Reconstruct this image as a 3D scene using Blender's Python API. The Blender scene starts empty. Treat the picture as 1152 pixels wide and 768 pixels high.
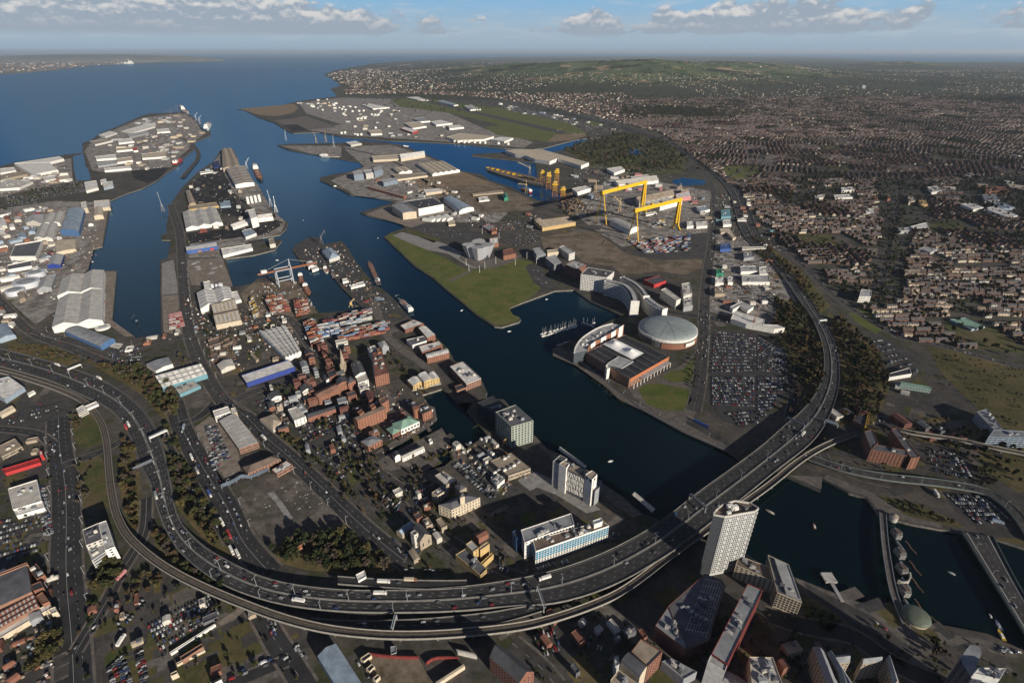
import bpy, math, random
import numpy as np
from mathutils import Vector
from mathutils.geometry import tessellate_polygon
random.seed(7); RNG=np.random.RandomState(11)
S=bpy.context.scene; COL=S.collection
# ------------------------------------------------------------------ camera, sky, sun, exposure
F=600.; HV=57.; CAMZ=480.
PITCH=math.atan((384-HV)/F); CP,SP=math.cos(PITCH),math.sin(PITCH)
cd=bpy.data.cameras.new("camera"); cam=bpy.data.objects.new("camera",cd); COL.objects.link(cam)
cam.location=(0,0,CAMZ); cam.rotation_euler=(math.pi/2-PITCH,0,0)
cd.sensor_width=36; cd.lens=F*36/1152; cd.clip_start=1; cd.clip_end=2e6; S.camera=cam
SUN_EL=18.0; SUN_AZ=42.0            # light travels 42 deg left of the view direction
W=bpy.data.worlds.new("World"); S.world=W; W.use_nodes=True
def sky():
    nt=W.node_tree; N=nt.nodes; L=nt.links; N.clear()
    out=N.new('ShaderNodeOutputWorld'); bg=N.new('ShaderNodeBackground'); bg.inputs[1].default_value=.05
    st=N.new('ShaderNodeTexSky'); st.sky_type='NISHITA'; st.sun_disc=False
    st.sun_elevation=math.radians(SUN_EL); st.sun_rotation=math.radians(180-SUN_AZ)
    st.altitude=400; st.air_density=1.0; st.dust_density=.6; st.ozone_density=1.6
    def mth(op,a,b=None,c=None,clamp=False):
        n=N.new('ShaderNodeMath'); n.operation=op; n.use_clamp=clamp
        for i,x in enumerate((a,b,c)):
            if x is None: continue
            if isinstance(x,(int,float)): n.inputs[i].default_value=x
            else: L.new(x,n.inputs[i])
        return n.outputs[0]
    tc=N.new('ShaderNodeTexCoord'); sx=N.new('ShaderNodeSeparateXYZ'); L.new(tc.outputs['Generated'],sx.inputs[0])
    az=mth('ARCTAN2',sx.outputs[0],sx.outputs[1]); el=mth('ARCSINE',sx.outputs[2])
    azd=mth('MULTIPLY',az,57.29578); eld=mth('MULTIPLY',el,57.29578)
    def cloudnoise(dy,sc,seed,det=7,rough=.58,sq=1.7):
        cb=N.new('ShaderNodeCombineXYZ')
        L.new(mth('MULTIPLY',azd,.30*sc),cb.inputs[0]); L.new(mth('MULTIPLY',mth('ADD',eld,dy),.30*sc*sq),cb.inputs[1])
        cb.inputs[2].default_value=seed
        n=N.new('ShaderNodeTexNoise'); n.inputs['Scale'].default_value=1; n.inputs['Detail'].default_value=det
        n.inputs['Roughness'].default_value=rough; L.new(cb.outputs[0],n.inputs[0]); return n.outputs[0]
    def sst(x,a,b):
        n=N.new('ShaderNodeMapRange'); n.interpolation_type='SMOOTHSTEP'; L.new(x,n.inputs[0])
        n.inputs[1].default_value=a; n.inputs[2].default_value=b; return n.outputs[0]
    # cumulus bank: flat base, billowing tops, thick at far left and right of centre
    big=cloudnoise(0,.30,3.1,det=2,sq=.4)
    n1=cloudnoise(0,1.15,8.7,sq=1.7); n2=cloudnoise(.34,1.15,8.7,sq=1.7)
    env=mth('MULTIPLY',sst(eld,1.0,1.55),mth('SUBTRACT',1,sst(eld,2.2,4.2)))
    def bump(c,w): return mth('POWER',2.718,mth('MULTIPLY',-1,mth('POWER',mth('DIVIDE',mth('SUBTRACT',azd,c),w),2)))
    lift=mth('ADD',mth('ADD',mth('MULTIPLY',bump(-23,13),.52),mth('MULTIPLY',bump(22.5,12),.42)),mth('ADD',mth('MULTIPLY',bump(7,3.5),.24),mth('MULTIPLY',bump(-39,8),.36)))
    dens=mth('SUBTRACT',mth('ADD',mth('ADD',n1,mth('MULTIPLY',big,.22)),mth('ADD',lift,mth('MULTIPLY',env,.27))),.99)
    den2=mth('SUBTRACT',mth('ADD',mth('ADD',n2,mth('MULTIPLY',big,.22)),mth('ADD',lift,mth('MULTIPLY',env,.27))),.99)
    a=mth('MULTIPLY',sst(dens,-.01,.11),sst(eld,.9,1.5))
    lit=sst(mth('SUBTRACT',dens,den2),-.03,.12)
    lit=mth('MULTIPLY',lit,mth('MULTIPLY',sst(eld,1.3,3.0),.9))
    mixc=N.new('ShaderNodeMix'); mixc.data_type='RGBA'; L.new(lit,mixc.inputs[0])
    mixc.inputs[6].default_value=(5.2,6.1,7.3,1); mixc.inputs[7].default_value=(11.6,11.2,10.8,1)
    # thin stratus streaks
    st2=cloudnoise(0,.55,21.,det=5,sq=6.); a2=mth('MULTIPLY',sst(st2,.45,.72),mth('MULTIPLY',sst(eld,.5,1.2),.42))
    tint=N.new('ShaderNodeMix'); tint.data_type='RGBA'; tint.blend_type='MULTIPLY'; tint.inputs[0].default_value=1
    L.new(st.outputs[0],tint.inputs[6]); tint.inputs[7].default_value=(.06,.19,.50,1)
    low=N.new('ShaderNodeValToRGB'); L.new(mth('DIVIDE',eld,10.),low.inputs[0]); ee=low.color_ramp.elements
    ee[0].position=0; ee[0].color=(4.9,6.5,8.3,1); ee[1].position=1; ee[1].color=(.45,1.9,5.4,1)
    for pp,cc in ((.10,(5.6,7.2,8.7)),(.22,(5.3,7.4,9.3)),(.42,(3.8,7.3,11.0)),(.60,(.9,3.4,8.0))):
        k=ee.new(pp); k.color=(*cc,1)
    lowm=N.new('ShaderNodeMix'); lowm.data_type='RGBA'; L.new(mth('SUBTRACT',1,sst(eld,6,17)),lowm.inputs[0]); L.new(tint.outputs[2],lowm.inputs[6]); L.new(low.outputs[0],lowm.inputs[7]); tint=lowm
    m0=N.new('ShaderNodeMix'); m0.data_type='RGBA'; L.new(a2,m0.inputs[0]); L.new(tint.outputs[2],m0.inputs[6]); m0.inputs[7].default_value=(8.2,9.0,9.8,1)
    m=N.new('ShaderNodeMix'); m.data_type='RGBA'; L.new(mth('MULTIPLY',a,.92),m.inputs[0]); L.new(m0.outputs[2],m.inputs[6]); L.new(mixc.outputs[2],m.inputs[7])
    L.new(m.outputs[2],bg.inputs[0]); L.new(bg.outputs[0],out.inputs[0])
sky()
sl=bpy.data.lights.new("sun",'SUN'); sl.energy=5.0; sl.angle=math.radians(.53); sl.color=(1,.91,.78)
so=bpy.data.objects.new("sun",sl); COL.objects.link(so)
_e=math.radians(SUN_EL);_a=math.radians(SUN_AZ)
so.rotation_euler=Vector((-math.sin(_a)*math.cos(_e),math.cos(_a)*math.cos(_e),-math.sin(_e))).to_track_quat('-Z','Y').to_euler()
so.location=(800,-800,900)
vs=S.view_settings; vs.view_transform='Standard'; vs.look='None'; vs.exposure=.36; vs.gamma=1; vs.use_curve_mapping=False
try:
    S.cycles.use_denoising=True; S.cycles.denoiser='OPENIMAGEDENOISE'
    S.cycles.max_bounces=4; S.cycles.diffuse_bounces=2; S.cycles.glossy_bounces=2; S.cycles.volume_bounces=0
    S.cycles.sample_clamp_indirect=4
except Exception: pass
# ------------------------------------------------------------------ pixel -> place on the ground
def gp(u,v,z=0.):
    a=(u-576)/F; b=(384-v)/F; h=CP+b*SP; w=-SP+b*CP; t=(z-CAMZ)/w
    return (a*t,h*t)
def pix(x,y,z=0.):
    dz=z-CAMZ; d=y*CP-dz*SP; up=y*SP+dz*CP
    return (576+F*x/d,384-F*up/d)
ORG=[0,0,6.]
def O(x,y,k=6.): ORG[:]=[x,y,k]
def PX(s):
    if isinstance(s,str): s=[tuple(map(float,t.split(','))) for t in s.split()]
    return [(ORG[0]+p[0]/ORG[2],ORG[1]+p[1]/ORG[2]) for p in s]
def GP(s,z=0.): return [gp(u,v,z) for u,v in PX(s)]
# ------------------------------------------------------------------ materials
MATS={}
def mat(name,col,rough=.8,var=.25,sc=.12,metal=0.,spec=.35,sc2=None,tint=None):
    if name in MATS: return MATS[name]
    m=bpy.data.materials.new(name); m.use_nodes=True; nt=m.node_tree; N=nt.nodes; L=nt.links
    b=N['Principled BSDF']; b.inputs['Roughness'].default_value=rough; b.inputs['Metallic'].default_value=metal
    b.inputs['Specular IOR Level'].default_value=spec
    if var>0:
        g=N.new('ShaderNodeNewGeometry'); n=N.new('ShaderNodeTexNoise'); n.inputs['Scale'].default_value=sc
        n.inputs['Detail'].default_value=8; n.inputs['Roughness'].default_value=.65; L.new(g.outputs['Position'],n.inputs[0])
        r=N.new('ShaderNodeValToRGB'); c=col; d=tint or tuple(x*(1-var*1.6) for x in col)
        r.color_ramp.elements[0].position=.32; r.color_ramp.elements[1].position=.68
        r.color_ramp.elements[0].color=(*[max(0,x) for x in d],1); r.color_ramp.elements[1].color=(*[x*(1+var*.6) for x in c],1)
        L.new(n.outputs[0],r.inputs[0]); L.new(r.outputs[0],b.inputs['Base Color'])
    else: b.inputs['Base Color'].default_value=(*col,1)
    MATS[name]=m; return m
def multi(name,cols,scales,rough=.95,thr=.5,wid=.12,grain=.16):
    """ground made of several colours mixed by noises of several sizes"""
    m=bpy.data.materials.new(name); m.use_nodes=True; nt=m.node_tree; N=nt.nodes; L=nt.links
    b=N['Principled BSDF']; b.inputs['Roughness'].default_value=rough; b.inputs['Specular IOR Level'].default_value=.2
    g=N.new('ShaderNodeNewGeometry'); cur=None
    for i,c in enumerate(cols):
        if cur is None:
            rgb=N.new('ShaderNodeRGB'); rgb.outputs[0].default_value=(*c,1); cur=rgb.outputs[0]; continue
        n=N.new('ShaderNodeTexNoise'); n.inputs['Scale'].default_value=scales[i-1]; n.inputs['Detail'].default_value=9; n.inputs['Roughness'].default_value=.62
        ad=N.new('ShaderNodeVectorMath'); ad.operation='ADD'; L.new(g.outputs['Position'],ad.inputs[0]); ad.inputs[1].default_value=(i*917.,i*333.,i*71.)
        L.new(ad.outputs[0],n.inputs[0])
        mr=N.new('ShaderNodeMapRange'); mr.inputs[1].default_value=thr-wid; mr.inputs[2].default_value=thr+wid; L.new(n.outputs[0],mr.inputs[0])
        mx=N.new('ShaderNodeMix'); mx.data_type='RGBA'; L.new(mr.outputs[0],mx.inputs[0]); L.new(cur,mx.inputs[6]); mx.inputs[7].default_value=(*c,1); cur=mx.outputs[2]
    fn=N.new('ShaderNodeTexNoise'); fn.inputs['Scale'].default_value=grain; fn.inputs['Detail'].default_value=6; fn.inputs['Roughness'].default_value=.75; L.new(g.outputs['Position'],fn.inputs[0])
    fm=N.new('ShaderNodeMapRange'); fm.inputs[1].default_value=.3; fm.inputs[2].default_value=.7; fm.inputs[3].default_value=.62; fm.inputs[4].default_value=1.38; L.new(fn.outputs[0],fm.inputs[0])
    fx=N.new('ShaderNodeVectorMath'); fx.operation='SCALE'; L.new(cur,fx.inputs[0]); L.new(fm.outputs[0],fx.inputs['Scale']); cur=fx.outputs[0]
    L.new(cur,b.inputs['Base Color']); MATS[name]=m; return m
C=dict(white=(.74,.715,.655),cream=(.54,.46,.34),pale=(.53,.50,.44),grey=(.27,.28,.29),lgrey=(.40,.40,.39),dgrey=(.12,.12,.13),dark=(.05,.052,.058),
 brown=(.16,.12,.095),tan=(.34,.28,.21),brick=(.22,.10,.068),orange=(.26,.145,.10),red=(.42,.035,.035),teal=(.14,.28,.33),blue=(.045,.10,.30),
 lblue=(.28,.345,.41),slate=(.085,.085,.09),copper=(.22,.36,.28),yellow=(.62,.40,.02),ochre=(.48,.34,.15),pink=(.5,.22,.22),steel=(.42,.45,.48),coal=(.018,.018,.02),
 gorange=(.27,.122,.075),rust=(.25,.10,.05),redbrick=(.15,.062,.048),green=(.04,.22,.14),maroon=(.16,.03,.03),navy=(.02,.035,.12),silver=(.5,.52,.55))
def W_(k): return mat('wall_'+k,C[k],.85,.16,.25)
def R_(k): return mat('roof_'+k,C[k],.75,.26,.09)
def P_(k): return mat('paint_'+k,C[k],.45,.06,.4,spec=.5)
GLASS=mat('glazing',(.025,.035,.045),.12,0,spec=.6)
GLASSB=mat('blue_glazing',(.03,.17,.27),.15,0,spec=.6)
FRAME=mat('white_paint',(.75,.75,.72),.5,.08,.5)
CONC=mat('concrete',(.215,.205,.185),.85,.25,.12)
PLANT=mat('plant_grey',(.34,.35,.36),.6,.3,.4)
ASPH=mat('asphalt',(.036,.035,.036),.9,.30,.045)
ASPH2=mat('old_asphalt',(.060,.056,.052),.9,.35,.06)
MARK=mat('road_paint',(.38,.38,.36),.7,.3,.8)
STEEL=mat('galvanised_steel',(.42,.43,.44),.45,.15,.5,metal=.3)
# ------------------------------------------------------------------ mesh helpers
def link(o): COL.objects.link(o); return o
def tag(o,label=None,cat=None,group=None,kind=None):
    if label: o['label']=label
    if cat: o['category']=cat
    if group: o['group']=group
    if kind: o['kind']=kind
    return o
def empty(name,loc,label=None,cat=None,group=None):
    o=bpy.data.objects.new(name,None); o.location=loc; o.empty_display_size=1; link(o); return tag(o,label,cat,group)
class MB:
    def __init__(s): s.v=[];s.f=[];s.m=[]
    def poly(s,pts,mi=0):
        n=len(s.v); s.v+=[tuple(p) for p in pts]; s.f.append(tuple(range(n,n+len(pts)))); s.m.append(mi)
    def box(s,x,y,z,sx,sy,sz,rz=0.,mi=0,taper=1.,topmi=None):
        c,d=math.cos(rz),math.sin(rz); n=len(s.v)
        for zz,t in ((z,1.),(z+sz,taper)):
            for a,b in ((-1,-1),(1,-1),(1,1),(-1,1)):
                px,py=a*sx/2*t,b*sy/2*t; s.v.append((x+px*c-py*d,y+px*d+py*c,zz))
        for q in ((0,1,5,4),(1,2,6,5),(2,3,7,6),(3,0,4,7),(4,5,6,7),(3,2,1,0)):
            s.f.append(tuple(n+i for i in q)); s.m.append(mi)
        if topmi is not None: s.m[-2]=topmi
    def prism(s,P,z0,z1,mi=0,topmi=None,top=True,bottom=False):
        n=len(P)
        for i in range(n):
            a,b=P[i],P[(i+1)%n]; s.poly([(a[0],a[1],z0),(b[0],b[1],z0),(b[0],b[1],z1),(a[0],a[1],z1)],mi)
        if top: s.flat(P,z1,mi if topmi is None else topmi)
        if bottom: s.flat(P[::-1],z0,mi)
    def flat(s,P,z,mi=0):
        n=len(s.v); s.v+=[(p[0],p[1],z) for p in P]
        if len(P)==4: s.f.append((n,n+1,n+2,n+3)); s.m.append(mi); return
        for t in tessellate_polygon([[Vector((p[0],p[1],0)) for p in P]]):
            a,b,c=[P[i] for i in t]
            if (b[0]-a[0])*(c[1]-a[1])-(b[1]-a[1])*(c[0]-a[0])<0: t=t[::-1]
            s.f.append(tuple(n+i for i in t)); s.m.append(mi)
    def bar(s,p,q,w,h=None,mi=0):
        h=h or w; p=Vector(p);q=Vector(q);d=(q-p)
        if d.length<1e-6: return
        d.normalize(); u=Vector((0,0,1)) if abs(d.z)<.95 else Vector((0,1,0))
        r=d.cross(u).normalized(); u=r.cross(d); n=len(s.v)
        for b in (p,q):
            for i,j in ((-1,-1),(1,-1),(1,1),(-1,1)): s.v.append(tuple(b+r*(i*w/2)+u*(j*h/2)))
        for q4 in ((0,1,5,4),(1,2,6,5),(2,3,7,6),(3,0,4,7),(4,5,6,7),(3,2,1,0)):
            s.f.append(tuple(n+i for i in q4)); s.m.append(mi)
    def cyl(s,x,y,z0,z1,r0,r1=None,n=12,mi=0,topmi=None,cap=True):
        r1=r0 if r1 is None else r1; k=len(s.v)
        for z,r in ((z0,r0),(z1,r1)):
            for i in range(n): a=2*math.pi*i/n; s.v.append((x+r*math.cos(a),y+r*math.sin(a),z))
        for i in range(n): j=(i+1)%n; s.f.append((k+i,k+j,k+n+j,k+n+i)); s.m.append(mi)
        if cap: s.f.append(tuple(range(k+n,k+2*n))); s.m.append(mi if topmi is None else topmi)
    def dome(s,x,y,z,rx,ry,h,n=32,r=8,mi=0,rz=0.):
        k=len(s.v); c,d=math.cos(rz),math.sin(rz)
        for j in range(r):
            t=j/r*math.pi/2
            for i in range(n):
                a=2*math.pi*i/n; px,py=rx*math.cos(t)*math.cos(a),ry*math.cos(t)*math.sin(a)
                s.v.append((x+px*c-py*d,y+px*d+py*c,z+h*math.sin(t)))
        s.v.append((x,y,z+h))
        for j in range(r-1):
            for i in range(n): i2=(i+1)%n; s.f.append((k+j*n+i,k+j*n+i2,k+(j+1)*n+i2,k+(j+1)*n+i)); s.m.append(mi)
        for i in range(n): s.f.append((k+(r-1)*n+i,k+(r-1)*n+(i+1)%n,k+r*n)); s.m.append(mi)
    def mesh(s,name,mats,org=(0,0,0)):
        me=bpy.data.meshes.new(name); v=[(a-org[0],b-org[1],c-org[2]) for a,b,c in s.v]
        me.from_pydata(v,[],s.f)
        for m in (mats if isinstance(mats,(list,tuple)) else [mats]): me.materials.append(m)
        if s.m: me.polygons.foreach_set('material_index',s.m)
        me.update(); return me
    def build(s,name,mats,parent=None,org=None):
        if not s.f: return None
        if org is None: org=tuple(parent.location) if parent else (0,0,0)
        o=bpy.data.objects.new(name,s.mesh(name,mats,org)); link(o)
        if parent: o.parent=parent
        else: o.location=org
        return o
def struct(name,mb,mats): return tag(mb.build(name,mats),kind='structure')
def ccw(P):
    A=sum(P[i][0]*P[(i+1)%len(P)][1]-P[(i+1)%len(P)][0]*P[i][1] for i in range(len(P)))
    return list(P) if A>0 else list(P)[::-1]
def cen(P): return (sum(p[0] for p in P)/len(P),sum(p[1] for p in P)/len(P))
def lerp(a,b,t): return tuple(x+(y-x)*t for x,y in zip(a,b))
def dist(a,b): return math.hypot(a[0]-b[0],a[1]-b[1])
def inside(p,P):
    r=False; n=len(P)
    for i in range(n):
        a,b=P[i],P[(i+1)%n]
        if (a[1]>p[1])!=(b[1]>p[1]) and p[0]<(b[0]-a[0])*(p[1]-a[1])/(b[1]-a[1])+a[0]: r=not r
    return r
def resample(pts,step):
    out=[pts[0]]
    for a,b in zip(pts,pts[1:]):
        n=max(1,int(dist(a,b)/step))
        out+=[lerp(a,b,i/n) for i in range(1,n+1)]
    return out
def smooth(pts,it=2):
    for _ in range(it):
        q=[pts[0]]
        for a,b in zip(pts,pts[1:]): q+=[lerp(a,b,.25),lerp(a,b,.75)]
        pts=q+[pts[-1]]
    return pts
def area(name,px,z,m):
    mb=MB(); mb.flat(ccw(GP(px)),z); return struct(name,mb,m)
def offset(pts,d):
    out=[]
    for i,p in enumerate(pts):
        a=pts[max(0,i-1)];b=pts[min(len(pts)-1,i+1)]; dx,dy=b[0]-a[0],b[1]-a[1]; l=math.hypot(dx,dy) or 1
        out.append((p[0]-dy/l*d,p[1]+dx/l*d)+tuple(p[2:]))
    return out
def strip(mb,pts,w,z,mi=0):
    A=offset(pts,w/2);B=offset(pts,-w/2)
    for i in range(len(pts)-1):
        zz=[(p[2] if len(p)>2 else 0)+z for p in (B[i],B[i+1],A[i+1],A[i])]
        mb.poly([(B[i][0],B[i][1],zz[0]),(B[i+1][0],B[i+1][1],zz[1]),(A[i+1][0],A[i+1][1],zz[2]),(A[i][0],A[i][1],zz[3])],mi)
def dashes(mb,pts,off,w,on,gap,z,mi=0):
    P=resample(offset(pts,off),1.0) if off else resample(pts,1.0)
    t=0;acc=[]
    for a,b in zip(P,P[1:]):
        if gap==0 or (t%(on+gap))<on:
            acc.append(a)
            if len(acc)>=6: acc.append(b); strip(mb,[acc[0],acc[len(acc)//2],b],w,z,mi); acc=[]
        elif acc: strip(mb,[acc[0],acc[-1] if len(acc)>1 else a],w,z,mi) if dist(acc[0],acc[-1])>.5 else None; acc=[]
        t+=dist(a,b)
# ------------------------------------------------------------------ water, land, hills
WZ=-3.2
def water_mat():
    m=bpy.data.materials.new('sea_water'); m.use_nodes=True; nt=m.node_tree; N=nt.nodes; L=nt.links; b=N['Principled BSDF']
    b.inputs['Base Color'].default_value=(.002,.011,.015,1); b.inputs['Roughness'].default_value=.16; b.inputs['IOR'].default_value=1.33
    g=N.new('ShaderNodeNewGeometry'); mp=N.new('ShaderNodeMapping'); mp.inputs['Scale'].default_value=(1,.55,1); mp.inputs['Rotation'].default_value=(0,0,.5); L.new(g.outputs['Position'],mp.inputs[0])
    n=N.new('ShaderNodeTexNoise'); n.inputs['Scale'].default_value=.28; n.inputs['Detail'].default_value=6; n.inputs['Roughness'].default_value=.7; L.new(mp.outputs[0],n.inputs[0])
    n2=N.new('ShaderNodeTexNoise'); n2.inputs['Scale'].default_value=.0045; n2.inputs['Detail'].default_value=4; n2.inputs['Distortion'].default_value=1.2; L.new(mp.outputs[0],n2.inputs[0])
    mr=N.new('ShaderNodeMapRange'); mr.inputs[1].default_value=.35; mr.inputs[2].default_value=.65; mr.inputs[3].default_value=.17; mr.inputs[4].default_value=.23; L.new(n2.outputs[0],mr.inputs[0]);
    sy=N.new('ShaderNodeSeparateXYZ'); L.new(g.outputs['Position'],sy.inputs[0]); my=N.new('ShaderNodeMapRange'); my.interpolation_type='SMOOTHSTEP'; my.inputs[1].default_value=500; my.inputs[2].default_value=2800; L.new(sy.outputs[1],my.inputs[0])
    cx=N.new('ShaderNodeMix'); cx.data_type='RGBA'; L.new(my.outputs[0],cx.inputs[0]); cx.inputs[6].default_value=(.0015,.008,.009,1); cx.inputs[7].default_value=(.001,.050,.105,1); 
    bu=N.new('ShaderNodeBump'); bu.inputs['Strength'].default_value=.20; bu.inputs['Distance'].default_value=1.0; L.new(n.outputs[0],bu.inputs['Height'])
    # wave-averaged surface: scattering body colour under a bluish, damped Fresnel reflection
    di=N.new('ShaderNodeBsdfDiffuse'); L.new(cx.outputs[2],di.inputs[0])
    gl=N.new('ShaderNodeBsdfGlossy'); gl.inputs[0].default_value=(.50,.74,1,1); gl.inputs['Roughness'].default_value=.12; L.new(bu.outputs[0],gl.inputs['Normal'])
    fr=N.new('ShaderNodeFresnel'); fr.inputs[0].default_value=1.33
    fm=N.new('ShaderNodeMath'); fm.operation='MULTIPLY'; L.new(fr.outputs[0],fm.inputs[0]); fm.inputs[1].default_value=.85
    fl=N.new('ShaderNodeMath'); fl.operation='MINIMUM'; L.new(fm.outputs[0],fl.inputs[0]); fl.inputs[1].default_value=.30
    mx=N.new('ShaderNodeMixShader'); L.new(fl.outputs[0],mx.inputs[0]); L.new(di.outputs[0],mx.inputs[1]); L.new(gl.outputs[0],mx.inputs[2])
    L.new(mx.outputs[0],N['Material Output'].inputs['Surface']); N.remove(b)
    return m
WATER=water_mat()
def sea():
    mb=MB(); n=32; R=[0,1500,4000,10000,25000,60000,150000,500000]; cy=1500
    mb.v.append((0,cy,WZ))
    for r in R[1:]:
        for i in range(n): a=2*math.pi*i/n; mb.v.append((r*math.cos(a),cy+r*math.sin(a),WZ))
    for i in range(n): mb.f.append((0,1+i,1+(i+1)%n)); mb.m.append(0)
    for k in range(len(R)-2):
        for i in range(n): a=1+k*n+i; b=1+k*n+(i+1)%n; mb.f.append((a,a+n,b+n,b)); mb.m.append(0)
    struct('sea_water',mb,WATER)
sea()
QUAY=mat('quay_wall',(.20,.18,.15),.9,.4,.3)
CITY=multi('city_ground',[(.055,.051,.046),(.105,.088,.070),(.046,.050,.024),(.075,.069,.063)],[.014,.011,.06],thr=.52,wid=.05)
SUBG=multi('suburb_ground',[(.040,.045,.023),(.062,.052,.040),(.032,.042,.017),(.064,.062,.058)],[.012,.006,.03],thr=.5,wid=.08)
def land(name,px,m,z=0.,bot=-7,quay=QUAY,z_far=None):
    P=ccw(GP(px)); mb=MB(); mb.flat(P,z,0)
    n=len(P)
    for i in range(n):
        a,b=P[i],P[(i+1)%n]; mb.poly([(a[0],a[1],bot),(b[0],b[1],bot),(b[0],b[1],z),(a[0],a[1],z)],1)
    return struct(name,mb,[m,quay])
O(0,0,1)
WEST="""-700,215 -200,192 0,187 16,183 62,176 74,174 93,172 92.5,161 102,158 113,150 133,142 155,132 167,128 192,127 209,126 222,136 228,146 237,148.5 236,153 219,160 218,168 206,178 198,188
188,194 177,203 160,212 142,218 123,226 124,233 115,277 103,280 98.5,304 131.5,304.5 126,360 152.5,380 181.5,376 180,310 179.5,293 188,291 192,270 182,270 181,265 188,262 187,256 192,230 203,213 223,193 240,182 249,168 260,168 267,183 280,197 293,213 303,230 313,243 324,250 322,257 315,264
298,267 280,270 300,271 312,269 317,271 309,281 285,287 254,291 262,323 284,319 288,314 300,311 334,315 345,332 359,352 384,350 409,347.5 396,335 384,323 368,302 352,301 342,300 329,281 332,276 350,266 359,268 365,275 384,271 391,278 401,295 412,308 419,321 429,324 442,335 462,358 476,363 489,378 497,385
505,393 512,407 522,407 541,425 548,441 545,452 516,453 505,442 497,437 475,444 480,451 491,471 479,480 446,499 421,514 424,519 455,503 497,481 507,496 485,509 462,526 468,532 500,524 521,506 548,489 525,461 533,452 548,447 567,449 601,489 616,505 629,510 659,527 676,541
703,560 721,576 760,593 800,610 838,622 865,640 895,649 925,661 960,674 988,685 1030,700 1063,703 1110,712 1145,728 1180,740 1500,840 1500,1150 500,1300 -600,1150 -1500,700"""
land('city_ground',WEST.replace('\n',' '),CITY)
EAST_NEAR="""1500,690 1152,616 1118,605 1085,599 1058,595 1025,589 990,580 975,560 955,554 925,538 923,552 885,535 833,517 818,507 768,485 726,462 696,448 683,435 648,410 622,399 622,392 640,384 665,371 690,359 699,355 683,347 664,339 646,326 624,327 608,333 583,342 571,347 576,354 586,359 584,362 564,368 556,367 537,355 517,338 500,324
487,313 467,300 447,281 432,267 440,261 456,256 451,251 430,246 412,242 405,239 431,231 446,227 420,222 394,219 384,214 360,203 360,200 375,196 390,194 404,189 416,184.5 384,179 360,175 325,169 312,163.5 324,162 384,161 406,158.5 430,160 451,163 477,173 499,182 517,192 541,196 551,203 576,211 593,220 606,226 622,226.5 637,225 634,220 612,209 606,203 604,198 603,183 561,178.5 531,175.5 531,173.5 558,172 590,170
612,172 631,169.5 656,162.5 677,158 676,154.5 649,157 613,166.5 601,168 567,167 517,162 477,160 439,158.5 384,154 359,149 330,150 324,148 309,138.5 290,132 275,124 266,123 319,118 334,114 380,108.5 520,108 700,112 900,112 1152,110 1500,106 2600,200 2600,700"""
land('east_shore_ground',EAST_NEAR.replace('\n',' '),CITY)
FARG=multi('far_ground',[(.040,.052,.024),(.060,.062,.030),(.028,.034,.016),(.075,.066,.045)],[.0022,.0035,.0016],thr=.52,wid=.06)
land('far_land',"380,109 372,100 384,96 376,90 364,84 378,79 417,72 450,69 484,67.2 560,64.6 700,63.4 880,64 960,66.5 1030,71.5 1060,73.5 1110,77 1152,79 1600,92 2600,130 2600,210 1500,106.5 1152,110.5 900,112.5 700,112.5 520,108.5",FARG,z=-.4)
FARS=multi('hazed_shore_ground',[(.15,.15,.14),(.20,.19,.17),(.11,.12,.105)],[.0009,.0016],thr=.5,wid=.08)  # ground colours paled to carry distance haze in the albedo
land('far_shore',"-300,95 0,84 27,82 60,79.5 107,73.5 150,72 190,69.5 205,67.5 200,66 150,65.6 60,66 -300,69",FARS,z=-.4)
area('canal_basin',"82,176 94,173 96,186 101,195 102,203 86,203 83,190",.06,WATER)
# hills beyond the suburbs
def vnoise(x,y,s,seed=0):
    x=x/s;y=y/s;xi=np.floor(x).astype(int);yi=np.floor(y).astype(int);fx=x-xi;fy=y-yi
    fx=fx*fx*(3-2*fx);fy=fy*fy*(3-2*fy)
    def h(a,b): v=np.sin(a*127.1+b*311.7+seed*74.7)*43758.5453; return v-np.floor(v)
    return (h(xi,yi)*(1-fx)+h(xi+1,yi)*fx)*(1-fy)+(h(xi,yi+1)*(1-fx)+h(xi+1,yi+1)*fx)*fy
def sstep(x,a,b): t=np.clip((x-a)/(b-a),0,1); return t*t*(3-2*t)
def hgt(x,y):
    x=np.asarray(x,float);y=np.asarray(y,float)
    coast=np.where(y<14000,-2600-.371*np.maximum(0,y-9300),-4350-(y-14000)*.08)
    inl=sstep(x-coast,300,3800)
    right=1-.55*sstep(x-.42*y,0,2500)
    r=sstep(y,6000,12200)*(1-.62*sstep(y,12600,17000))*(.42+.58*np.exp(-((x/y-.22)/.24)**2))
    n=.50+.36*vnoise(x,y,2600,1)+.30*vnoise(x,y,1300,2)+.14*vnoise(x,y,520,3)
    z=340*r*inl*right*n
    sc=gp(1015,76.5); z+=150*np.exp(-((x-sc[0])/900)**2-((y-sc[1])/1700)**2)*1.1
    z*=1-sstep(x-.80*y,0,2500)*sstep(y,9000,12000)
    z*=1-sstep(y,22000,30000)
    return z-1.0+1.0*sstep(y,4300,5200)*(z>2)-5*(1-sstep(z,0,2.5))
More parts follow.
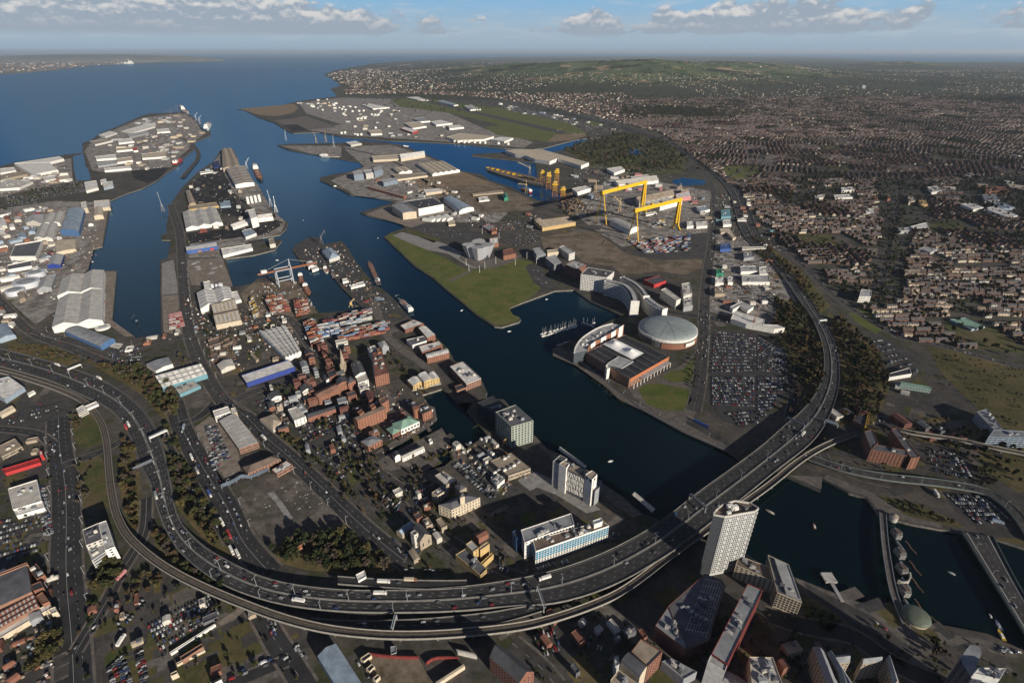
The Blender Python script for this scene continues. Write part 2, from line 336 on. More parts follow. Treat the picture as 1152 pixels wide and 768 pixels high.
def field_mat():
    m=bpy.data.materials.new('hill_fields'); m.use_nodes=True; nt=m.node_tree; N=nt.nodes; L=nt.links; b=N['Principled BSDF']
    b.inputs['Roughness'].default_value=.95; b.inputs['Specular IOR Level'].default_value=.1
    g=N.new('ShaderNodeNewGeometry')
    mp=N.new('ShaderNodeMapping'); mp.inputs['Rotation'].default_value=(0,0,.35); mp.inputs['Scale'].default_value=(1,.8,0); L.new(g.outputs['Position'],mp.inputs[0])
    v=N.new('ShaderNodeTexVoronoi'); v.inputs['Scale'].default_value=.0040; v.inputs['Randomness'].default_value=.8; v.distance='MANHATTAN'; L.new(mp.outputs[0],v.inputs[0])
    sp=N.new('ShaderNodeSeparateColor'); L.new(v.outputs['Color'],sp.inputs[0])
    r=N.new('ShaderNodeValToRGB'); r.color_ramp.interpolation='CONSTANT'; e=r.color_ramp.elements
    e[0].color=(.085,.110,.050,1); e[1].position=.30; e[1].color=(.12,.138,.068,1)
    for p,c in ((.5,(.09,.12,.045)),(.66,(.19,.16,.08)),(.74,(.05,.07,.03)),(.90,(.30,.22,.13))):
        k=e.new(p); k.color=(*c,1)
    L.new(sp.outputs[0],r.inputs[0])
    n=N.new('ShaderNodeTexNoise'); n.inputs['Scale'].default_value=.0011; n.inputs['Detail'].default_value=7; n.inputs['Roughness'].default_value=.6; L.new(g.outputs['Position'],n.inputs[0])
    mr=N.new('ShaderNodeMapRange'); mr.inputs[1].default_value=.535; mr.inputs[2].default_value=.59; L.new(n.outputs[0],mr.inputs[0])
    mx=N.new('ShaderNodeMix'); mx.data_type='RGBA'; L.new(mr.outputs[0],mx.inputs[0]); L.new(r.outputs[0],mx.inputs[6]); mx.inputs[7].default_value=(.026,.032,.016,1)
    # low ground (suburb) is darker
    sx=N.new('ShaderNodeSeparateXYZ'); L.new(g.outputs['Position'],sx.inputs[0])
    m2=N.new('ShaderNodeMapRange'); m2.inputs[1].default_value=60; m2.inputs[2].default_value=130; L.new(sx.outputs[2],m2.inputs[0])
    lo=N.new('ShaderNodeMix'); lo.data_type='RGBA'; L.new(m2.outputs[0],lo.inputs[0]); lo.inputs[6].default_value=(.050,.052,.030,1); L.new(mx.outputs[2],lo.inputs[7])
    L.new(lo.outputs[2],b.inputs['Base Color']); return m
def hills():
    ys=[3600]+list(np.linspace(4300,16000,95))+list(np.linspace(16600,31000,26)); nx=170
    V=[];Fc=[]
    for y in ys:
        x0=-.32*y if y<14000 else -4500-(y-14000)*.12; x1=1.15*y+500
        xs=np.linspace(x0,x1,nx); z=hgt(xs,np.full(nx,y)); V+=[(float(a),float(y),float(c)) for a,c in zip(xs,z)]
    for j in range(len(ys)-1):
        for i in range(nx-1): a=j*nx+i; Fc.append((a,a+1,a+nx+1,a+nx))
    mb=MB(); mb.v=V; mb.f=Fc; mb.m=[0]*len(Fc); o=struct('hills',mb,field_mat())
    o.data.polygons.foreach_set('use_smooth',[True]*len(Fc))
hills()
def far_hill():
    c=gp(40,73); c2=gp(140,69); mb=MB()
    mb.dome(c[0]-7000,c[1]+7000,-30,7000,4200,230,32,6); mb.dome(c2[0]-3500,c2[1]+2500,-20,4200,2200,130,32,6)
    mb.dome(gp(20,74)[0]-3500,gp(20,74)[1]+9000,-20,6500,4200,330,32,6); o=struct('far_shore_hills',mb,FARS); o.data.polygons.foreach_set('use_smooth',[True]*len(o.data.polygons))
far_hill()
# ------------------------------------------------------------------ haze
def haze():
    m=bpy.data.materials.new('haze_air'); m.use_nodes=True; N=m.node_tree.nodes; L=m.node_tree.links; N.clear()
    out=N.new('ShaderNodeOutputMaterial'); v=N.new('ShaderNodeVolumePrincipled'); v.inputs['Density'].default_value=HAZE
    v.inputs['Color'].default_value=(.72,.86,1.0,1); v.inputs['Anisotropy'].default_value=.15; L.new(v.outputs[0],out.inputs['Volume'])
    mb=MB(); mb.box(0,0,-9,1.2e6,1.2e6,9+CAMZ+60); o=mb.build('haze',m); tag(o,kind='stuff')
HAZE=1.55e-5
haze()
# ------------------------------------------------------------------ ground surfaces
GRASS=multi('grass',[(.060,.075,.020),(.100,.090,.034),(.045,.058,.018),(.11,.085,.045)],[.012,.05,.03],thr=.53,wid=.09,grain=.3)
LAWN=multi('lawn',[(.082,.110,.022),(.112,.128,.032),(.066,.090,.020),(.13,.118,.042)],[.012,.03,.045],thr=.53,wid=.10,grain=.3)
ROUGH=multi('rough_grass',[(.115,.090,.040),(.145,.110,.052),(.070,.068,.026)],[.03,.012],thr=.5,wid=.12)
YARD=multi('tan_yard',[(.20,.165,.135),(.15,.125,.105),(.24,.205,.17)],[.03,.09],thr=.52,wid=.1)
DIRT=multi('bare_earth',[(.130,.098,.070),(.165,.128,.092),(.085,.074,.044),(.20,.16,.12)],[.010,.016,.03],thr=.52,wid=.1)
WASTE=multi('waste_ground',[(.095,.080,.066),(.07,.066,.055),(.055,.058,.032),(.15,.13,.11)],[.02,.012,.05],thr=.55,wid=.07)
COAL=multi('coal',[(.016,.016,.018),(.026,.025,.026),(.045,.043,.042)],[.02,.05],thr=.56,wid=.08)
PAVE=multi('pavement',[(.135,.116,.098),(.17,.15,.13),(.105,.093,.083)],[.03,.1],thr=.5,wid=.12)
TARM=multi('yard_tarmac',[(.062,.060,.058),(.085,.080,.075),(.048,.047,.047)],[.02,.07],thr=.52,wid=.1)
GRAV=multi('gravel',[(.21,.20,.19),(.26,.25,.235)],[.08],thr=.5,wid=.1)
HEATH=multi('heath',[(.19,.135,.085),(.145,.12,.07),(.23,.17,.11)],[.01,.03],thr=.5,wid=.1)
O(0,0,1)
Z1,Z2,Z3,Z4=.05,.10,.15,.20
A=lambda n,p,m,z=Z1: area(n,p,z,m)
PORT=multi('port_ground',[(.185,.162,.138),(.245,.22,.19),(.12,.11,.10),(.30,.28,.255)],[.014,.03,.05],thr=.53,wid=.07)
A('port_ground',"95,170 103,160 133,144 160,133 190,129 208,128 220,136 226,146 232,150 216,160 212,168 200,178 192,188 170,190 130,195 104,192",PORT,.03)
A('port_ground',"0,235 60,226 122,228 122,234 113,276 102,280 97,304 70,345 40,365 0,330",PORT,.03)
A('port_ground',"0,190 60,182 80,178 82,204 40,212 0,222",PORT,.03)
A('port_ground',"215,262 275,256 310,240 322,250 316,262 280,272 250,290 212,290",PORT,.03)
A('port_ground',"236,188 250,170 259,170 268,188 290,208 311,245 290,240 262,215",PORT,.03)
A('port_ground',"385,165 440,163 480,176 515,193 548,205 590,222 560,250 470,250 432,238 448,226 400,220 372,203 392,195 410,188",PORT,.03)
A('port_ground',"336,116 384,110 470,112 545,145 600,160 590,166 480,158 384,152 345,146 384,140 345,128",PORT,.03)
A('port_ground',"640,235 668,215 690,195 760,208 800,215 796,262 745,268 700,278 668,258",PORT,.03)
A('port_ground',"315,164 384,164 384,177 350,173",PORT,.03)
A('port_ground',"806,262 860,272 900,345 878,370 798,350 798,300",PORT,.03)
# Titanic-quarter side
A('lawn',"433,266 442,262 500,290 522,302 545,303 563,296 583,291 598,294 602,300 610,323 600,333 584,342 573,347 577,354 585,357 583,361 564,366 557,365 537,353 517,336 500,322 487,311 467,298 449,281",LAWN)
A('gravel_plaza',"442,265 452,261 500,274 520,284 540,295 549,300 531,302 521,296 505,286 480,281 460,273",GRAV,Z2)
A('lawn_path',"506,315 530,303 532,305 508,317",PAVE,Z3)
A('boat_yard',"591,300 598,296 610,302 623,320 620,324 610,325 600,317",TARM,Z3)
A('car_park',"463,256 476,252 545,262 541,268 512,273 497,270",TARM)
A('grass_strip',"455,260 462,258 497,269 488,273",GRASS,Z2)
A('building_plaza',"520,285 546,293 575,287 590,287 575,295 562,300 549,302 532,300 516,291",PAVE,Z3)
A('bare_ground',"608,266 640,262 652,258 672,262 700,282 712,288 745,293 790,291 790,302 770,309 740,305 700,309 690,300 660,296 640,282 612,280",DIRT)
A('bare_ground',"490,205 548,203 575,214 600,226 600,236 560,240 520,236 490,222",DIRT)
A('heath',"468,199 520,193 545,203 548,208 500,210 470,212",HEATH,Z2)
A('bare_ground',"412,241 431,233 440,232 470,246 480,250 463,256 440,249",YARD)
A('airfield_grass',"438,112 470,110 560,121 640,139 660,150 655,155 610,160 590,152 560,140 510,128 450,120",LAWN)
A('airfield_grass',"545,143 575,140 625,150 600,158 560,152",LAWN,Z2)
A('heath',"625,152 657,150 660,153 640,158 615,160",HEATH,Z2)
A('heath',"270,122.5 330,117 336,121 330,127 310,131 290,129",HEATH)
A('port_yard',"310,136 345,131 380,143 330,148",PAVE)
A('coal_yard',"318,141 334,140 348,147 330,148",COAL,Z2)
A('runway',"470,113 474,112 640,149 632,151",ASPH2,Z3)
A('park_grass',"684,176 708,174 723,179 705,183 690,181",LAWN,Z2)
A('park_pond',"706,168 714,166 722,172 716,175 708,174",WATER,Z2)
A('dock_pond',"756,203 768,200 795,203 792,208 770,209 758,207",WATER,Z2)
A('park_grass',"812,187 855,186 860,195 830,202 818,198",LAWN)
A('park_grass',"660,137 675,135 683,140 668,143",LAWN)
A('verge',"962,346 972,344 990,355 1006,369 1000,371",LAWN,Z1)
A('verge',"954,352 962,352 995,370 985,375 965,364",LAWN,Z2)
A('rough_field',"1043,390 1075,395 1110,405 1152,416 1300,450 1300,520 1152,488 1120,478 1090,450 1060,420",ROUGH)
A('car_park',"800,370 850,374 872,384 889,400 889,422 880,447 852,478 835,482 815,474 799,460 797,435",ASPH2)
A('quay_path',"622,392 632,391 650,405 686,431 700,444 730,459 768,478 800,495 822,507 818,508 768,486 726,463 696,449 683,436 648,411 622,400",PAVE,Z2)
A('lawn',"718,438 724,433 738,431 752,433 775,438 778,450 768,462 750,462 728,455",LAWN,Z2)
A('lawn',"744,425 755,417 768,416 780,402 780,428 758,430",LAWN,Z2)
A('plaza',"704,428 720,425 745,420 765,412 780,398 784,402 779,430 790,445 780,470 800,490 822,505 790,490 768,478 730,458 712,446",PAVE,Z1)
A('promenade',"774,472 790,478 815,492 830,508 800,492 768,474",ASPH2,Z3)
A('market_yard',"708,277 745,268 790,262 800,268 798,290 745,293 712,286",TARM)
A('dark_yard',"905,470 985,455 1045,505 1043,520 960,515 900,500",ASPH2)
A('car_park',"1035,497 1085,505 1098,540 1055,533 1040,520",ASPH2,Z2)
A('car_park',"1060,552 1110,556 1148,575 1140,592 1100,592 1075,575",ASPH2,Z2)
A('car_park',"975,378 990,378 1015,390 1035,412 1030,418 1005,405",ASPH2,Z2)
A('quay_path',"885,534 925,536 924,550",PAVE,Z1)
A('quay_path',"926,538 956,552 976,558 992,578 1026,587 1060,594 1060,589 1020,580 985,556 960,545 930,534",PAVE,Z2)
A('river_bank_grass',"990,556 1030,566 1075,585 1085,594 1058,590 1020,580 995,566",ROUGH,Z1)
A('island_bank',"1120,604 1152,606 1152,614 1125,608",ROUGH,Z1)
# docks and city side
A('coal_yard',"215,208 232,194 246,184 258,205 266,228 277,236 268,244 250,240 240,232 222,226 208,214",COAL)
A('coal_yard',"275,256 295,249 312,247 316,254 300,263 285,266",COAL)
A('coal_yard',"210,262 235,260 262,256 275,258 276,266 240,271 214,274",COAL,Z2)
A('coal_yard',"148,192 190,188 180,200 165,206 150,200",COAL)
A('tan_yard',"208,292 250,290 262,322 232,322 215,320",YARD)
A('tan_yard',"182,296 195,292 199,316 200,330 182,332",GRAV)
A('tan_yard',"182,333 200,331 204,362 205,376 184,374",YARD,Z2)
A('container_yard',"284,318 332,316 345,334 357,352 330,356 285,358 270,330",DIRT)
A('pier_tarmac',"331,278 350,270 366,278 384,275 400,295 418,322 440,337 460,358 440,362 410,348 396,332 380,316 366,300 345,299",TARM)
A('quay_apron',"118,305 131,305 126,360 152,379 140,378 118,362 116,330",YARD)
A('quay_apron',"118,230 123,228 115,276 106,279 99,303 90,303 100,280 108,262",YARD)
A('tan_yard',"217,482 236,468 247,475 269,505 270,530 248,540 243,528",YARD,Z2)
A('waste_ground',"259,549 300,533 318,532 350,546 372,566 398,590 385,598 345,602 312,612 294,604 278,590",WASTE)
A('waste_path',"300,554 308,553 318,565 330,583 322,583 310,565",GRAV,Z2)
A('waste_ground',"202,444 238,436 248,446 240,457 205,460",WASTE)
A('scrap_yard',"233,383 262,374 270,395 264,402 240,408",DIRT,Z2)
A('grass_patch',"80,470 108,466 115,480 115,498 95,506 83,495",GRASS)
A('grass_patch',"84,520 112,512 118,520 122,560 123,572 90,574 84,545",GRASS)
A('grass_patch',"88,672 120,668 135,668 95,710 86,712",GRASS)
A('grass_patch',"196,752 225,730 280,695 300,720 302,728 262,752 240,768 196,775",ROUGH)
A('grass_patch',"137,495 152,500 158,540 157,600 146,600 136,560",ROUGH,Z1)
A('pale_court',"245,700 272,680 278,684 262,698 248,703",YARD,Z2)
A('quay_paving',"421,522 434,513 455,503 497,482 507,496 462,524 440,530",PAVE,Z2)
A('quay_paving',"418,512 446,494 478,477 490,471 480,455 489,458 492,472 482,481 450,500",PAVE,Z2)
A('quay_paving',"505,508 520,500 527,510 524,520 512,520",PAVE,Z2)
A('hotel_forecourt',"582,540 603,530 640,550 676,573 660,577 625,556 604,548 596,552",GRAV,Z2)
A('demolition_yard',"584,510 605,500 617,512 622,522 600,530 582,524",TARM,Z2)
A('quay_path',"601,490 616,505 660,530 703,562 722,578 712,582 690,566 650,537 612,512 600,500",PAVE,Z1)
A('quay_path',"895,650 925,662 962,676 988,686 1005,698 1030,706 1110,720 1148,732 1145,740 1100,730 1060,724 1040,740 1010,730 980,705 930,675 900,660",PAVE,Z1)
A('quay_path',"905,655 985,695 1030,735 1015,750 975,715 910,668",ASPH2,Z2)
A('lawn',"895,668 920,675 945,700 935,712 905,690",GRASS,Z2)
A('car_park',"75,450 80,490 60,500 0,492 -20,470 40,455",ASPH2)
A('car_park',"0,590 50,576 62,600 55,625 0,640 -20,620",ASPH2)
A('car_park',"160,700 240,664 248,672 252,695 190,735 175,730",ASPH2)
A('car_park',"115,745 165,720 168,775 115,775",ASPH2)
A('car_park',"325,478 372,462 410,485 440,520 420,530 385,545",ASPH2)
A('car_park',"455,545 478,540 490,560 480,590 470,600 450,575",ASPH2)
A('car_park',"505,522 520,517 565,556 552,566",ASPH2)
A('car_park',"590,710 640,695 660,700 640,735 605,740",ASPH2)
A('red_yard',"414,735 450,738 471,740 486,768 440,775 420,765",DIRT)
A('verge',"870,335 900,340 922,380 930,425 905,465 880,455 893,420 880,385",ROUGH,.06)
A('verge',"930,350 960,365 988,395 1003,432 985,475 940,480 948,440 945,395 935,370",ROUGH,.06)
A('verge',"840,262 868,278 908,312 935,345 920,355 885,312 848,284",ROUGH,.06)
A('verge',"94,404 130,410 165,412 190,430 205,454 200,474 182,470 160,444 130,426",ROUGH,.06)
A('verge',"183,478 196,488 215,528 235,563 258,600 264,624 248,624 222,598 200,572 194,540",ROUGH,.06)
A('verge',"306,616 345,600 402,600 440,628 444,643 392,646 340,640 312,632",ROUGH,.06)
A('verge',"170,588 188,606 208,634 240,656 266,672 240,666 203,645 176,618",ROUGH,.06)
A('verge',"92,655 118,630 142,626 144,642 128,664 100,674",ROUGH,.06)
A('park_ground',"635,168 660,158 700,150 745,155 772,178 768,194 735,198 700,196 662,188",GRASS,.06)
A('verge',"985,480 1060,468 1152,500 1152,546 1108,532 1040,502",ROUGH,.03)
A('verge',"10,384 60,390 92,404 86,414 40,404 8,396",ROUGH,.06)
# ------------------------------------------------------------------ roads
def road(name,px,w,m=ASPH,z=Z2,it=2,mark=None,kerb=True):
    P=smooth(GP(px),it); mb=MB(); strip(mb,P,w,z,0)
    if kerb:
        for sgn in (1,-1):
            K=offset(P,sgn*(w/2+1.2)); strip(mb,K,2.4,z+.12,1)
    if mark: 
        for off,on,gap in mark: dashes(mb,P,off,.35,on,gap,z+.02,2)
    return struct(name,mb,[m,PAVE,MARK])
CL=[(0,6,9)]
road('road',"66,470 66,500 73,540 75,580 74,620 75,660 79,700 82,740 84,800",27,ASPH,Z2,mark=[(-7,4,8),(0,0,0),(7,4,8)])
road('road',"-20,481 20,484 45,488 60,500",11,ASPH,Z3,mark=CL)
road('road',"70,524 90,517 112,509 130,500 145,490",11,ASPH,Z3,mark=CL)
road('road',"78,745 58,754 40,763 20,780",24,ASPH2,Z3,mark=CL)
road('road',"196,452 204,482 225,520 242,548 259,576 270,606 292,632 305,645",24,ASPH,Z2,mark=[(-5,4,8),(0,0,0),(5,4,8)])
road('road',"183,485 195,510 211,540 228,567 245,592 258,612",7,ASPH,Z3)
road('road',"192,230 197,245 203,262 205,300 208,340 212,375 224,408 240,437 258,460 280,470",20,ASPH2,Z2,mark=CL)
road('road',"250,450 280,470 297,490 325,513 359,545 394,579 417,600 439,618 460,634",20,ASPH,Z3,mark=[(-5,4,8),(0,0,0),(5,4,8)])
road('road',"-20,325 0,338 17,357 30,371 50,382 80,391 107,403 130,410",15,ASPH2,Z2,mark=CL)
road('road',"30,371 55,376 100,389 127,394 150,392 177,384 195,381 212,378",14,ASPH2,Z3,mark=CL)
road('road',"212,378 247,370 285,361 309,355 325,357 336,370 347,387 353,400 347,414 325,428 285,440 262,452",14,ASPH2,Z3,mark=CL)
road('road',"242,452 225,470 200,478",12,ASPH,Z3)
road('road',"418,330 432,375 451,393 477,410 495,430",11,PAVE,Z2)
road('road',"424,430 451,464 470,480",10,PAVE,Z2)
road('road',"384,498 414,521 434,538 456,552 475,575",13,ASPH2,Z2)
road('road',"460,634 470,615 480,602 500,590",10,ASPH2,Z2)
road('road',"768,172 790,190 803,212 805,235 803,258 798,290 794,316 792,345 792,370 789,403 786,437 780,462",20,ASPH2,Z2,mark=CL)
road('road',"745,350 768,353 800,358 840,366 880,382",18,ASPH,Z3,mark=CL)
road('road',"870,276 885,284 901,295 918,315 936,331 960,349 997,371 1015,381 1043,385 1077,393 1110,403 1152,414 1250,436",13,ASPH2,Z2,mark=CL)
road('road',"1020,180 1016,196 1013,213 1010,235 1006,256 1000,278 996,300 993,320 990,345 1000,368",15,ASPH,Z2)
road('railway',"935,352 960,372 1010,411 1052,435 1077,450 1127,484 1160,500",9,mat('rail_ballast',(.085,.066,.05),.95,.3,.2),Z2,kerb=False)
road('road',"576,723 609,750 626,772",16,ASPH2,Z2,mark=CL)
road('road',"660,680 690,694 726,720 760,745",13,PAVE,Z2)
road('road',"285,680 297,696 309,720 325,742 345,775",18,ASPH,Z2,mark=CL)
road('road',"325,742 300,752 262,768 240,780",10,ASPH,Z3)
road('road',"165,560 164,590 160,604 150,622 135,645 118,680 100,708 84,735",11,ASPH,Z3,mark=[(0,0,0)])
road('road',"925,505 930,520 960,536 1000,545",9,ASPH2,Z2)
road('road',"905,450 895,430 900,410",8,ASPH,Z2)
road('road',"860,690 905,705 960,712 1000,745 1060,770",16,ASPH,Z2)
road('road',"880,395 890,420 893,450 888,470",12,ASPH,Z2)
road('road',"455,575 480,590 520,615 560,640 590,650",9,ASPH2,Z2)
road('road',"845,192 880,184 940,184 1005,196 1080,190 1160,186",10,ASPH2,Z2)
road('road',"860,215 885,176 921,138 940,122",9,ASPH2,Z2)
road('road',"1013,213 1030,190 1036,165 1060,150",9,ASPH2,Z2)
road('road',"1000,300 1060,296 1152,300 1230,305",9,ASPH2,Z2)
road('road',"868,270 905,235 950,222 1008,240",9,ASPH2,Z2)
road('road',"205,200 230,170 195,150 150,165",14,ASPH2,Z2)
road('road',"380,165 440,178 480,205 520,232 560,262 600,290",14,ASPH2,Z2)
road('road',"600,290 640,300 668,330 700,352 745,352",12,ASPH2,Z2)
road('road',"530,255 560,262 610,262 660,252 700,262",10,ASPH2,Z2)
# ------------------------------------------------------------------ unseen cloud behind and to the right of the camera, added to dim the east side
def shade_cloud(cx,cy,alt,rx,ry,rz,dens):
    off=alt/math.tan(math.radians(SUN_EL)); x=cx+math.sin(_a)*off; y=cy-math.cos(_a)*off
    m=bpy.data.materials.new('shade_vapour'); m.use_nodes=True; N=m.node_tree.nodes; L=m.node_tree.links; N.clear()
    out=N.new('ShaderNodeOutputMaterial'); v=N.new('ShaderNodeVolumePrincipled'); v.inputs['Density'].default_value=dens; v.inputs['Color'].default_value=(.95,.96,1,1); L.new(v.outputs[0],out.inputs['Volume'])
    mb=MB(); n,r=28,14
    for j in range(1,r):
        t=math.pi*j/r
        for i in range(n):
            a=2*math.pi*i/n; k=1+.12*math.sin(3*a+cx)+.08*math.sin(5*a+1+t); mb.v.append((x+rx*k*math.sin(t)*math.cos(a),y+ry*k*math.sin(t)*math.sin(a),alt+rz*math.cos(t)))
    tp=len(mb.v); mb.v+=[(x,y,alt+rz),(x,y,alt-rz)]
    for j in range(r-2):
        for i in range(n): i2=(i+1)%n; mb.f.append((j*n+i,(j+1)*n+i,(j+1)*n+i2,j*n+i2)); mb.m.append(0)
    for i in range(n): i2=(i+1)%n; mb.f.append((tp,i,i2)); mb.m.append(0); mb.f.append((tp+1,(r-2)*n+i2,(r-2)*n+i)); mb.m.append(0)
    o=mb.build('shade_cloud',m); tag(o,kind='stuff')
shade_cloud(700,380,1500,560,480,170,3.6e-4); shade_cloud(2100,1750,1900,1100,1000,170,4.0e-4)
# ------------------------------------------------------------------ elevated roads and railway
def pairs(rows):
    """traced edge pairs (u,v,u2,v2,z) -> centre line with z, and half widths"""
    out=[]
    for u,v,u2,v2,z in rows:
        a=gp(u,v,z);b=gp(u2,v2,z); out.append((a[0],a[1],b[0],b[1],z))
    return smooth(out,2)
def viaduct(name,label,cat,rows,deckm,parm=CONC,par=1.0,thick=1.6,pier=32,lanes=(),median=False,ballast=None,bridge=True,mwidth=1.3):
    R=pairs(rows); mid=R[len(R)//2]; root=empty(name,(mid[0],mid[1],0),label,cat)
    d=MB();g=MB();p1=MB();p2=MB();mk=MB();md=MB()
    Lp=[(a[0],a[1],a[4]) for a in R]; Rp=[(a[2],a[3],a[4]) for a in R]
    for i in range(len(R)-1):
        l0,l1,r0,r1=Lp[i],Lp[i+1],Rp[i],Rp[i+1]
        d.poly([r0,r1,l1,l0],0)
        for a,b in ((l0,l1),(r1,r0)):
            d.poly([(a[0],a[1],a[2]-thick),(b[0],b[1],b[2]-thick),b,a][::-1],1)
        d.poly([(q[0],q[1],q[2]-thick) for q in (l0,l1,r1,r0)],1)
        for mb,a,b in ((p1,l0,l1),(p2,r0,r1)):
            mb.bar((a[0],a[1],a[2]+par/2-.3),(b[0],b[1],b[2]+par/2-.3),.45,par+.6)
        if median:
            a=lerp(l0,r0,.5);b=lerp(l1,r1,.5); md.bar((a[0],a[1],a[2]+.45),(b[0],b[1],b[2]+.45),mwidth,.8)
    C_=lambda t:[lerp(a,b,t) for a,b in zip(Lp,Rp)]
    for t,on,gap,w in lanes:
        Q=C_(t); acc=0
        Q2=resample(Q,3.)
        for a,b in zip(Q2,Q2[1:]):
            if gap==0 or acc%(on+gap)<on: strip(mk,[a,b],w,.03,0)
            acc+=dist(a,b)
    d.build('deck',[deckm,CONC],root)
    p1.build('parapet',parm,root); p2.build('parapet',parm,root)
    if mk.f: mk.build('lane_markings',MARK,root)
    if median: md.build('median_barrier',parm,root)
    # piers
    k=0;acc=0
    mids=C_(.5)
    for i in range(1,len(mids)-1):
        acc+=dist(mids[i],mids[i+1])
        if acc>pier and mids[i][2]>2.5 and k<90:
            acc=0;k+=1; l,r=lerp(Lp[i],Rp[i],.18),lerp(Lp[i],Rp[i],.82); q=MB()
            q.bar((l[0],l[1],l[2]-thick-.9),(r[0],r[1],r[2]-thick-.9),1.6,1.8)
            w=dist(l,r)
            for t in ((.5,) if w<9 else (.12,.88) if w<18 else (.05,.5,.95)):
                c=lerp(l,r,t); q.box(c[0],c[1],-6,1.7,1.7,c[2]-thick+5.2,math.atan2(r[1]-l[1],r[0]-l[0]))
            q.build('pier',CONC,root)
    return root,R
MWAY=[(0,392,0,412,1),(33,400,33,421,1),(65,409,62,430,1),(93,418,88,443,1),(117,428,112,453,1),(147,446,133,468,1),(168,468,148,495,1),(180,490,157,526,1),(188,520,168,542,1.5),
(193,547,173,560,2),(198,578,181,585,3),(212,599,194,611,5),(234,618,211,630,6.5),(262,634,242,653,8),(292,648,275,668,8),(325,657,322,681,8),(384,664,384,688,8),(450,664,451,689,8),
(510,661,520,687,8),(560,655,576,681,8),(618,644,630,679,8.5),(676,624,693,658,9),(726,598,743,629,9.5),(756,577,770,611,10),(783,555,800,587,10),(820,529,835,560,10),(858,501,878,525,10),
(883,478,908,503,9),(905,460,925,484,8),(920,440,938,458,8),(928,415,945,430,8),(926,388,943,396,7),(915,359,931,369,6),(897,335,916,343,4),(878,306,899,316,2),(858,286,878,293,1),
(841,272,860,274,1),(831,256,851,256,1),(826,235,842,232,1),(820,214,833,211,1),(805,198,815,195,1),(790,186,798,183,1),(770,172,777,171,1),(740,158,747,157,1),(705,146,711,145,1),(660,134,665,133,1),(610,124,614,123,1)]
LN=[(.05,3,0,.3),(.95,3,0,.3),(.46,3,0,.3),(.54,3,0,.3)]+[(t,4,8,.3) for t in (.19,.33,.67,.81)]
MW,MWR=viaduct('motorway_viaduct','wide dual carriageway curving on a concrete viaduct across the river and round the docks','viaduct',MWAY,ASPH,median=True,lanes=LN)
def tracks():
    mb=MB(); rn=random.Random(3); Lp=[(a[0],a[1],a[4]) for a in MWR]; Rp=[(a[2],a[3],a[4]) for a in MWR]
    for t in (.12,.26,.40,.60,.74,.88):
        for dt in (-.022,.022):
            Q=[lerp(a,b,t+dt) for a,b in zip(Lp,Rp)]; strip(mb,Q,.8,.012)
    for i in range(2,len(Lp)-2):
        if rn.random()<.5: t=rn.uniform(.06,.86); a,b=lerp(Lp[i],Rp[i],t),lerp(Lp[i],Rp[i],t+.11); c,d=lerp(Lp[i+1],Rp[i+1],t),lerp(Lp[i+1],Rp[i+1],t+.11); mb.poly([(p[0],p[1],p[2]+.018) for p in (b,lerp(b,d,.6),lerp(a,c,.6),a)])
    tag(mb.build('wheel_tracks',mat('worn_asphalt',(.054,.052,.050),.8,.4,.06),MW),kind='stuff')
tracks()
SL1,SL1R=viaduct('slip_road_viaduct','narrow slip road with lorries along the upper edge of the motorway','viaduct',
 [(380,648,380,656.5,8),(405,650,405,658.5,8),(451,652,448,661.5,8),(496,653,491,663,8),(525,652.5,525,661,8)],ASPH,lanes=[(.08,3,0,.25),(.92,3,0,.25)],pier=28)
SL2,SL2R=viaduct('slip_road_viaduct','slip road climbing from the ground between the motorway and the railway viaduct','viaduct',
 [(350,695,350,705,.6),(384,698,384,709,1),(430,698,430,710,2),(477,696,477,709.5,4),(500,694,500,708.5,5.5),(551,689,551,703.5,7),(580,683.5,582,696,8),(608,679.5,612,686.5,8.3)],ASPH,lanes=[(.06,3,0,.25),(.94,3,0,.25),(.5,4,8,.25)],pier=28)
RAILB=mat('rail_ballast',(.085,.066,.05),.95,.3,.2)
def prs(c,w):
    """centre line px + width -> pairs in world, already smooth"""
    P=[]
    for u,v,z in c: x,y=gp(u,v,z); P.append((x,y,z))
    P=smooth(P,2); A_=offset(P,w/2);B_=offset(P,-w/2)
    return [pix(a[0],a[1],a[2])+pix(b[0],b[1],b[2])+(a[2],) for a,b in zip(A_,B_)]
RAIL,RAILR=viaduct('railway_viaduct','brown single-track railway viaduct with pale parapets curving below the motorway','railway bridge',
 prs([(-40,412,1.5),(0,417,1.5),(33,427,1.5),(67,438,1.5),(93,450,2),(107,463,2.5),(117,481,3.5),(121,503,4.5),(123,536,5.5),(127,563,6.5),(132,582,7),(143,603,8),(167,625,8),(192,642,8),(225,659,8),(275,680,8),(325,698,8),(384,711,8),(467,716,8),(576,707,8),(626,695,8),(679,676,8),(709,660,8),(756,623,8),(800,592,8),(841,563,8),(868,544,8),(901,516,7),(935,497,5),(965,488,4)],7.5),RAILB,parm=mat('pale_parapet',(.33,.305,.265),.8,.2,.3),par=1.3,pier=30,lanes=[(.36,3,0,.16),(.64,3,0,.16)])
RAIL2,_=viaduct('railway_viaduct','dark railway viaduct with a pale parapet behind the brick U-shaped block','railway bridge',
 prs([(1000,478,5),(1018,486,6),(1077,494,6),(1115,503,6),(1152,510,6),(1230,530,6)],8),RAILB,parm=mat('pale_parapet',(.33,.305,.265)),par=1.3,pier=26)
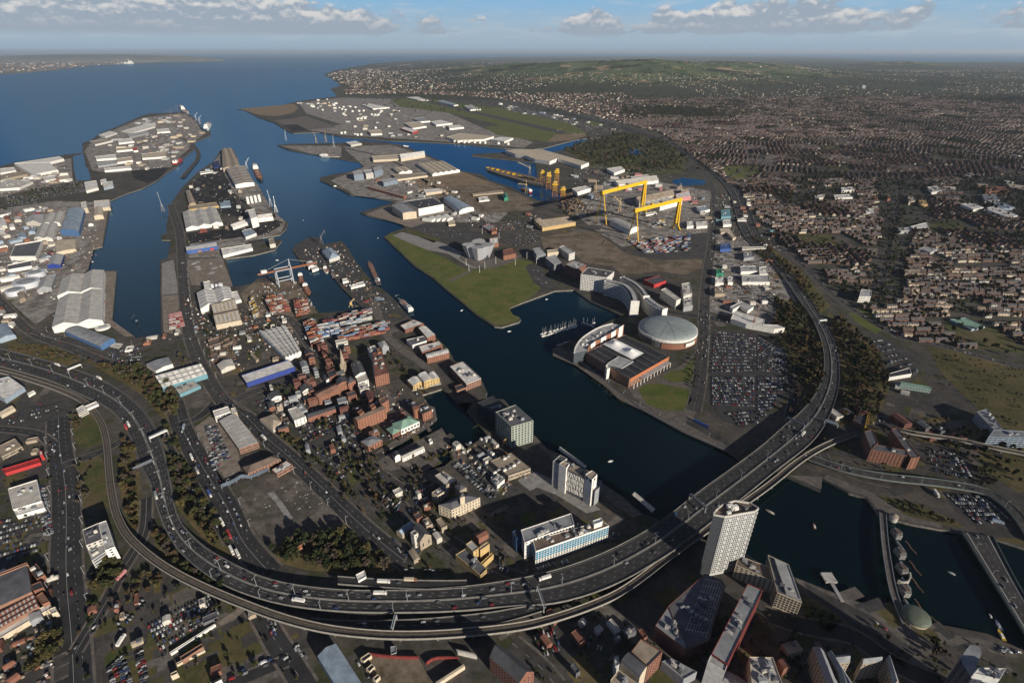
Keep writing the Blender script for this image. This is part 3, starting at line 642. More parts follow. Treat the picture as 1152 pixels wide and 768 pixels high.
FLY,FLYR=viaduct('flyover','curved multi-lane flyover passing below the brick U-shaped block to the right','flyover',
 prs([(905,512,6),(930,521,6),(960,530,6),(1000,537,6),(1043,541,6),(1080,546,6),(1110,552,5.5),(1132,566,5),(1150,585,4),(1165,610,3)],13),ASPH2,parm=mat('green_rail',(.16,.20,.18),.6,.2,.4),par=.9,pier=26,lanes=[(.06,3,0,.25),(.94,3,0,.25),(.36,4,7,.25),(.64,4,7,.25)])
QB,QBR=viaduct('road_bridge','stone-balustraded road bridge crossing the river at the right edge','bridge',
 [(1082,598,1117,603,2.2),(1085,602,1119,607,2.5),(1110,642,1140,648,3.5),(1135,682,1163,688,3.5),(1160,724,1187,728,3),(1175,745,1200,748,2.2)],ASPH2,parm=mat('green_rail',(.16,.20,.18)),par=1.3,thick=2,pier=34,lanes=[(.16,3,0,1.2),(.84,3,0,1.2),(.38,4,7,.25),(.62,4,7,.25)])
# footway weir
WEIR,WR=viaduct('footbridge','pale curved footbridge on top of the river weir','footbridge',
 prs([(993,577,1.6),(994,592,2.4),(996,615,3),(1000,640,3),(1004,662,3),(1010,680,2.2),(1020,703,.6)],6.5),PAVE,parm=STEEL,par=.9,thick=1,pier=400)
GATEM=mat('weir_stone',(.26,.25,.23),.85,.3,.4)
for i,(u,v,kind) in enumerate(((1009,600,0),(1013,622,0),(1015,640,0),(1018,664,0))):
    x,y=gp(u,v,0); e=empty('weir_pier',(x,y,WZ),'pointed concrete weir pier beside the footbridge, '+('nearest the far bank','second from the far bank','third from the far bank','nearest the domed pavilion')[i],'weir pier','piers of the river weir')
    m=MB(); P=[(x-4,y-5.5),(x+2,y-6),(x+5,y-1),(x+1.5,y+6.5),(x-4,y+5)]; m.prism(ccw(P),WZ-3,3); m.build('base',GATEM,e)
    m=MB(); m.prism([(a*.62+x*.38,b*.62+y*.38) for a,b in ccw(P)],3,4.8); m.build('machine_housing',R_('brown'),e)
    m=MB()
    for k in range(9): m.cyl(x+6+.4*math.sin(k),y-8-k*2.1,WZ,WZ+.8,.6,n=6)
    m.build('buoy_line',P_('orange'),e)
    m=MB(); m.box(x-6,y-16,WZ-2,1.2,13,5.2); m.build('gate',STEEL,e)
# ------------------------------------------------------------------ buildings
def qd(P):
    return P+[(P[0][0]+P[2][0]-P[1][0],P[0][1]+P[2][1]-P[1][1])] if len(P)==3 else P
def vis(a,b):
    nx,ny=b[1]-a[1],-(b[0]-a[0]); mx,my=(a[0]+b[0])/2,(a[1]+b[1])/2
    return (nx*(0-mx)+ny*(0-my))>0
def windows(root,Q,z0,z1,ns,sp,ww,wh,m=GLASS,name='window',cap=96,frame=None):
    ang=None; org=root.location; me={}; n=0; rest=MB()
    cells=[]
    for i in range(len(Q)):
        a,b=Q[i],Q[(i+1)%len(Q)]
        if not vis(a,b): continue
        L=dist(a,b); k=int((L-1)/sp)
        if k<1: continue
        rz=math.atan2(b[1]-a[1],b[0]-a[0]); nx,ny=(b[1]-a[1])/L,-(b[0]-a[0])/L
        for s in range(ns):
            z=z0+(z1-z0)*(s+.5)/ns
            for j in range(k):
                p=lerp(a,b,(j+.5+(L/sp-k)/2*0)/k); cells.append((p[0]+nx*.05,p[1]+ny*.05,z,rz))
    cells.sort(key=lambda c:-c[2])
    for x,y,z,rz in cells:
        if n<cap:
            if 'm' not in me:
                mb=MB(); mb.box(0,0,-wh/2,ww,.16,wh); me['m']=mb.mesh('window',m)
            o=bpy.data.objects.new(name,me['m']); link(o); o.parent=root; o.location=(x-org[0],y-org[1],z-org[2]); o.rotation_euler=(0,0,rz); n+=1
        else: rest.box(x,y,z-wh/2,ww,.16,wh,rz)
    if rest.f: tag(rest.build('windows',m,root),kind='stuff')
def bands(root,Q,z0,z1,ns,bh,m=GLASS,name='window_band',sides=None):
    for s in range(ns):
        mb=MB(); z=z0+(z1-z0)*(s+.5)/ns
        for i in range(len(Q)):
            a,b=Q[i],Q[(i+1)%len(Q)]; L=dist(a,b)
            if L<4: continue
            nx,ny=(b[1]-a[1])/L,-(b[0]-a[0])/L; k=max(1,int(L/7))
            for j in range(k):
                p=lerp(a,b,(j+.5)/k); mb.box(p[0]+nx*.03,p[1]+ny*.03,z-bh/2,L/k*.86,.14,bh,math.atan2(b[1]-a[1],b[0]-a[0]))
        mb.build(name,m,root)
def inset(P,d):
    n=len(P);out=[]
    for i in range(n):
        a,b,c=P[i-1],P[i],P[(i+1)%n]
        def nrm(p,q): l=dist(p,q) or 1; return (-(q[1]-p[1])/l,(q[0]-p[0])/l)
        n1,n2=nrm(a,b),nrm(b,c); sx,sy=n1[0]+n2[0],n1[1]+n2[1]; k=1+n1[0]*n2[0]+n1[1]*n2[1]; k=max(k,.3)
        out.append((b[0]+sx/k*d,b[1]+sy/k*d))
    return out
NB=[0]
def B(px,h,name,label,cat='building',wall='pale',roof='grey',rt='flat',win=None,nb=1,rh=None,ax=0,plant=0,rl=0,base=0.,group=None,door=None,trim=None,par=.7,poly=None,wm=None,rm=None):
    P=poly or qd(GP(px,h)); P=ccw(P); c=cen(P)
    root=empty(name,(c[0],c[1],base),label,cat,group); NB[0]+=1
    wmat=wm or W_(wall); rmat=rm or R_(roof)
    w=MB(); r=MB(); lights=[]
    if rt=='flat':
        I=inset(P,.45) if len(P)<9 else P
        w.prism(P,base-1.5,h,0,top=False)
        n=len(P)
        if I is not P:
            for i in range(n):
                j=(i+1)%n; w.poly([(*P[i],h),(*P[j],h),(*I[j],h),(*I[i],h)],0); w.poly([(*I[j],h-par),(*I[i],h-par),(*I[i],h),(*I[j],h)],0)
            r.flat(I,h-par+.01)
        else: r.flat(P,h)
    else:
        assert len(P)==4,label
        e0=dist(P[0],P[1])+dist(P[2],P[3]); e1=dist(P[1],P[2])+dist(P[3],P[0])
        if (e0>=e1)==bool(ax): P=P[1:]+P[:1]; e0,e1=e1,e0
        wd=e1/2/nb; rhh=rh if rh is not None else wd*(.16 if rt!='hip' else .28)
        w.prism(P,base-1.5,h,0,top=False)
        for k in range(nb):
            a,d=lerp(P[0],P[3],k/nb),lerp(P[0],P[3],(k+1)/nb); b,c2=lerp(P[1],P[2],k/nb),lerp(P[1],P[2],(k+1)/nb)
            if rt in('gable','saw','hip'):
                t=.5 if rt!='saw' else .8
                m0,m1=lerp(a,d,t),lerp(b,c2,t)
                if rt=='hip':
                    L=dist(m0,m1); f=min(.42,wd*.5/max(L,1)); m0,m1=lerp(m0,m1,f),lerp(m1,m0,f)
                A3,B3,C3,D3=(*a,h),(*b,h),(*c2,h),(*d,h); M0,M1=(*m0,h+rhh),(*m1,h+rhh)
                r.poly([A3,B3,M1,M0]); r.poly([C3,D3,M0,M1])
                if rt=='hip': r.poly([B3,C3,M1]); r.poly([D3,A3,M0])
                else: w.poly([B3,C3,M1]); w.poly([D3,A3,M0])
                if rl:
                    g=MB()
                    for s in range(rl):
                        f=(s+.5)/rl
                        for q0,q1,m_,n_ in ((A3,B3,M0,M1),(D3,C3,M0,M1)):
                            e=lerp(q0,q1,f-.12/rl*1.6);e2=lerp(q0,q1,f+.12/rl*1.6);u=lerp(m_,n_,f-.12/rl*1.6);u2=lerp(m_,n_,f+.12/rl*1.6)
                            pts=[lerp(e,u,.12),lerp(e2,u2,.12),lerp(e2,u2,.88),lerp(e,u,.88)]
                            pts=[(x,y,z+.12) for x,y,z in pts]
                            if q0 is D3: pts=pts[::-1]
                            g.poly(pts)
                    lights.append(g)
            else: # barrel
                N_=8; prev=None; E0=[];E1=[]
                for s in range(N_+1):
                    th=math.pi*s/N_; t=.5-.5*math.cos(th); z=h+rhh*math.sin(th); p0=(*lerp(a,d,t),z);p1=(*lerp(b,c2,t),z); E0.append(p0);E1.append(p1)
                    if prev: r.poly([prev[0],prev[1],p1,p0])
                    prev=(p0,p1)
                w.poly(E0); w.poly(E1[::-1])
    w.build('wall',wmat,root); ro=r.build('roof',rmat,root)
    for g in lights: tag(g.build('rooflights',mat('rooflight',(.40,.40,.385),.5,.15,.3),ro,tuple(root.location)),kind='stuff')
    if trim:
        t=MB(); n=len(P)
        for i in range(n): a,b=P[i],P[(i+1)%n]; t.bar((*a,h-.35),(*b,h-.35),.5,.9)
        t.build('eaves_trim',P_(trim),root)
    if plant:
        rnd=random.Random(NB[0]*13)
        for k in range(plant):
            f,g_=rnd.uniform(.18,.82),rnd.uniform(.2,.8); a=lerp(P[0],P[1],f);d=lerp(P[3 if len(P)>3 else 2],P[2],f); q=lerp(a,d,g_)
            if len(P)>4: q=lerp(P[rnd.randrange(len(P))],cen(P),rnd.uniform(.45,.95))
            s=MB(); sx,sy,sz=rnd.uniform(2,6),rnd.uniform(2,4.5),rnd.uniform(1.2,2.8); rz=math.atan2(P[1][1]-P[0][1],P[1][0]-P[0][0])
            s.box(q[0],q[1],h-par,sx,sy,sz,rz); 
            if rnd.random()<.6: s.box(q[0]+.3,q[1],h-par+sz,sx*.5,sy*.5,.6,rz)
            s.build('roof_plant',rnd.choice((PLANT,W_('pale'),W_('dgrey'))),ro,tuple(root.location))
    if win:
        mode,ns=win[0],win[1]; z0=base+(win[4] if len(win)>4 else .6)
        gm={'b':GLASSB}.get(win[5] if len(win)>5 else '',GLASS)
        if mode=='w': windows(root,P,z0,h-.5,ns,win[2],win[3][0],win[3][1],gm)
        else: bands(root,P,z0,h-.6,ns,win[2],gm)
    if door:
        for k,(i,f,dw,dh,dc) in enumerate(door):
            a,b=P[i%len(P)],P[(i+1)%len(P)]; L=dist(a,b); p=lerp(a,b,f); nx,ny=(b[1]-a[1])/L,-(b[0]-a[0])/L
            s=MB(); s.box(p[0]+nx*.06,p[1]+ny*.06,base,dw,.25,dh,math.atan2(b[1]-a[1],b[0]-a[0])); s.build('loading_door',P_(dc),root)
    return root,P
# ------------------------------------------------------------------ buildings, left foreground
w35=('w',3,3.4,(1.5,1.6))
O(0,448)
B("55,608 248,548 278,690 88,748",8,'retail_store','large square store with a flat pale grey roof beside the wide left-hand road','store','white','pale',plant=3,trim='white',door=[(0,.5,5,3,'dark')])
B("90,752 288,692 300,735 110,790",6,'store_canopy','low white flat canopy joined to the front of the square grey-roofed store','canopy','white','white',plant=4)
B("10,478 262,402 272,430 34,502",5,'petrol_station','long bright red canopy roof of the roadside petrol station','petrol station','red','red',trim='red')
B("262,358 284,352 288,378 268,384",9,'forecourt_sign','tall red and white sign block at the end of the red canopy','sign','red','white')
B("-40,335 100,268 148,322 10,392",6,'workshop','tan flat-roofed workshop at the left edge above the red canopy','workshop','tan','tan',plant=2,win=('b',1,1.4))
B("-20,95 72,45 100,66 5,118",5,'hall','small cream ribbed-roof hall at the left edge beside a car park','hall','cream','cream','gable')
B("512,70 560,42 590,72 528,104",8,'station_building','small pale station building at the end of the footbridge over the railway','station','pale','white',win=('b',2,1.2))
B("556,58 650,18 664,38 572,78",7.5,'station_footbridge','white covered footbridge spanning the railway line','footbridge','white','white',base=5.5)
O(192,448)
B("325,150 435,98 592,298 462,342",9,'warehouse','long pale ribbed-roof depot with orange brick walls beside the tan yard','depot','orange','pale',rh=.8,rt='gable',nb=1,win=('b',2,1.3),rl=9)
B("283,84 388,52 404,86 298,124",10,'office_block','white flat-roofed block at the north end of the long pale depot','office','white','white',win=('b',2,1.4))
B("405,66 438,58 448,92 412,98",9,'stair_block','small cream stair block against the long pale depot','stair tower','cream','white')
B("482,462 700,380 742,408 522,508",8,'brick_hall','dark hip-roofed brick hall between the tan yard and the waste ground','hall','orange','brown','hip',win=('w',2,4,(1.6,1.6)))
B("682,480 782,420 824,448 716,508",7,'brick_annex','white-roofed brick building at the corner of the waste ground','building','orange','white',win=('b',1,1.6),plant=4)
B("600,138 700,100 746,158 690,212",6,'pavilion','low tan hip-roofed pavilion across the road from the long pale depot','pavilion','pale','tan','hip')
B("790,75 850,55 912,120 834,150",12,'white_office','white L-shaped office beside the tree-lined car park','office','white','pale',win=('w',4,4,(1.6,1.4)))
B("848,45 890,36 922,75 880,90",10,'office_wing','grey-roofed wing behind the white L-shaped office','office wing','grey','grey',plant=2)
B("914,100 1140,36 1154,56 926,134",8,'long_shed','long grey pitched-roof building stretching right from the white L-shaped office','shed','brick','slate','gable')
mb=MB(); pts=GP("340,590 395,568 440,548 478,522 540,528 590,508 660,476",5)
mb2=MB()
e=empty('canopy_walk',(pts[3][0],pts[3][1],0),'snaking pale blue roofed walkway along the yard edge','walkway')
strip(mb,[(*p,0) for p in pts],6,5); strip(mb,[(*p,0) for p in pts],6,4.6); mb.build('roof',R_('lblue'),e)
for p in pts: mb2.cyl(p[0],p[1],0,5,.3,n=6)
mb2.build('posts',STEEL,e)
O(0,576)
B("-70,465 180,345 214,535 -70,660",12,'shopping_hall','big grey-roofed hall edged in orange brick at the left edge','hall','orange','dgrey','hip',rh=1.2)
B("-50,425 182,335 186,348 -50,440",13.5,'parapet_wall','orange brick parapet wall along the north side of the grey-roofed hall','wall','orange','orange')
B("190,372 246,345 302,420 246,452",10,'brick_annex','dark flat-roofed brick annex facing the wide left-hand road','annex','gorange','dark',plant=2)
B("205,490 275,462 292,505 225,530",11,'brick_annex','small dark annex between the grey-roofed hall and the striped brick-red hall','annex','brick','dark')
r,P=B("-60,700 225,545 262,632 -30,800",9,'market_hall','brick-red roofed hall striped with rows of white rooflights','hall','orange','brick','gable',nb=3,rl=10)
B("240,565 286,535 332,600 285,620",9.5,'gable_block','orange brick end block with a pink sign on the striped brick-red hall','building','gorange','orange')
B("-30,800 335,610 350,640 -10,850",6,'shop_row','long cream-roofed row in front of the striped brick-red hall','shop row','cream','white')
B("328,652 372,634 388,668 346,684",7,'kiosk','small cream box at the road end of the cream-roofed row','kiosk','cream','white')
B("190,690 270,665 285,705 200,740",7,'shed','small grey ribbed shed behind the cream-roofed row','shed','grey','lgrey','gable')
# white and grey office with stepped roofs
B("555,118 665,70 690,180 580,222",22,'office_block','stepped pale office block with grey roofs standing alone by the railway curve','office','pale','dgrey',win=('w',6,4,(2.2,1.7)),plant=3)
B("665,72 716,54 775,230 708,255 690,180",22.5,'office_wing','pale wing with long light grey roof panels on the stepped office','office wing','white','lgrey',win=('w',6,4,(2.2,1.7)),plant=3)
B("580,224 692,182 712,262 618,325",15,'office_wing','lower pale metal-roofed wing facing the bushes on the stepped office','office wing','lgrey','lgrey',win=('b',4,1.3),plant=2)
O(0,640)
for k,(p,l) in enumerate((("5,655 75,612 100,620 20,668",'upper one'),("30,742 105,692 132,708 62,760",'lower one'))):
    B(p,5,'bungalow','orange-tiled bungalow at the bottom left corner, '+l,'bungalow','brick','gorange','gable',group='orange bungalows')
O(192,640)
B("35,632 225,535 230,545 40,645",3,'boundary_wall','pale wall with a roofless ruin on the rough grass plot','wall','cream','pale')
B("60,590 210,498 220,520 75,615",6,'ruined_shed','roofless shed ruin, inner shadow painted black, above the rough grass plot','ruin','orange','coal')  # coal-black top paints the shadow inside the roofless walls
B("-10,560 295,366 302,372 0,570",3,'boundary_wall','long straight pale wall below the packed car park','wall','white','white')
B("0,700 40,680 48,700 0,722",6,'hut','cream hut at the left end of the rough grass plot','hut','cream','coal')
B("265,755 330,725 342,742 280,775",8,'hut','white gable end of a dark hut at the bottom of the rough grass plot','hut','white','coal','gable')
B("990,585 1115,500 1290,770 1160,860",9,'blue_shed','pale blue pitched-roof shed at the bottom edge below the railway viaduct','shed','lblue','lblue','gable',rh=4)
O(384,640)
def wall(px,h,t,name,label,m):
    P=GP(px,h); c=P[len(P)//2]; mb=MB()
    for a,b in zip(P,P[1:]): mb.bar((*a,h/2),(*b,h/2),t,h)
    o=mb.build(name,m,org=(c[0],c[1],0)); tag(o,label,'wall'); return o
wall("180,562 250,574 340,582 430,588 522,588",3.5,1,'boundary_wall','long dull red wall round the empty dark yard',mat('wall_dullred',(.20,.035,.03),.8,.2,.3))
wall("572,628 610,600 650,590 720,588 790,592",3.5,1,'boundary_wall','short curved red wall right of the empty dark yard',mat('wall_dullred',(.20,.035,.03),.8,.2,.3))
wall("640,768 700,730 830,645",5,2.2,'boundary_wall','cream stepped wall at the bottom edge beside the brick warehouse',W_('cream'))
for k,(p,l) in enumerate((("125,600 185,560 205,580 150,622",'topmost'),("165,670 205,635 225,655 190,690",'middle'),("210,735 245,705 262,722 232,752",'lowest'))):
    B(p,4.5,'lean_to','small cream-edged outbuilding beside the blue shed, '+l+' of the three','outbuilding','cream','dark')
B("1000,592 1068,505 1300,690 1200,768",20,'brick_warehouse','tall brick warehouse with a steep dark roof and cream gable at the bottom edge','warehouse','brick','slate','gable',rh=8,win=('w',5,3.2,(1.1,1.6)))
B("770,535 900,565 915,590 785,560",4,'tank_shed','long rounded grey tank shed below the railway viaduct','shed','pale','pale','barrel')
B("330,520 370,515 372,560 335,575",4,'hut','small grey hut under the railway viaduct above the red wall','hut','grey','grey')
O(384,576)
B("770,285 842,240 982,382 940,425",9,'brick_wing','low orange brick building with a grey felt roof near the motorway','building','ochre','dgrey',win=('b',2,1.3),plant=3)
B("840,215 880,188 930,240 890,265",17,'office_tower','left grey-roofed half of the twin orange towers by the motorway','tower','ochre','lgrey',win=('w',4,4,(1.2,1.4)))
B("930,235 985,196 1000,212 938,255",17,'office_tower','right grey-roofed half of the twin orange towers by the motorway','tower','ochre','lgrey')
B("935,345 1015,270 1028,282 945,360",8,'brick_wing','orange lit wing at the foot of the twin towers','building','ochre','ochre')
# church
r,P=B("470,128 545,84 606,154 530,200",14,'church','stone church with a dark steep roof and a square pale tower','church','tan','slate','gable',rh=7,win=('w',1,5,(1.4,5)))
B("466,135 496,118 518,138 490,155",21,'church_tower','square pale stone tower at the front of the church','church tower','pale','dgrey',win=('w',3,3,(1,2)))
B("370,125 465,60 492,92 410,150",7,'church_hall','blue-roofed hall behind the stone church','hall','tan','lblue','gable',rh=3)
O(384,448)
# ornate harbour office
B("655,718 850,640 936,668 745,752",15,'harbour_office','ornate stone office with a dark roof and rows of arched windows','office','cream','dgrey','hip',rh=3.5,win=('w',3,3.6,(1.2,2.2)))
B("795,640 825,630 832,660 802,672",27,'clock_tower','pale clock tower rising behind the ornate stone office','clock tower','cream','slate','hip',rh=4)
B("610,635 680,590 722,612 650,655",13,'stone_wing','stone wing with white dormers left of the ornate stone office','building','cream','dgrey',win=('w',3,3.6,(1.2,2)),plant=3)
B("630,520 690,488 782,552 702,585",12,'stone_wing','grey flat-roofed wing behind the ornate stone office','building','tan','pale',win=('w',3,3.6,(1.2,2)),plant=2)
B("765,588 810,560 845,600 800,625",16,'stone_wing','small turreted stone block beside the clock tower','building','tan','slate','hip')
# brick apartments and basin-side buildings
B("80,130 272,45 300,70 108,150",19,'brick_apartments','long five-storey orange brick apartment block with a brown roof','apartments','gorange','brown','gable',rh=2.5,win=('w',5,4,(1.2,1.6)))
for k,(p,l) in enumerate((("108,92 135,70 152,88 125,108",'left'),("190,50 215,32 232,50 205,68",'right'))):
    B(p,24,'lift_tower','orange brick lift tower on the '+l+' of the long brick apartments','lift tower','gorange','brick')
B("250,10 300,-18 318,8 268,42",20,'brick_apartments','short orange brick block at the right end of the long brick apartments','apartments','gorange','brown',win=('w',5,4,(1.2,1.6)))
B("300,205 348,178 402,214 345,246",7,'pavilion','small hipped green copper-roofed wing of the basin-side pavilion','pavilion','brick','copper','hip',win=('w',1,4,(2,2.5)))
B("342,168 460,118 526,155 402,212",9,'pavilion','large hipped green copper-roofed pavilion with white arches by the basin','pavilion','white','copper','hip',win=('w',1,4.5,(2.6,3.6)))
B("428,130 462,118 470,134 440,146",11.5,'roof_lantern','square green lantern on the large copper-roofed pavilion','lantern','copper','copper','hip',base=9.5)
B("130,290 212,245 276,280 182,325",9,'brick_office','small orange brick office with a grey roof and white windows by the basin','office','gorange','grey','hip',rh=2,win=('w',2,3.6,(2,2)))
B("490,62 560,30 612,76 548,106",14,'waterside_apartments','dark-roofed waterside apartments with orange brick balconies','apartments','gorange','dark',plant=4,win=('w',4,3.5,(1.6,1.6)))
x,y=gp(384+506/6,448+95/6,7); mb=MB(); mb.cyl(x,y,0,16,5,n=20); tag(mb.build('brick_drum',W_('gorange'),org=(x,y,0)),'round orange brick stair drum of the waterside apartments','stair drum')
B("398,385 548,318 562,338 412,408",5.5,'pump_house','long low white building on the finger between two dry docks','pump house','white','pale','gable',rh=1.6,win=('w',1,4,(1.2,2)))
B("345,372 382,358 398,385 362,402",8,'engine_house','white block with a dark rounded roof at the end of the low white building','engine house','white','dark','barrel',rh=3)
B("588,278 608,270 616,288 596,297",4,'kiosk','tiny white kiosk on the finger between two dry docks','kiosk','white','white')
O(500,470,9.6)
r,P=B("495,462 722,375 930,540 690,622",9,'parking_deck','two-level parking deck with a brown roof and a red brick edge','parking deck','tan','tan',win=('b',1,1.6))
for k,(a,b) in enumerate(((650,565),(705,540),(750,515),(800,478),(650,440),(690,415),(545,590),(585,560))):
    x,y=gp(500+a/9.6,470+b/9.6,9); mb=MB(); mb.box(x,y,8.4,5,2.2,1.8,.6); mb.box(x,y,10.2,3,1.4,.5,.6); o=mb.build('roof_plant',PLANT if k%2 else W_('white'),r)
B("500,640 580,600 650,660 570,730",6,'plant_yard','stepped white plant enclosure below the parking deck','plant enclosure','white','pale',plant=8)
# tall grey offices
O(384,256,3)
B("520,622 588,597 648,650 574,671",37,'office_tower','tall grey-green office block on the quay with close rows of windows and a roof well','office tower',None or 'lgrey','dgrey',win=('w',9,4.2,(2.6,2.2)),plant=9,wm=mat('wall_greygreen',(.33,.36,.30),.8,.12,.3))
r,P=B("458,590 512,566 566,608 520,630",26,'office_tower','dark glazed office block carrying a big white frame, beside the tall grey office','office tower',wm=mat('dark_cladding',(.035,.042,.05),.35,.2,.3),rm=R_('dark'),plant=5)
def frame_on(root,a,b,z0,z1,w,t,m,name='frame'):
    L=dist(a,b); nx,ny=(b[1]-a[1])/L,-(b[0]-a[0])/L; mb=MB(); q=[(a[0]+nx*.4,a[1]+ny*.4),(b[0]+nx*.4,b[1]+ny*.4)]
    mb.bar((*q[0],z0),(*q[0],z1),w,t);mb.bar((*q[1],z0),(*q[1],z1),w,t);mb.bar((*q[0],z1-w/2),(*q[1],z1-w/2),t,w);mb.bar((*q[0],z0+w/2),(*q[1],z0+w/2),t,w); mb.build(name,m,root)
for i in range(4):
    a,b=P[i],P[(i+1)%4]
    if vis(a,b) and a[0]<b[0]-0 and dist(a,b)>20: frame_on(r,lerp(a,b,.08),lerp(a,b,.92),3,24,1.6,1,P_('lgrey')); break
windows(r,P,2,25,7,4.5,3.4,2.2,GLASS,cap=60)
# hotel: white slab with towers and leaning stripes
O(576,448)
r,P=B("322,452 346,410 560,505 552,560",38,'hotel','tall dark-ribbed hotel slab with white end towers on the quay','hotel','dgrey','tan',plant=6)
for i in range(4):
    a,b=P[i],P[(i+1)%4]; L=dist(a,b)
    if not vis(a,b) or L<25: continue
    nx,ny=(b[1]-a[1])/L,-(b[0]-a[0])/L; rn=random.Random(5)
    for k in range(96):
        f=.03+.94*((k%24)+rn.uniform(.2,.8))/24; z=5+7.6*(k//24)+rn.uniform(0,.6); p=lerp(a,b,f); q=lerp(a,b,f+.014*(1 if (k//24)%2 else -1)); mb=MB()
        mb.bar((p[0]+nx*.2,p[1]+ny*.2,z),(q[0]+nx*.2,q[1]+ny*.2,z+6.4),.75,.4); mb.build('fin',W_('white'),r)
B("276,424 326,380 372,404 318,442",40,'hotel_tower','plain white left end tower of the ribbed hotel slab','hotel tower','lgrey','slate')
B("318,442 345,420 388,440 366,470",42,'hotel_tower','white stair tower with a tan top beside the left end of the ribbed hotel','stair tower','white','tan')
B("494,512 540,484 576,512 542,546",43,'hotel_tower','white right end tower of the ribbed hotel slab','hotel tower','white','tan',win=('w',1,5,(3,4),36))
B("560,625 590,600 606,550 575,560",24,'hotel_wing','lower grey wing at the river end of the ribbed hotel','hotel wing','grey','dgrey')
# white and blue-glass slab by the motorway
O(576,576)
r,P=B("160,262 655,90 612,55 140,185",22.5,'office_slab','long office slab with white ribs and bright blue glass above the motorway','office',"white",'brown',plant=10)
windows(r,P,8.6,20.5,4,3.2,2.8,2.4,GLASSB,cap=98); windows(r,P,.6,8.6,3,3.2,2.1,1.6,GLASS,name='lower_window',cap=60)
B("85,205 140,182 255,140 420,85 400,5 60,118",25,'office_slab','taller grey-roofed rear half of the blue-glass office slab','office','white','grey',plant=9,win=('w',7,3.4,(2,1.7)))
B("545,55 605,35 612,60 556,80",29,'stair_tower','white stair tower on the right end of the blue-glass office slab','stair tower','white','lblue')
B("0,130 40,112 62,150 30,176",22,'glazed_end','dark blue glazed end bay left of the white-ribbed slab','building',wm=mat('blue_cladding',(.03,.08,.17),.3,.1,.3),roof='dark')
# Dark red block and neighbours at the bottom
O(576,640)
B("805,555 870,468 1016,556 918,655",24,'cream_block','cream flat-roofed block with a red brick side wall at the bottom edge','apartments','redbrick','tan',wm=W_('brick'),win=('w',6,3.6,(1.2,1.5)))
B("735,622 790,560 912,658 862,732",22,'cream_block','pale block with a rounded gridded glass roof at the bottom edge','building','cream','dgrey','barrel',rh=3)
B("665,745 722,676 850,770 800,840",20,'cream_block','flat cream-roofed block in front of the gridded glass roof','building','cream','tan',plant=2)
B("690,590 718,578 726,640 698,655",18,'stair_tower','narrow pale stair tower left of the gridded glass roof','stair tower','lgrey','white')
B("1010,620 1160,740 1250,690 1080,600",12,'grey_block','low grey-roofed block right of the cream red-sided block','building','grey','grey',plant=6)
O(768,640)
r,P=B("-186,380 -90,240 150,30 260,70 290,110 200,400 185,480 30,540",21,'red_office','big dark red office block with a cluttered blue-grey roof','office','redbrick','dgrey',plant=24,win=('w',6,3,(1.6,1.6)))
r0=r
def atrium():
    def run(a,b,z):
        Q=resample([a,b],1.5); acc=[p for p in Q if inside(p,PI)]
        if len(acc)>4: mb=MB(); mb.bar((*acc[0],z),(*acc[-1],z),.45,.45); mb.build('atrium_rib',R_('lgrey'),r0)
    PI=inset(P,1.5)
    for k in range(11):
        a,b=GP(f"{205+k*17},{-70+k*4} {20+k*19},{420+k*6}",21.2); run(a,b,21.2)
    for k in range(12):
        a,b=GP(f"{205-k*17},{-60+k*42} {375-k*16},{-25+k*42}",21.2); run(a,b,21.0)
atrium()
B("-186,380 -95,245 -60,330 30,510 20,540",22.5,'red_office','raised cluttered terrace on the left side of the big dark red office block','office wing','redbrick','grey',plant=14)
r,P=B("440,95 542,140 302,640 195,568",34,'red_slab','long narrow red brick slab with a mottled grey roof','apartments','redbrick','grey',plant=8,win=('w',9,4,(1.4,1.5)),wm=mat('wall_darkred',(.23,.045,.035),.8,.15,.3))
B("195,568 302,640 288,690 170,620",32,'slab_end','white end wall with red stripes closing the long red slab','building','white','lgrey')
B("290,670 470,770 420,860 240,760",12,'grey_block','low grey roof at the foot of the long red slab','building','brick','lgrey',plant=4)
B("450,588 610,592 680,790 470,800",26,'pink_block','block with a cream and pinkish cluttered roof at the bottom edge','apartments','cream','pink',plant=16,rm=R_('pale'),win=('w',7,3.5,(1.4,1.5)))
O(768,576)
B("380,290 588,368 612,466 358,352",19,'cream_apartments','cream six-storey block with square windows beside the white riverside tower','apartments','cream','brown',win=('w',6,4,(1.5,1.7)),plant=6)
r,P=B("575,285 716,350 806,606 640,540",22,'riverside_block','grey wedge-roofed office with a cream end wall on the riverside','office','cream','dgrey',plant=2)
B("620,310 716,352 800,590 700,545",23.2,'roof_wedge','smooth grey metal roof wedge on top of the riverside office','roof','lgrey','lgrey',base=21.5)
windows(r,P,2,21,6,2.6,2.0,2.2,GLASS,cap=90)
# brick U-shaped block
O(960,448)
B("120,345 362,386 372,352 150,308",19.5,'brick_block','orange and cream front wing of the brick U-shaped block','apartments','gorange','dgrey',win=('w',6,4,(2,1.7)),plant=3)
B("75,222 130,208 168,300 122,345",19.5,'brick_block','left wing of the brick U-shaped block','apartments','brick','dgrey',win=('w',6,4,(1.8,1.6)))
B("255,205 300,200 450,395 392,402",19.5,'brick_block','right wing of the brick U-shaped block, ending in orange brick','apartments','gorange','dgrey',win=('w',6,4,(1.8,1.6)),plant=3)
B("10,115 100,100 82,185 0,150",9,'red_hall','small dark-roofed red building with a bright yellow end wall','building','brick','dark')
B("98,104 116,98 92,190 78,192",10,'yellow_wall','bright yellow end wall slab','wall','ochre','ochre',wm=P_('yellow'))
B("950,208 1240,226 1240,262 912,260",18,'glazed_office','pale blue-grey glazed office at the right edge beside the brown field','office','lblue','grey',win=('b',5,1.6),plant=4)
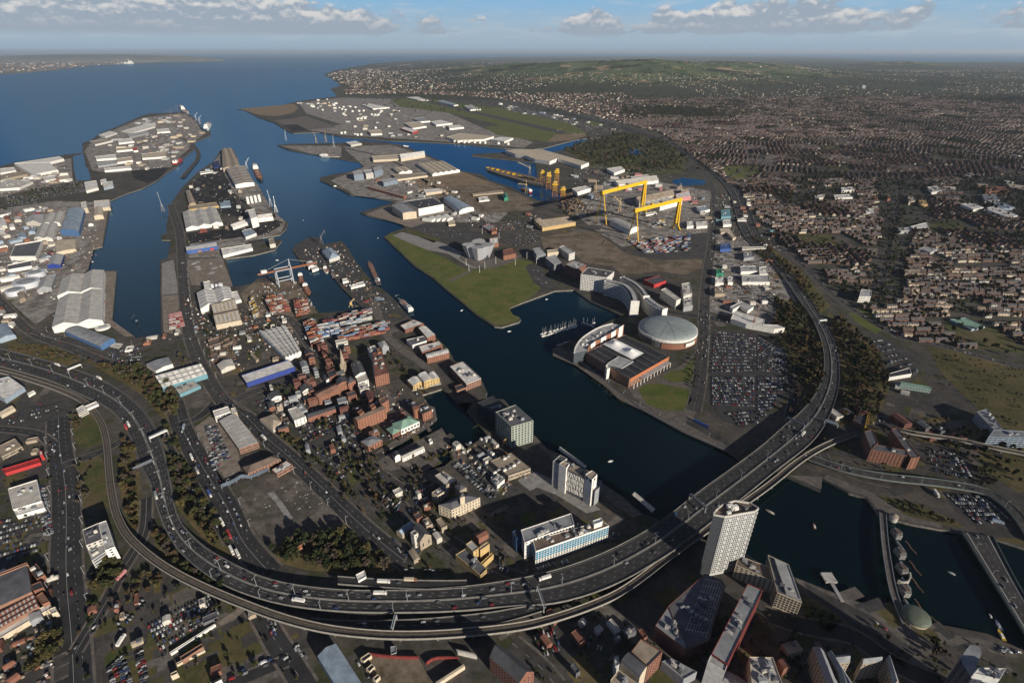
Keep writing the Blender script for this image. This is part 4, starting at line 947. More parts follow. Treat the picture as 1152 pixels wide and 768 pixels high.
B("832,90 905,68 1005,200 950,212",16,'glazed_office','grey-roofed rear wing of the pale glazed office','office','grey','grey',plant=4)
O(960,320)
B("240,600 380,560 395,600 245,625",7,'low_shed','low dark shed with a white front edge below the railway','shed','white','dark')
B("322,655 530,690 528,705 318,672",8,'low_shed','low pale green shed with a row of windows','shed',wm=mat('wall_palegreen',(.25,.33,.30),.8,.15,.3),rm=R_('copper'),win=('w',1,4,(1.5,1.5)))
B("650,235 760,222 890,282 800,300",5,'sports_pitch_hall','pale open-roofed stand beside a green pitch among the houses','hall','lblue','copper')
B("55,30 125,40 120,80 40,80",14,'white_office','white six-sided office beside the straight tree-lined road','office','white','lgrey',win=('b',3,1.4))
O(960,640)
# bottom right tower with rounded end
r,P=B("815,700 850,660 1032,668 990,742",58,'tower_penthouse','white penthouse slab on top of the dark tower at the bottom right corner','penthouse','white','white',plant=3,base=52)
B("720,600 790,505 850,520 868,560 850,610 830,660 1000,680 960,760 800,740",52,'tower_block','dark round-ended tower block at the bottom right corner','tower block','dgrey','grey',win=('w',15,4,(2,1.6)),wm=mat('dark_cladding2',(.07,.07,.10),.5,.2,.3))
# hip-roofed complex
O(768,640)
for k,(p,l) in enumerate((("880,520 960,560 1060,800 980,800",'left range'),("975,565 1010,555 1160,790 1110,800",'second range'),("1015,580 1120,575 1130,625 1040,640",'back cross range'),("1375,600 1400,580 1460,760 1420,780",'right range'),("1210,600 1330,590 1350,620 1215,640",'right cross range'),("1050,700 1090,690 1120,780 1075,790",'inner range'))):
    B(p,24,'courtyard_apartments','grey pitched-roof courtyard apartments at the bottom edge, '+l,'apartments','tan','grey','gable',rh=3.5,win=('w',6,3.6,(1.2,1.4)))
# ------------------------------------------------------------------ docks, left side
O(0,320)
B("400,92 700,30 690,240 350,288",13,'dock_shed','huge pale double-roofed dock shed with a blue-edged gable, nearer of the two by the quay','dock shed','white','pale','gable',nb=2,rl=12,trim='lblue',door=[(0,.3,9,6,'white'),(0,.7,9,6,'red')])
O(0,208)
B("422,628 702,574 692,700 384,748",13,'dock_shed','huge pale double-roofed dock shed, farther of the two by the quay','dock shed','white','pale','gable',nb=2,rl=12,trim='lblue')
O(0,320)
B("437,315 536,280 772,366 680,420",8,'dock_shed','long grey barrel-roofed shed with a bright blue end at the dock corner','dock shed','blue','grey','barrel',rh=4,wm=mat('wall_midblue',(.075,.16,.32),.7,.15,.3))
x,y=gp(116,369,0); e=empty('round_tank',(x,y,0),'low round white tank with a cluttered top beside the blue-ended shed','tank'); mb=MB(); mb.cyl(x,y,0,3.5,13,n=24); mb.build('shell',W_('white'),e); mb=MB(); mb.cyl(x,y,3.5,4.6,8,5,n=16); mb.build('cap',PLANT,e)
B("742,415 775,395 826,398 800,428",2,'loading_slab','pale green loading slab beside the blue end of the barrel shed','slab','pale','pale')
B("-20,290 40,258 102,338 -10,372",8,'tin_shed','blue-grey sheet-roofed shed at the left edge above the motorway','shed','lblue','lblue','gable')
B("-30,640 60,618 162,690 30,775 -60,720",8,'warehouse','pale roofed warehouse at the left edge just below the motorway','warehouse','lblue','white',plant=3)
B("182,735 228,712 236,722 190,748",4,'trailer_shed','small white strip building beside the left-edge warehouse','shed','white','white')
B("985,535 1136,488 1165,535 1050,585",7,'workshop','grey-roofed workshop with red doors above the teal striped hall','workshop','white','grey','gable',rh=2,door=[(0,.5,6,4,'red'),(0,.75,6,4,'red')])
O(192,320)
B("-110,612 200,530 245,602 -55,695",9,'striped_hall','teal-walled hall with a white and tan striped roof beside the long dock road','hall','teal','white','gable',nb=3,rl=7,wm=W_('teal'))
B("20,690 150,648 200,680 60,740",6,'striped_annex','low grey annex with teal edges in front of the striped hall','annex','teal','pale',plant=5)
B("175,55 400,15 425,95 200,165",10,'pale_shed','pale double-roofed shed, upper of two joined beside the long dock road','shed','white','white','gable',nb=2,rl=5)
B("275,130 430,90 476,240 305,275",10,'cream_shed','cream double-roofed shed, lower of two joined beside the long dock road','shed','cream','tan','gable',nb=2,rl=6,ax=1)
B("410,50 450,44 475,100 430,112",7,'pale_annex','small white annex on the right of the pale double shed','annex','white','white')
B("597,322 777,277 882,455 775,500",8,'sawtooth_shed','white shed with five stepped sawtooth roofs','shed','white','white','saw',nb=5,rh=3.5,rl=9,ax=0)
B("475,612 800,506 838,555 512,664",8.5,'long_white_shed','long plain white-roofed shed with a bright blue side wall','shed',wm=mat('wall_deepblue',(.025,.05,.24),.6,.1,.4),rm=R_('white'))
B("310,540 412,500 432,546 340,582",6,'small_shed','small grey-roofed shed left of the long white and blue shed','shed','pale','pale','gable')
B("535,470 556,462 592,500 575,512",5,'small_shed','tiny tan shed in the yard above the long white and blue shed','shed','tan','tan')
for k,(p,l) in enumerate((("250,372 330,345 350,385 260,415",'left'),("335,385 400,350 420,378 350,410",'right'))):
    B(p,5,'ruin','roofless brown ruin in the scrap yard, '+l+' of two','ruin','brown','brown',par=3.5)
B("960,735 1150,645 1215,660 1000,775",11,'brick_row','long orange brick building with a red roof at the edge of the brick quarter','building','gorange','orange','gable',win=('w',3,3.6,(1.2,1.6)))
for k,(p,l) in enumerate((("870,690 930,665 950,700 890,725",'white-fronted house below the long white and blue shed'),("1030,615 1085,590 1105,622 1050,648",'white house among trees beside the container yard road'),("650,745 720,715 745,750 680,775",'cream house near the grey hip-roofed pavilion'))):
    B(p,8,'town_house',l,'house','white','slate','gable')
# brick quarter by the containers (crop 380,360 x9.6)
O(380,360,9.6)
B("375,360 470,325 548,570 400,610",20,'brick_tower_block','tall brick apartment block with a long reddish stepped roof','apartments','gorange','brick',win=('w',6,3.6,(1.5,1.7)),plant=8)
B("360,380 390,370 420,600 390,615",17,'white_bay','white bay tower on the left side of the tall brick apartment block','apartments','white','pale',win=('w',5,4,(1.5,1.7)))
B("420,310 455,300 470,340 430,352",22,'stair_block','red brick stair block at the back of the tall brick apartments','stair head','gorange','orange')
B("320,300 400,270 430,320 350,350",16,'white_block','white stepped block behind the tall brick apartment block','apartments','white','pale',win=('w',4,4,(1.5,1.7)),plant=4)
B("425,245 505,220 550,285 480,310",12,'grey_pavilion','grey metal-roofed pavilion below the container yard','pavilion','grey','lgrey','hip',plant=3)
B("140,470 240,440 300,560 190,610",15,'dark_roofed_block','dark slate-roofed block with white gables in the brick quarter','building','white','slate','gable',win=('w',4,3.6,(1.4,1.7)),plant=3)
B("195,610 300,570 330,640 220,680",13,'white_block','white dormered front block in the brick quarter','building','white','pale',win=('w',4,3.6,(1.4,1.7)))
B("-20,650 70,600 110,660 -10,710",14,'brick_block','orange brick block with a slate roof, left in the brick quarter','building','gorange','slate','gable',win=('w',4,3.4,(1.2,1.6)))
B("85,640 140,600 190,650 110,690",14,'brick_block','orange brick corner block with a hipped slate roof in the brick quarter','building','gorange','slate','hip',win=('w',4,3.4,(1.2,1.6)))
B("-120,560 -40,520 0,580 -90,620",13,'brick_block','brick block with a dark roof behind the stone spire','building','brick','dark',win=('w',3,3.4,(1.2,1.6)))
x,y=gp(380+70/9.6,360+560/9.6); e=empty('church_spire',(x,y,0),'slender tan stone church spire among the brick buildings','spire')
mb=MB(); mb.box(x,y,0,8,8,18); mb.build('tower',W_('tan'),e); mb=MB(); mb.cyl(x,y,18,45,4,.2,n=8); mb.build('spire',W_('tan'),e)
r,P=B("-30,575 60,540 75,575 -10,610",10,'church_nave','dark-roofed church nave beside the tan stone spire','church','tan','slate','gable',rh=5)
O(384,320)
B("397,275 490,236 556,262 430,305",8,'quay_office','white-roofed quayside office with a projecting wing, northernmost of its row','office','brick','white',win=('w',2,3.6,(1.6,1.5)),plant=3)
B("440,372 560,346 576,378 480,408",9,'quay_office','grey-roofed low wing in the row of brick quayside offices','office','white','dgrey',plant=2)
B("520,290 570,280 634,338 582,362",11,'quay_office','cream-roofed brick block at the water, second from the north in its row','office','gorange','white','gable',rh=1.2,win=('w',3,3.6,(1.6,1.5)))
B("522,415 660,380 682,402 545,460",10,'quay_office','L-shaped white-roofed brick office, third from the north in its row','office','brick','white',win=('w',3,3.6,(1.6,1.5)),plant=3)
B("566,470 716,430 728,460 580,498",11,'quay_office','white-roofed red brick office with window rows, southernmost of its row','office','gorange','white','gable',rh=1,win=('w',3,3.4,(1.7,1.6)))
B("735,552 820,520 942,632 845,670",13,'corner_office','cream square-roofed office with a cluttered roof well at the basin mouth','office','orange','white',win=('w',3,4,(2,2)),plant=10,trim='white')
B("765,685 830,665 850,690 780,715",7,'corner_annex','low dark-roofed brick annex of the cream square-roofed office','annex','orange','dark')
B("445,645 520,618 555,655 485,685",9,'cream_hall','left wing of the cream hall by the basin','hall','ochre','white','gable',win=('w',2,4,(1.4,2)))
B("515,612 572,588 615,640 558,662",12,'cream_hall','tall white barrel-roofed centre of the cream hall by the basin','hall','ochre','white','barrel',rh=2.5,win=('w',2,4,(1.6,2.5)))
B("590,600 625,585 662,632 612,645",9,'cream_hall','right wing of the cream hall by the basin','hall','ochre','white','gable',win=('w',2,4,(1.4,2)))
B("475,700 670,655 672,668 480,714",1.2,'basin_terrace','pale terrace slab in front of the cream hall','terrace','pale','pale')
O(192,208)
B("1020,445 1085,425 1140,480 1070,505",9,'pier_building','pale blue-grey hipped building on the tarmac pier','building','white','lblue','hip',plant=2,win=('b',2,1.3))
B("915,525 955,512 970,545 930,556",6,'pier_hut','small white hut on the pier at the end of the crane boom','hut','white','white','gable')
B("945,555 985,540 998,560 955,575",5,'pier_hut','second small white hut on the pier by the dock gate','hut','white','white')
O(384,208)
B("50,675 150,650 160,668 65,692",5,'pier_canteen','long low white building in the middle of the tarmac pier','building','white','white',plant=2)
B("5,635 40,628 48,645 10,655",5,'pier_hut','small white hut left of the long low pier building','hut','white','white')
# ------------------------------------------------------------------ coal peninsula
O(192,208)
B("80,185 305,152 350,255 102,295",9,'triple_shed','wide white shed with three ridged roofs on the coal quay','shed','white','pale','gable',nb=3,rl=3,ax=0)
B("115,142 310,116 325,140 122,166",7,'long_building','long low orange-cream building behind the triple white shed','building','ochre','tan',door=[(0,.3,3,3,'dark'),(0,.5,3,3,'dark'),(0,.7,3,3,'dark')])
B("100,42 130,36 168,122 124,132",8,'conveyor_house','narrow tan conveyor house on the coal yard','conveyor','tan','tan','gable')
for k in range(4):
    x,y=gp(192+(525+26*k)/6,208+(128-5*k)/6); e=empty('silo',(x,y,0),'tall pale cylindrical silo, '+('first','second','third','fourth')[k]+' in a row of four','silo','row of pale silos')
    mb=MB(); mb.cyl(x,y,0,25,4.8,n=16); mb.build('shell',W_('white'),e); mb=MB(); mb.cyl(x,y,25,27.5,4.8,1,n=16); mb.build('cap',PLANT,e)
B("520,170 565,160 585,215 540,228",30,'silo_tower','white square silo tower at the tip of the coal quay','silo','white','white')
B("585,205 680,195 690,215 590,228",12,'long_white_shed','long white shed running right from the silo tower','shed','white','white','gable')
B("400,270 560,215 575,240 420,290",7,'pale_shed','low white shed in front of the silo tower','shed','white','white','gable',nb=2)
B("480,310 545,292 578,325 505,352",8,'blue_shed','pale blue flat-roofed shed on the coal yard','shed','white','lblue')
B("100,418 310,385 316,412 106,445",9,'long_white_shed','long white-roofed shed with blue, orange and red doors facing the yard','shed','blue','white',door=[(0,.2,9,5,'blue'),(0,.4,9,5,'orange'),(0,.6,9,5,'blue'),(0,.8,9,5,'red')])
B("340,430 545,398 552,425 352,475",8,'pier_shed','white flat-roofed shed filling the short pier','shed','white','white',plant=2)
B("660,365 695,358 706,395 668,402",11,'pier_tower','small pale building near the tip of the short pier','building','pale','tan')
B("325,112 400,106 405,140 335,146",6,'tin_hut','pale blue hut behind the coal heaps','hut','lblue','lblue')
B("220,655 265,645 275,700 230,708",12,'plant_house','white plant house on the tan gravel yard','plant house','white','white')
for k in range(3):
    x,y=gp(192+(285+28*k)/6,208+695/6); mb=MB(); mb.cyl(x,y,0,9+2*(k==2),3.2+2*(k==2),n=14); mb.cyl(x,y,9+2*(k==2),10.5+2*(k==2),3.2+2*(k==2),.6,n=14)
    tag(mb.build('steel_tank',P_('silver'),org=(x,y,0)),'steel tank beside the white plant house, '+('leftmost','middle','largest at the right')[k],'tank')
O(192,96)
B("345,432 412,424 470,545 352,562",15,'granary','pale and brick-roofed granary at the far end of the coal quay','granary','tan','tan','gable',nb=2)
B("395,430 415,426 450,490 420,500",17,'granary','brick-red ridge roof on the far granary','granary','brick','orange')
B("372,560 500,540 562,655 436,672",14,'granary','long tan granary with a mossy roof on the coal quay','granary','white','tan','gable',rl=6,rh=4)
B("285,520 325,508 330,545 290,555",7,'blue_shed','small blue shed at the head of the coal yard','shed','navy','navy')
B("195,585 285,573 290,583 200,597",4,'long_white_shed','thin white shed along the edge of the coal heaps','shed','white','white')
# ------------------------------------------------------------------ left bank industry
O(0,208)
B("458,165 572,160 530,318 405,312",13,'hangar','large blue-grey barrel-roofed hangar with a bright blue end','hangar','blue','lblue','barrel',rh=6,wm=mat('wall_midblue',(.075,.16,.32)))
B("275,265 386,256 352,360 230,358",10,'grey_shed','grey ribbed shed beside the blue hangar, nearer of two','shed','white','pale','gable',nb=2,rl=6)
B("315,198 432,178 402,255 282,262",10,'grey_shed','grey ribbed shed beside the blue hangar, farther of two','shed','white','pale','gable',nb=2,rl=6)
B("165,232 300,198 285,262 175,258",8,'grey_shed','low grey shed left of the two ribbed sheds','shed','pale','lgrey','gable')
B("100,402 285,372 238,480 64,482",12,'white_warehouse','large white-walled warehouse with a recessed grey roof','warehouse','white','dgrey',par=2.5)
B("50,540 215,505 212,545 50,572",8,'white_office','low white-walled office in front of the large white-walled warehouse','office','white','dgrey',par=1.8)
B("347,475 432,470 408,540 315,545",8,'blue_gable_shed','grey-roofed shed with a deep blue gable','shed',wm=mat('wall_deepblue',(.025,.05,.24)),roof='lgrey',rt='gable')
B("370,385 508,368 512,435 378,460",7,'aggregate_shed','cream rounded aggregate store','store','cream','cream','barrel',rh=3)
B("632,108 738,100 742,150 635,158",11,'cream_store','cream flat store at the river corner','store','cream','white')
B("640,152 690,148 695,205 632,212",12,'cream_store','cream stepped store below the river corner store','store','cream','cream','gable')
B("545,118 580,110 590,155 550,165",16,'cream_silo','cream silo block behind the blue hangar','silo','cream','white')
x,y=gp(615/6,208+275/6); e=empty('white_dome',(x,y,0),'small white storage dome on the river yard','dome'); mb=MB(); mb.dome(x,y,0,8,8,8,20,6); mb.build('shell',W_('white'),e)
for k,(u,v,r,h) in enumerate(((248,615,19,11),(190,680,26,12),(110,735,18,11))):
    x,y=gp(u/6,208+v/6); e=empty('oil_tank',(x,y,0),('middle-sized steel tank, farthest of three','largest steel tank, middle of three','steel tank nearest the road, last of three')[k],'tank','steel storage tanks at the left edge')
    mb=MB(); mb.cyl(x,y,0,h,r,n=36); mb.build('shell',P_('silver'),e); mb=MB(); mb.cyl(x,y,h-.8,h+1.2,r*.985,r*.25,n=36); mb.build('lid',R_('grey'),e)
B("262,660 380,598 345,692 248,712",8,'grey_shed','grey flat shed beside the three steel tanks','shed','grey','lgrey','gable')
for k,(p,c,l) in enumerate((("0,625 130,605 135,618 0,640",'white','white shed strip above the steel tanks'),("0,690 130,660 140,670 0,705",'pale','pale pipe gallery beside the largest steel tank'),
  ("110,720 160,700 170,760 130,780",'tan','tan bund building below the steel tanks'),("-10,240 35,225 45,275 0,290",'white','white shed at the left edge below the hedges'),("60,270 95,262 98,285 65,290",'white','small white shed by the left bank road'),("20,215 60,205 65,235 25,240",'orange','orange-roofed shed at the left edge'),
  ("115,330 175,325 178,355 120,360",'lblue','pale blue tank shed by the left bank road'),("195,300 245,285 235,315 190,320",'lblue','pale green-blue hut behind the grey ribbed sheds'),("225,190 270,185 265,210 230,212",'red','red-roofed store behind the grey ribbed sheds'),("95,215 140,212 142,235 95,240",'pale','pale shed by the left bank hedges'))):
    B(p,7,'shed',l,'shed',c if c!='orange' else 'gorange',c if c!='orange' else 'gorange','gable')
O(0,96)
B("95,528 330,518 390,570 222,602",12,'giant_warehouse','giant white warehouse roof by the left-bank canal','warehouse','white','white',plant=3)
B("97,526 405,480 430,495 325,520",12,'giant_warehouse','long white rear wing of the giant warehouse by the canal','warehouse','white','white')
B("0,562 95,552 108,575 0,592",9,'warehouse','white warehouse at the left edge above the giant one','warehouse','white','white')
B("0,605 120,580 182,600 10,635",9,'warehouse','tan-roofed warehouse at the left edge beside the giant white one','warehouse','tan','tan',plant=2)
B("0,655 60,632 220,650 130,690 -20,700",9,'warehouse','broad pale cluttered warehouse roof at the left edge','warehouse','white','pale',plant=8)
B("285,618 370,608 375,632 300,645",8,'white_store','white store among red trailers below the giant warehouse','store','white','white')
B("390,612 465,605 468,630 400,640",8,'white_store','cream store at the canal end of the red trailers','store','white','cream')
B("568,655 650,642 662,690 580,712",10,'white_store','square white store at the foot of the canal','store','white','white')
B("690,655 760,645 765,680 700,695",8,'blue_store','pale blue and white store right of the canal foot','store','lblue','white',plant=3)
B("675,640 715,630 720,650 680,660",8,'white_store','small white store above the canal foot','store','white','white')
# container terminal peninsula
for p,l in (("665,335 745,308 790,320 710,348",'white warehouse at the seaward edge of the container port'),("825,308 985,262 1050,252 1045,278 900,318",'long white warehouse along the sea side of the container port'),
 ("860,330 1000,305 1005,322 870,350",'grey-roofed warehouse in the container port'),("605,378 690,368 760,372 640,400",'tan shed at the canal end of the container port'),("790,365 890,358 905,378 800,390",'pale green shed amid the container port'),
 ("955,462 1110,445 1122,480 960,492",'cream warehouse in the middle of the container port'),("785,495 890,480 895,505 790,520",'cream-walled shed in the container port'),("640,480 780,465 785,490 650,500",'pale long shed by the container port road'),
 ("780,425 890,415 895,432 785,442",'yellowish trailer shed in the container port'),("895,420 925,415 930,438 900,442",'red shed in the container port'),("1055,298 1140,292 1148,310 1060,318",'white quay shed at the seaward container port'),
 ("650,525 780,505 790,525 660,545",'grey long shed near the canal in the container port'),("700,560 880,545 885,558 705,575",'dark-edged shed beside the coal heaps of the container port')):
    B(p,9,'port_shed',l,'shed','white' if 'grey' not in l else 'grey',('red' if l[0:3]=='red' else 'tan' if 'tan' in l else 'cream' if 'cream' in l or 'yellow' in l else 'lgrey' if 'grey' in l else 'white'))
# ------------------------------------------------------------------ shipyard island (centre)
O(384,208)
B("425,112 612,86 690,130 520,162",24,'film_studio','huge dark-roofed hall with a white and blue-glass front on the shipyard island','hall','white','dark',plant=4,trim=None,door=[(0,.5,1,1,'white')])
B("340,140 425,126 506,180 414,190",22,'paint_hall','tall hall with a pale ribbed end and grey roof, by the dark-roofed one','hall','cream','grey','gable',rh=2)
B("690,98 750,82 895,158 796,182",9,'barrel_hall','long blue-grey barrel hall with a white arched end','hall','white','lblue','barrel',rh=8)
for k in range(4):
    B(f"{545+45*k},{232-8*k} {580+45*k},{222-8*k} {650+35*k},{208-2*k+20} {610+35*k},{222-2*k+20}",5,'tunnel_tent','white tunnel-roofed tent in front of the dark-roofed hall, '+('first','second','third','fourth')[k]+' from the left','tent','white','white','barrel',group='white tunnel tents',rh=3)
B("720,248 768,240 770,265 725,270",5,'cream_hut','cream hut at the end of the tunnel tents','hut','cream','cream')
B("1010,295 1040,285 1050,312 1015,320",7,'brick_hut','small orange brick hut at the road bend behind the silver museum','hut','gorange','gorange')
B("1000,362 1060,352 1062,392 1005,400",11,'brick_drawing_office','red and white brick building behind the silver museum','building','gorange','white',win=('w',2,4,(1.5,1.8)),plant=2)
B("1090,440 1160,425 1180,462 1095,480",12,'brick_drawing_office','orange brick office block beside the silver museum','office','gorange','brick',win=('w',3,4,(1.5,1.8)))
B("950,280 1000,262 1050,290 1000,305",6,'grey_shed','low grey shed with a pink gable beside the road bend','shed','pink','grey')
O(384,96)
B("205,478 395,468 560,450 562,470 400,495 215,505",10,'ship_repair_shed','long cream-roofed repair shed, farthest on the shipyard island','shed','cream','cream')
B("395,470 560,450 565,472 402,500",11,'ship_repair_shed','right half of the far cream repair shed','shed','cream','white','gable',nb=2)
B("512,530 690,512 800,572 615,600",10,'factory','wide cream-roofed factory with many ridges on the shipyard island','factory','white','cream','gable',nb=5,rl=0)
B("350,560 430,548 478,578 390,592",9,'cream_hall','small cream-roofed hall left of the many-ridged factory','hall','white','cream','gable',nb=2)
B("345,600 575,590 582,608 380,635",8,'long_hall','long low tan hall in front of the many-ridged factory','hall','cream','tan')
B("552,705 665,695 682,712 570,728",9,'pale_hall','pale hall with a cream front on open ground','hall','cream','white')
B("180,685 205,680 440,742 420,752",9,'brick_hall','very long brown-red striped hall along the wharf','hall','brick','orange','gable',rl=16)
B("30,385 100,375 138,392 65,405",9,'pale_hall','pale hall near the tip of the shipyard island','hall','pale','white')
B("75,582 140,572 150,600 85,608",22,'glass_office','glass office with pale end walls, left of the wharf offices','office','lblue','lgrey',win=('b',5,2))
B("150,575 205,568 215,590 165,598",22,'glass_office','pale-ribbed office, middle of the wharf offices','office','white','lgrey',win=('b',5,2))
B("215,560 272,540 278,568 222,585",24,'glass_office','glass office with a white end, right of the wharf offices','office','lblue','lgrey',win=('b',5,2))
B("270,640 375,625 380,640 285,660",14,'glass_office','low glazed office with a white frame near the wharf','office','lblue','lgrey',win=('b',3,2))
O(384,208)
B("880,62 1090,35 1095,48 890,68",5,'long_hall','long thin tan hall on the open shipyard ground','hall','tan','tan')
B("925,85 990,78 1000,100 930,108",5,'white_plant','white machinery shed by the river bank','shed','white','white',plant=4)
B("1090,62 1115,55 1125,85 1100,90",11,'green_shed','dark green shed by the river bank','shed','green','green','gable')
# apartments by the marina
O(576,208)
B("465,602 512,556 690,585 640,625",38,'marina_apartments','tall white apartment block with a zinc roof at the marina corner','apartments','white','slate',win=('w',10,3.6,(1.8,1.8)),plant=6)
B("360,535 420,510 500,535 440,570",26,'marina_apartments','brick and white apartment block behind the marina corner block','apartments','brick','lgrey',win=('w',7,3.6,(1.8,1.8)),plant=4)
B("140,430 190,420 228,462 168,478",18,'riverside_offices','grey-roofed glass office, farthest of the row behind the slipway pool','offices','grey','lgrey',win=('b',4,1.7))
B("225,490 290,470 340,525 285,540",18,'riverside_offices','grey-roofed glass office, nearest of the row behind the slipway pool','offices','grey','lgrey',win=('b',4,1.7))
B("318,420 350,408 425,455 385,468",18,'riverside_offices','long grey-roofed office block facing the bare ground','offices','white','lgrey',win=('b',4,1.7))
B("235,440 310,432 315,450 240,458",14,'riverside_offices','cream-roofed link between the grey-roofed offices','offices','cream','cream')
B("890,640 1000,612 1040,645 960,672",9,'red_hall','slate-roofed hall with a bright red end','hall','red','slate')
B("205,290 150,240 370,215 430,252",11,'tan_shed','tan multi-ridged shed with a yellow-cream wall on the bare ground','shed','ochre','tan','gable',nb=3,rl=0)
B("660,252 720,235 855,292 790,318",9,'barrel_hall','silver barrel hall between the two yellow gantry cranes','hall','white','lgrey','barrel',rh=9)
B("835,85 1085,35 1095,72 860,125",15,'building_hall','long cream building hall behind the yellow gantry cranes','hall','cream','tan','gable',nb=2,rl=0)
B("890,122 1060,82 1150,110 1000,150",13,'saw_hall','white saw-toothed hall behind the front yellow gantry crane','hall','white','white','saw',nb=5,rh=3,ax=1)
B("1105,62 1200,40 1210,75 1110,85",15,'pink_hall','pinkish-white hall right of the long cream building hall','hall','pink','white')
B("690,-25 970,-62 990,-30 720,0",12,'long_hall','long pale hall beyond the rear yellow gantry crane','hall','white','pale','gable',nb=2)
B("405,25 500,5 535,20 440,50",14,'white_hall','white hall with grey door panels behind the scrap heaps','hall','white','white',plant=3)
B("640,-110 740,-125 762,-105 690,-80",12,'white_hall','white hall with a broad arch near the park','hall','white','white')
B("900,190 975,178 978,190 905,205",4,'white_store','low white store under the front yellow gantry crane','store','white','white')
B("800,-55 920,-70 935,-55 820,-35",9,'white_store','low white store behind the long pale hall','store','white','pale')
# odyssey quarter blocks
O(576,320)
B("1005,35 1040,22 1140,95 1110,108",20,'long_offices','long white office block with ribbed windows, behind the arena','offices','white','pale',win=('w',5,3.4,(1.6,1.6)))
B("1145,-5 1200,-15 1215,60 1160,75",18,'white_offices','white office with a roof car deck beside the main road','offices','white','pale',plant=4,win=('b',4,1.5))
B("1155,55 1215,45 1222,140 1160,150",12,'parking_block','grey parking block beside the crossroads','parking block','grey','pale',plant=8)
O(768,320)
B("320,150 400,112 480,148 440,175 390,140 340,168",8,'white_shed','white angular shed right of the straight main road','shed','white','lgrey')
B("325,230 350,178 555,235 545,268 690,275 690,292 620,300 430,265",10,'ribbed_depot','long white depot with rows of square rooflights above the large car park','depot','white','white',plant=0)
O(768,208)
for p,l,c in (("95,150 160,138 185,165 120,180",'pale blue hipped shed right of the shipyard','lblue'),("30,250 70,245 75,275 30,280",'white square store by the straight main road','white'),("90,252 165,248 168,275 95,280",'white twin-roofed store by the straight main road','white'),
 ("260,170 325,165 328,210 262,215",'teal-roofed shed between main road and motorway','teal'),("270,238 325,232 330,265 275,270",'white-fronted shed between main road and motorway','white'),("250,298 320,295 360,350 340,360 300,320 260,320",'cream bent shed between main road and motorway','cream'),
 ("250,400 320,395 325,430 255,435",'dark blue shed between main road and motorway','blue'),("410,460 470,450 480,485 415,495",'grey shed beside the footbridge ramp','grey'),("390,550 500,545 505,580 395,585",'white-walled shed with a dome vent, upper of two','lgrey'),
 ("515,555 570,548 575,600 520,605",'white block at the motorway side','white'),("400,612 580,605 590,655 405,655",'pale grey warehouse above the parked trucks','lgrey'),("220,625 275,622 278,660 222,662",'white shed by the straight road, left of two','white'),("305,622 338,620 340,655 308,658",'white shed by the straight road, right of two','white'),
 ("225,570 275,565 280,595 228,600",'green shed by the straight road','green'),("215,700 280,692 285,730 220,735",'pale tan shed beside the crossroads','tan')):
    B(p,8,'trade_unit',l,'shed','white' if c in('lgrey','lblue') else c,c,'flat',plant=2)
O(768,96)
for p,l,c in (("1070,690 1152,685 1160,705 1075,712",'pale factory roof beside the terraces','white'),("1020,740 1130,735 1150,755 1030,762",'second pale factory roof beside the terraces','white'),("890,745 960,735 950,755 900,765",'pale hall at the end of the terraces','pale'),("-10,705 45,700 48,740 0,745",'tall cream block near the shipyard','cream'),
 ("1000,30 1040,15 1095,12 1090,45 1010,48",'large cream parliament-like block far up on the wooded hill','cream'),("80,0 130,-10 135,5 90,10",'white house on the green hill','white')):
    B(p,10,'large_building',l,'building',c,c)
O(960,208)
for p,l,c in (("725,128 800,120 880,150 810,165",'long white factory roof, left end','white'),("885,160 960,140 1112,205 1050,222",'long cream ribbed factory roof, right end','white'),("870,65 960,60 990,100 890,108",'grey factory wall block on the right','grey'),("940,120 1000,112 1090,150 1000,160",'blue-grey factory roof on the right','lblue'),
 ("890,15 1030,10 1050,40 895,45",'orange-roofed hall on the far right','gorange'),("1040,-10 1200,10 1200,40 1060,15",'huge cream roof at the right edge','cream'),("500,15 570,5 600,40 530,50",'white hall in the terraces beside the straight road','white'),("370,80 400,70 420,105 375,120",'cream church-like hall beside the straight road','cream'),
 ("440,105 490,100 505,130 460,135",'ochre hall beside the straight road','ochre'),("385,280 500,250 512,290 400,290",'white L-shaped hall in the terraces','white'),("345,575 460,570 465,600 350,602",'pale hall at the end of a long red terrace','tan'),("440,430 480,415 570,430 520,455",'grey school hall in the terraces','lgrey'),("305,290 380,285 385,308 310,312",'grey shed beside the dark tree-lined road','lgrey'),
 ("225,70 240,60 250,90 232,95",'red church tower beside the straight road','gorange'),("135,80 160,65 165,95 145,100",'red hall left of the straight road','gorange'),("80,170 140,160 145,185 90,190",'white shed left of the straight road','white')):
    B(p,9,'hall',l,'hall',c,c,plant=1)
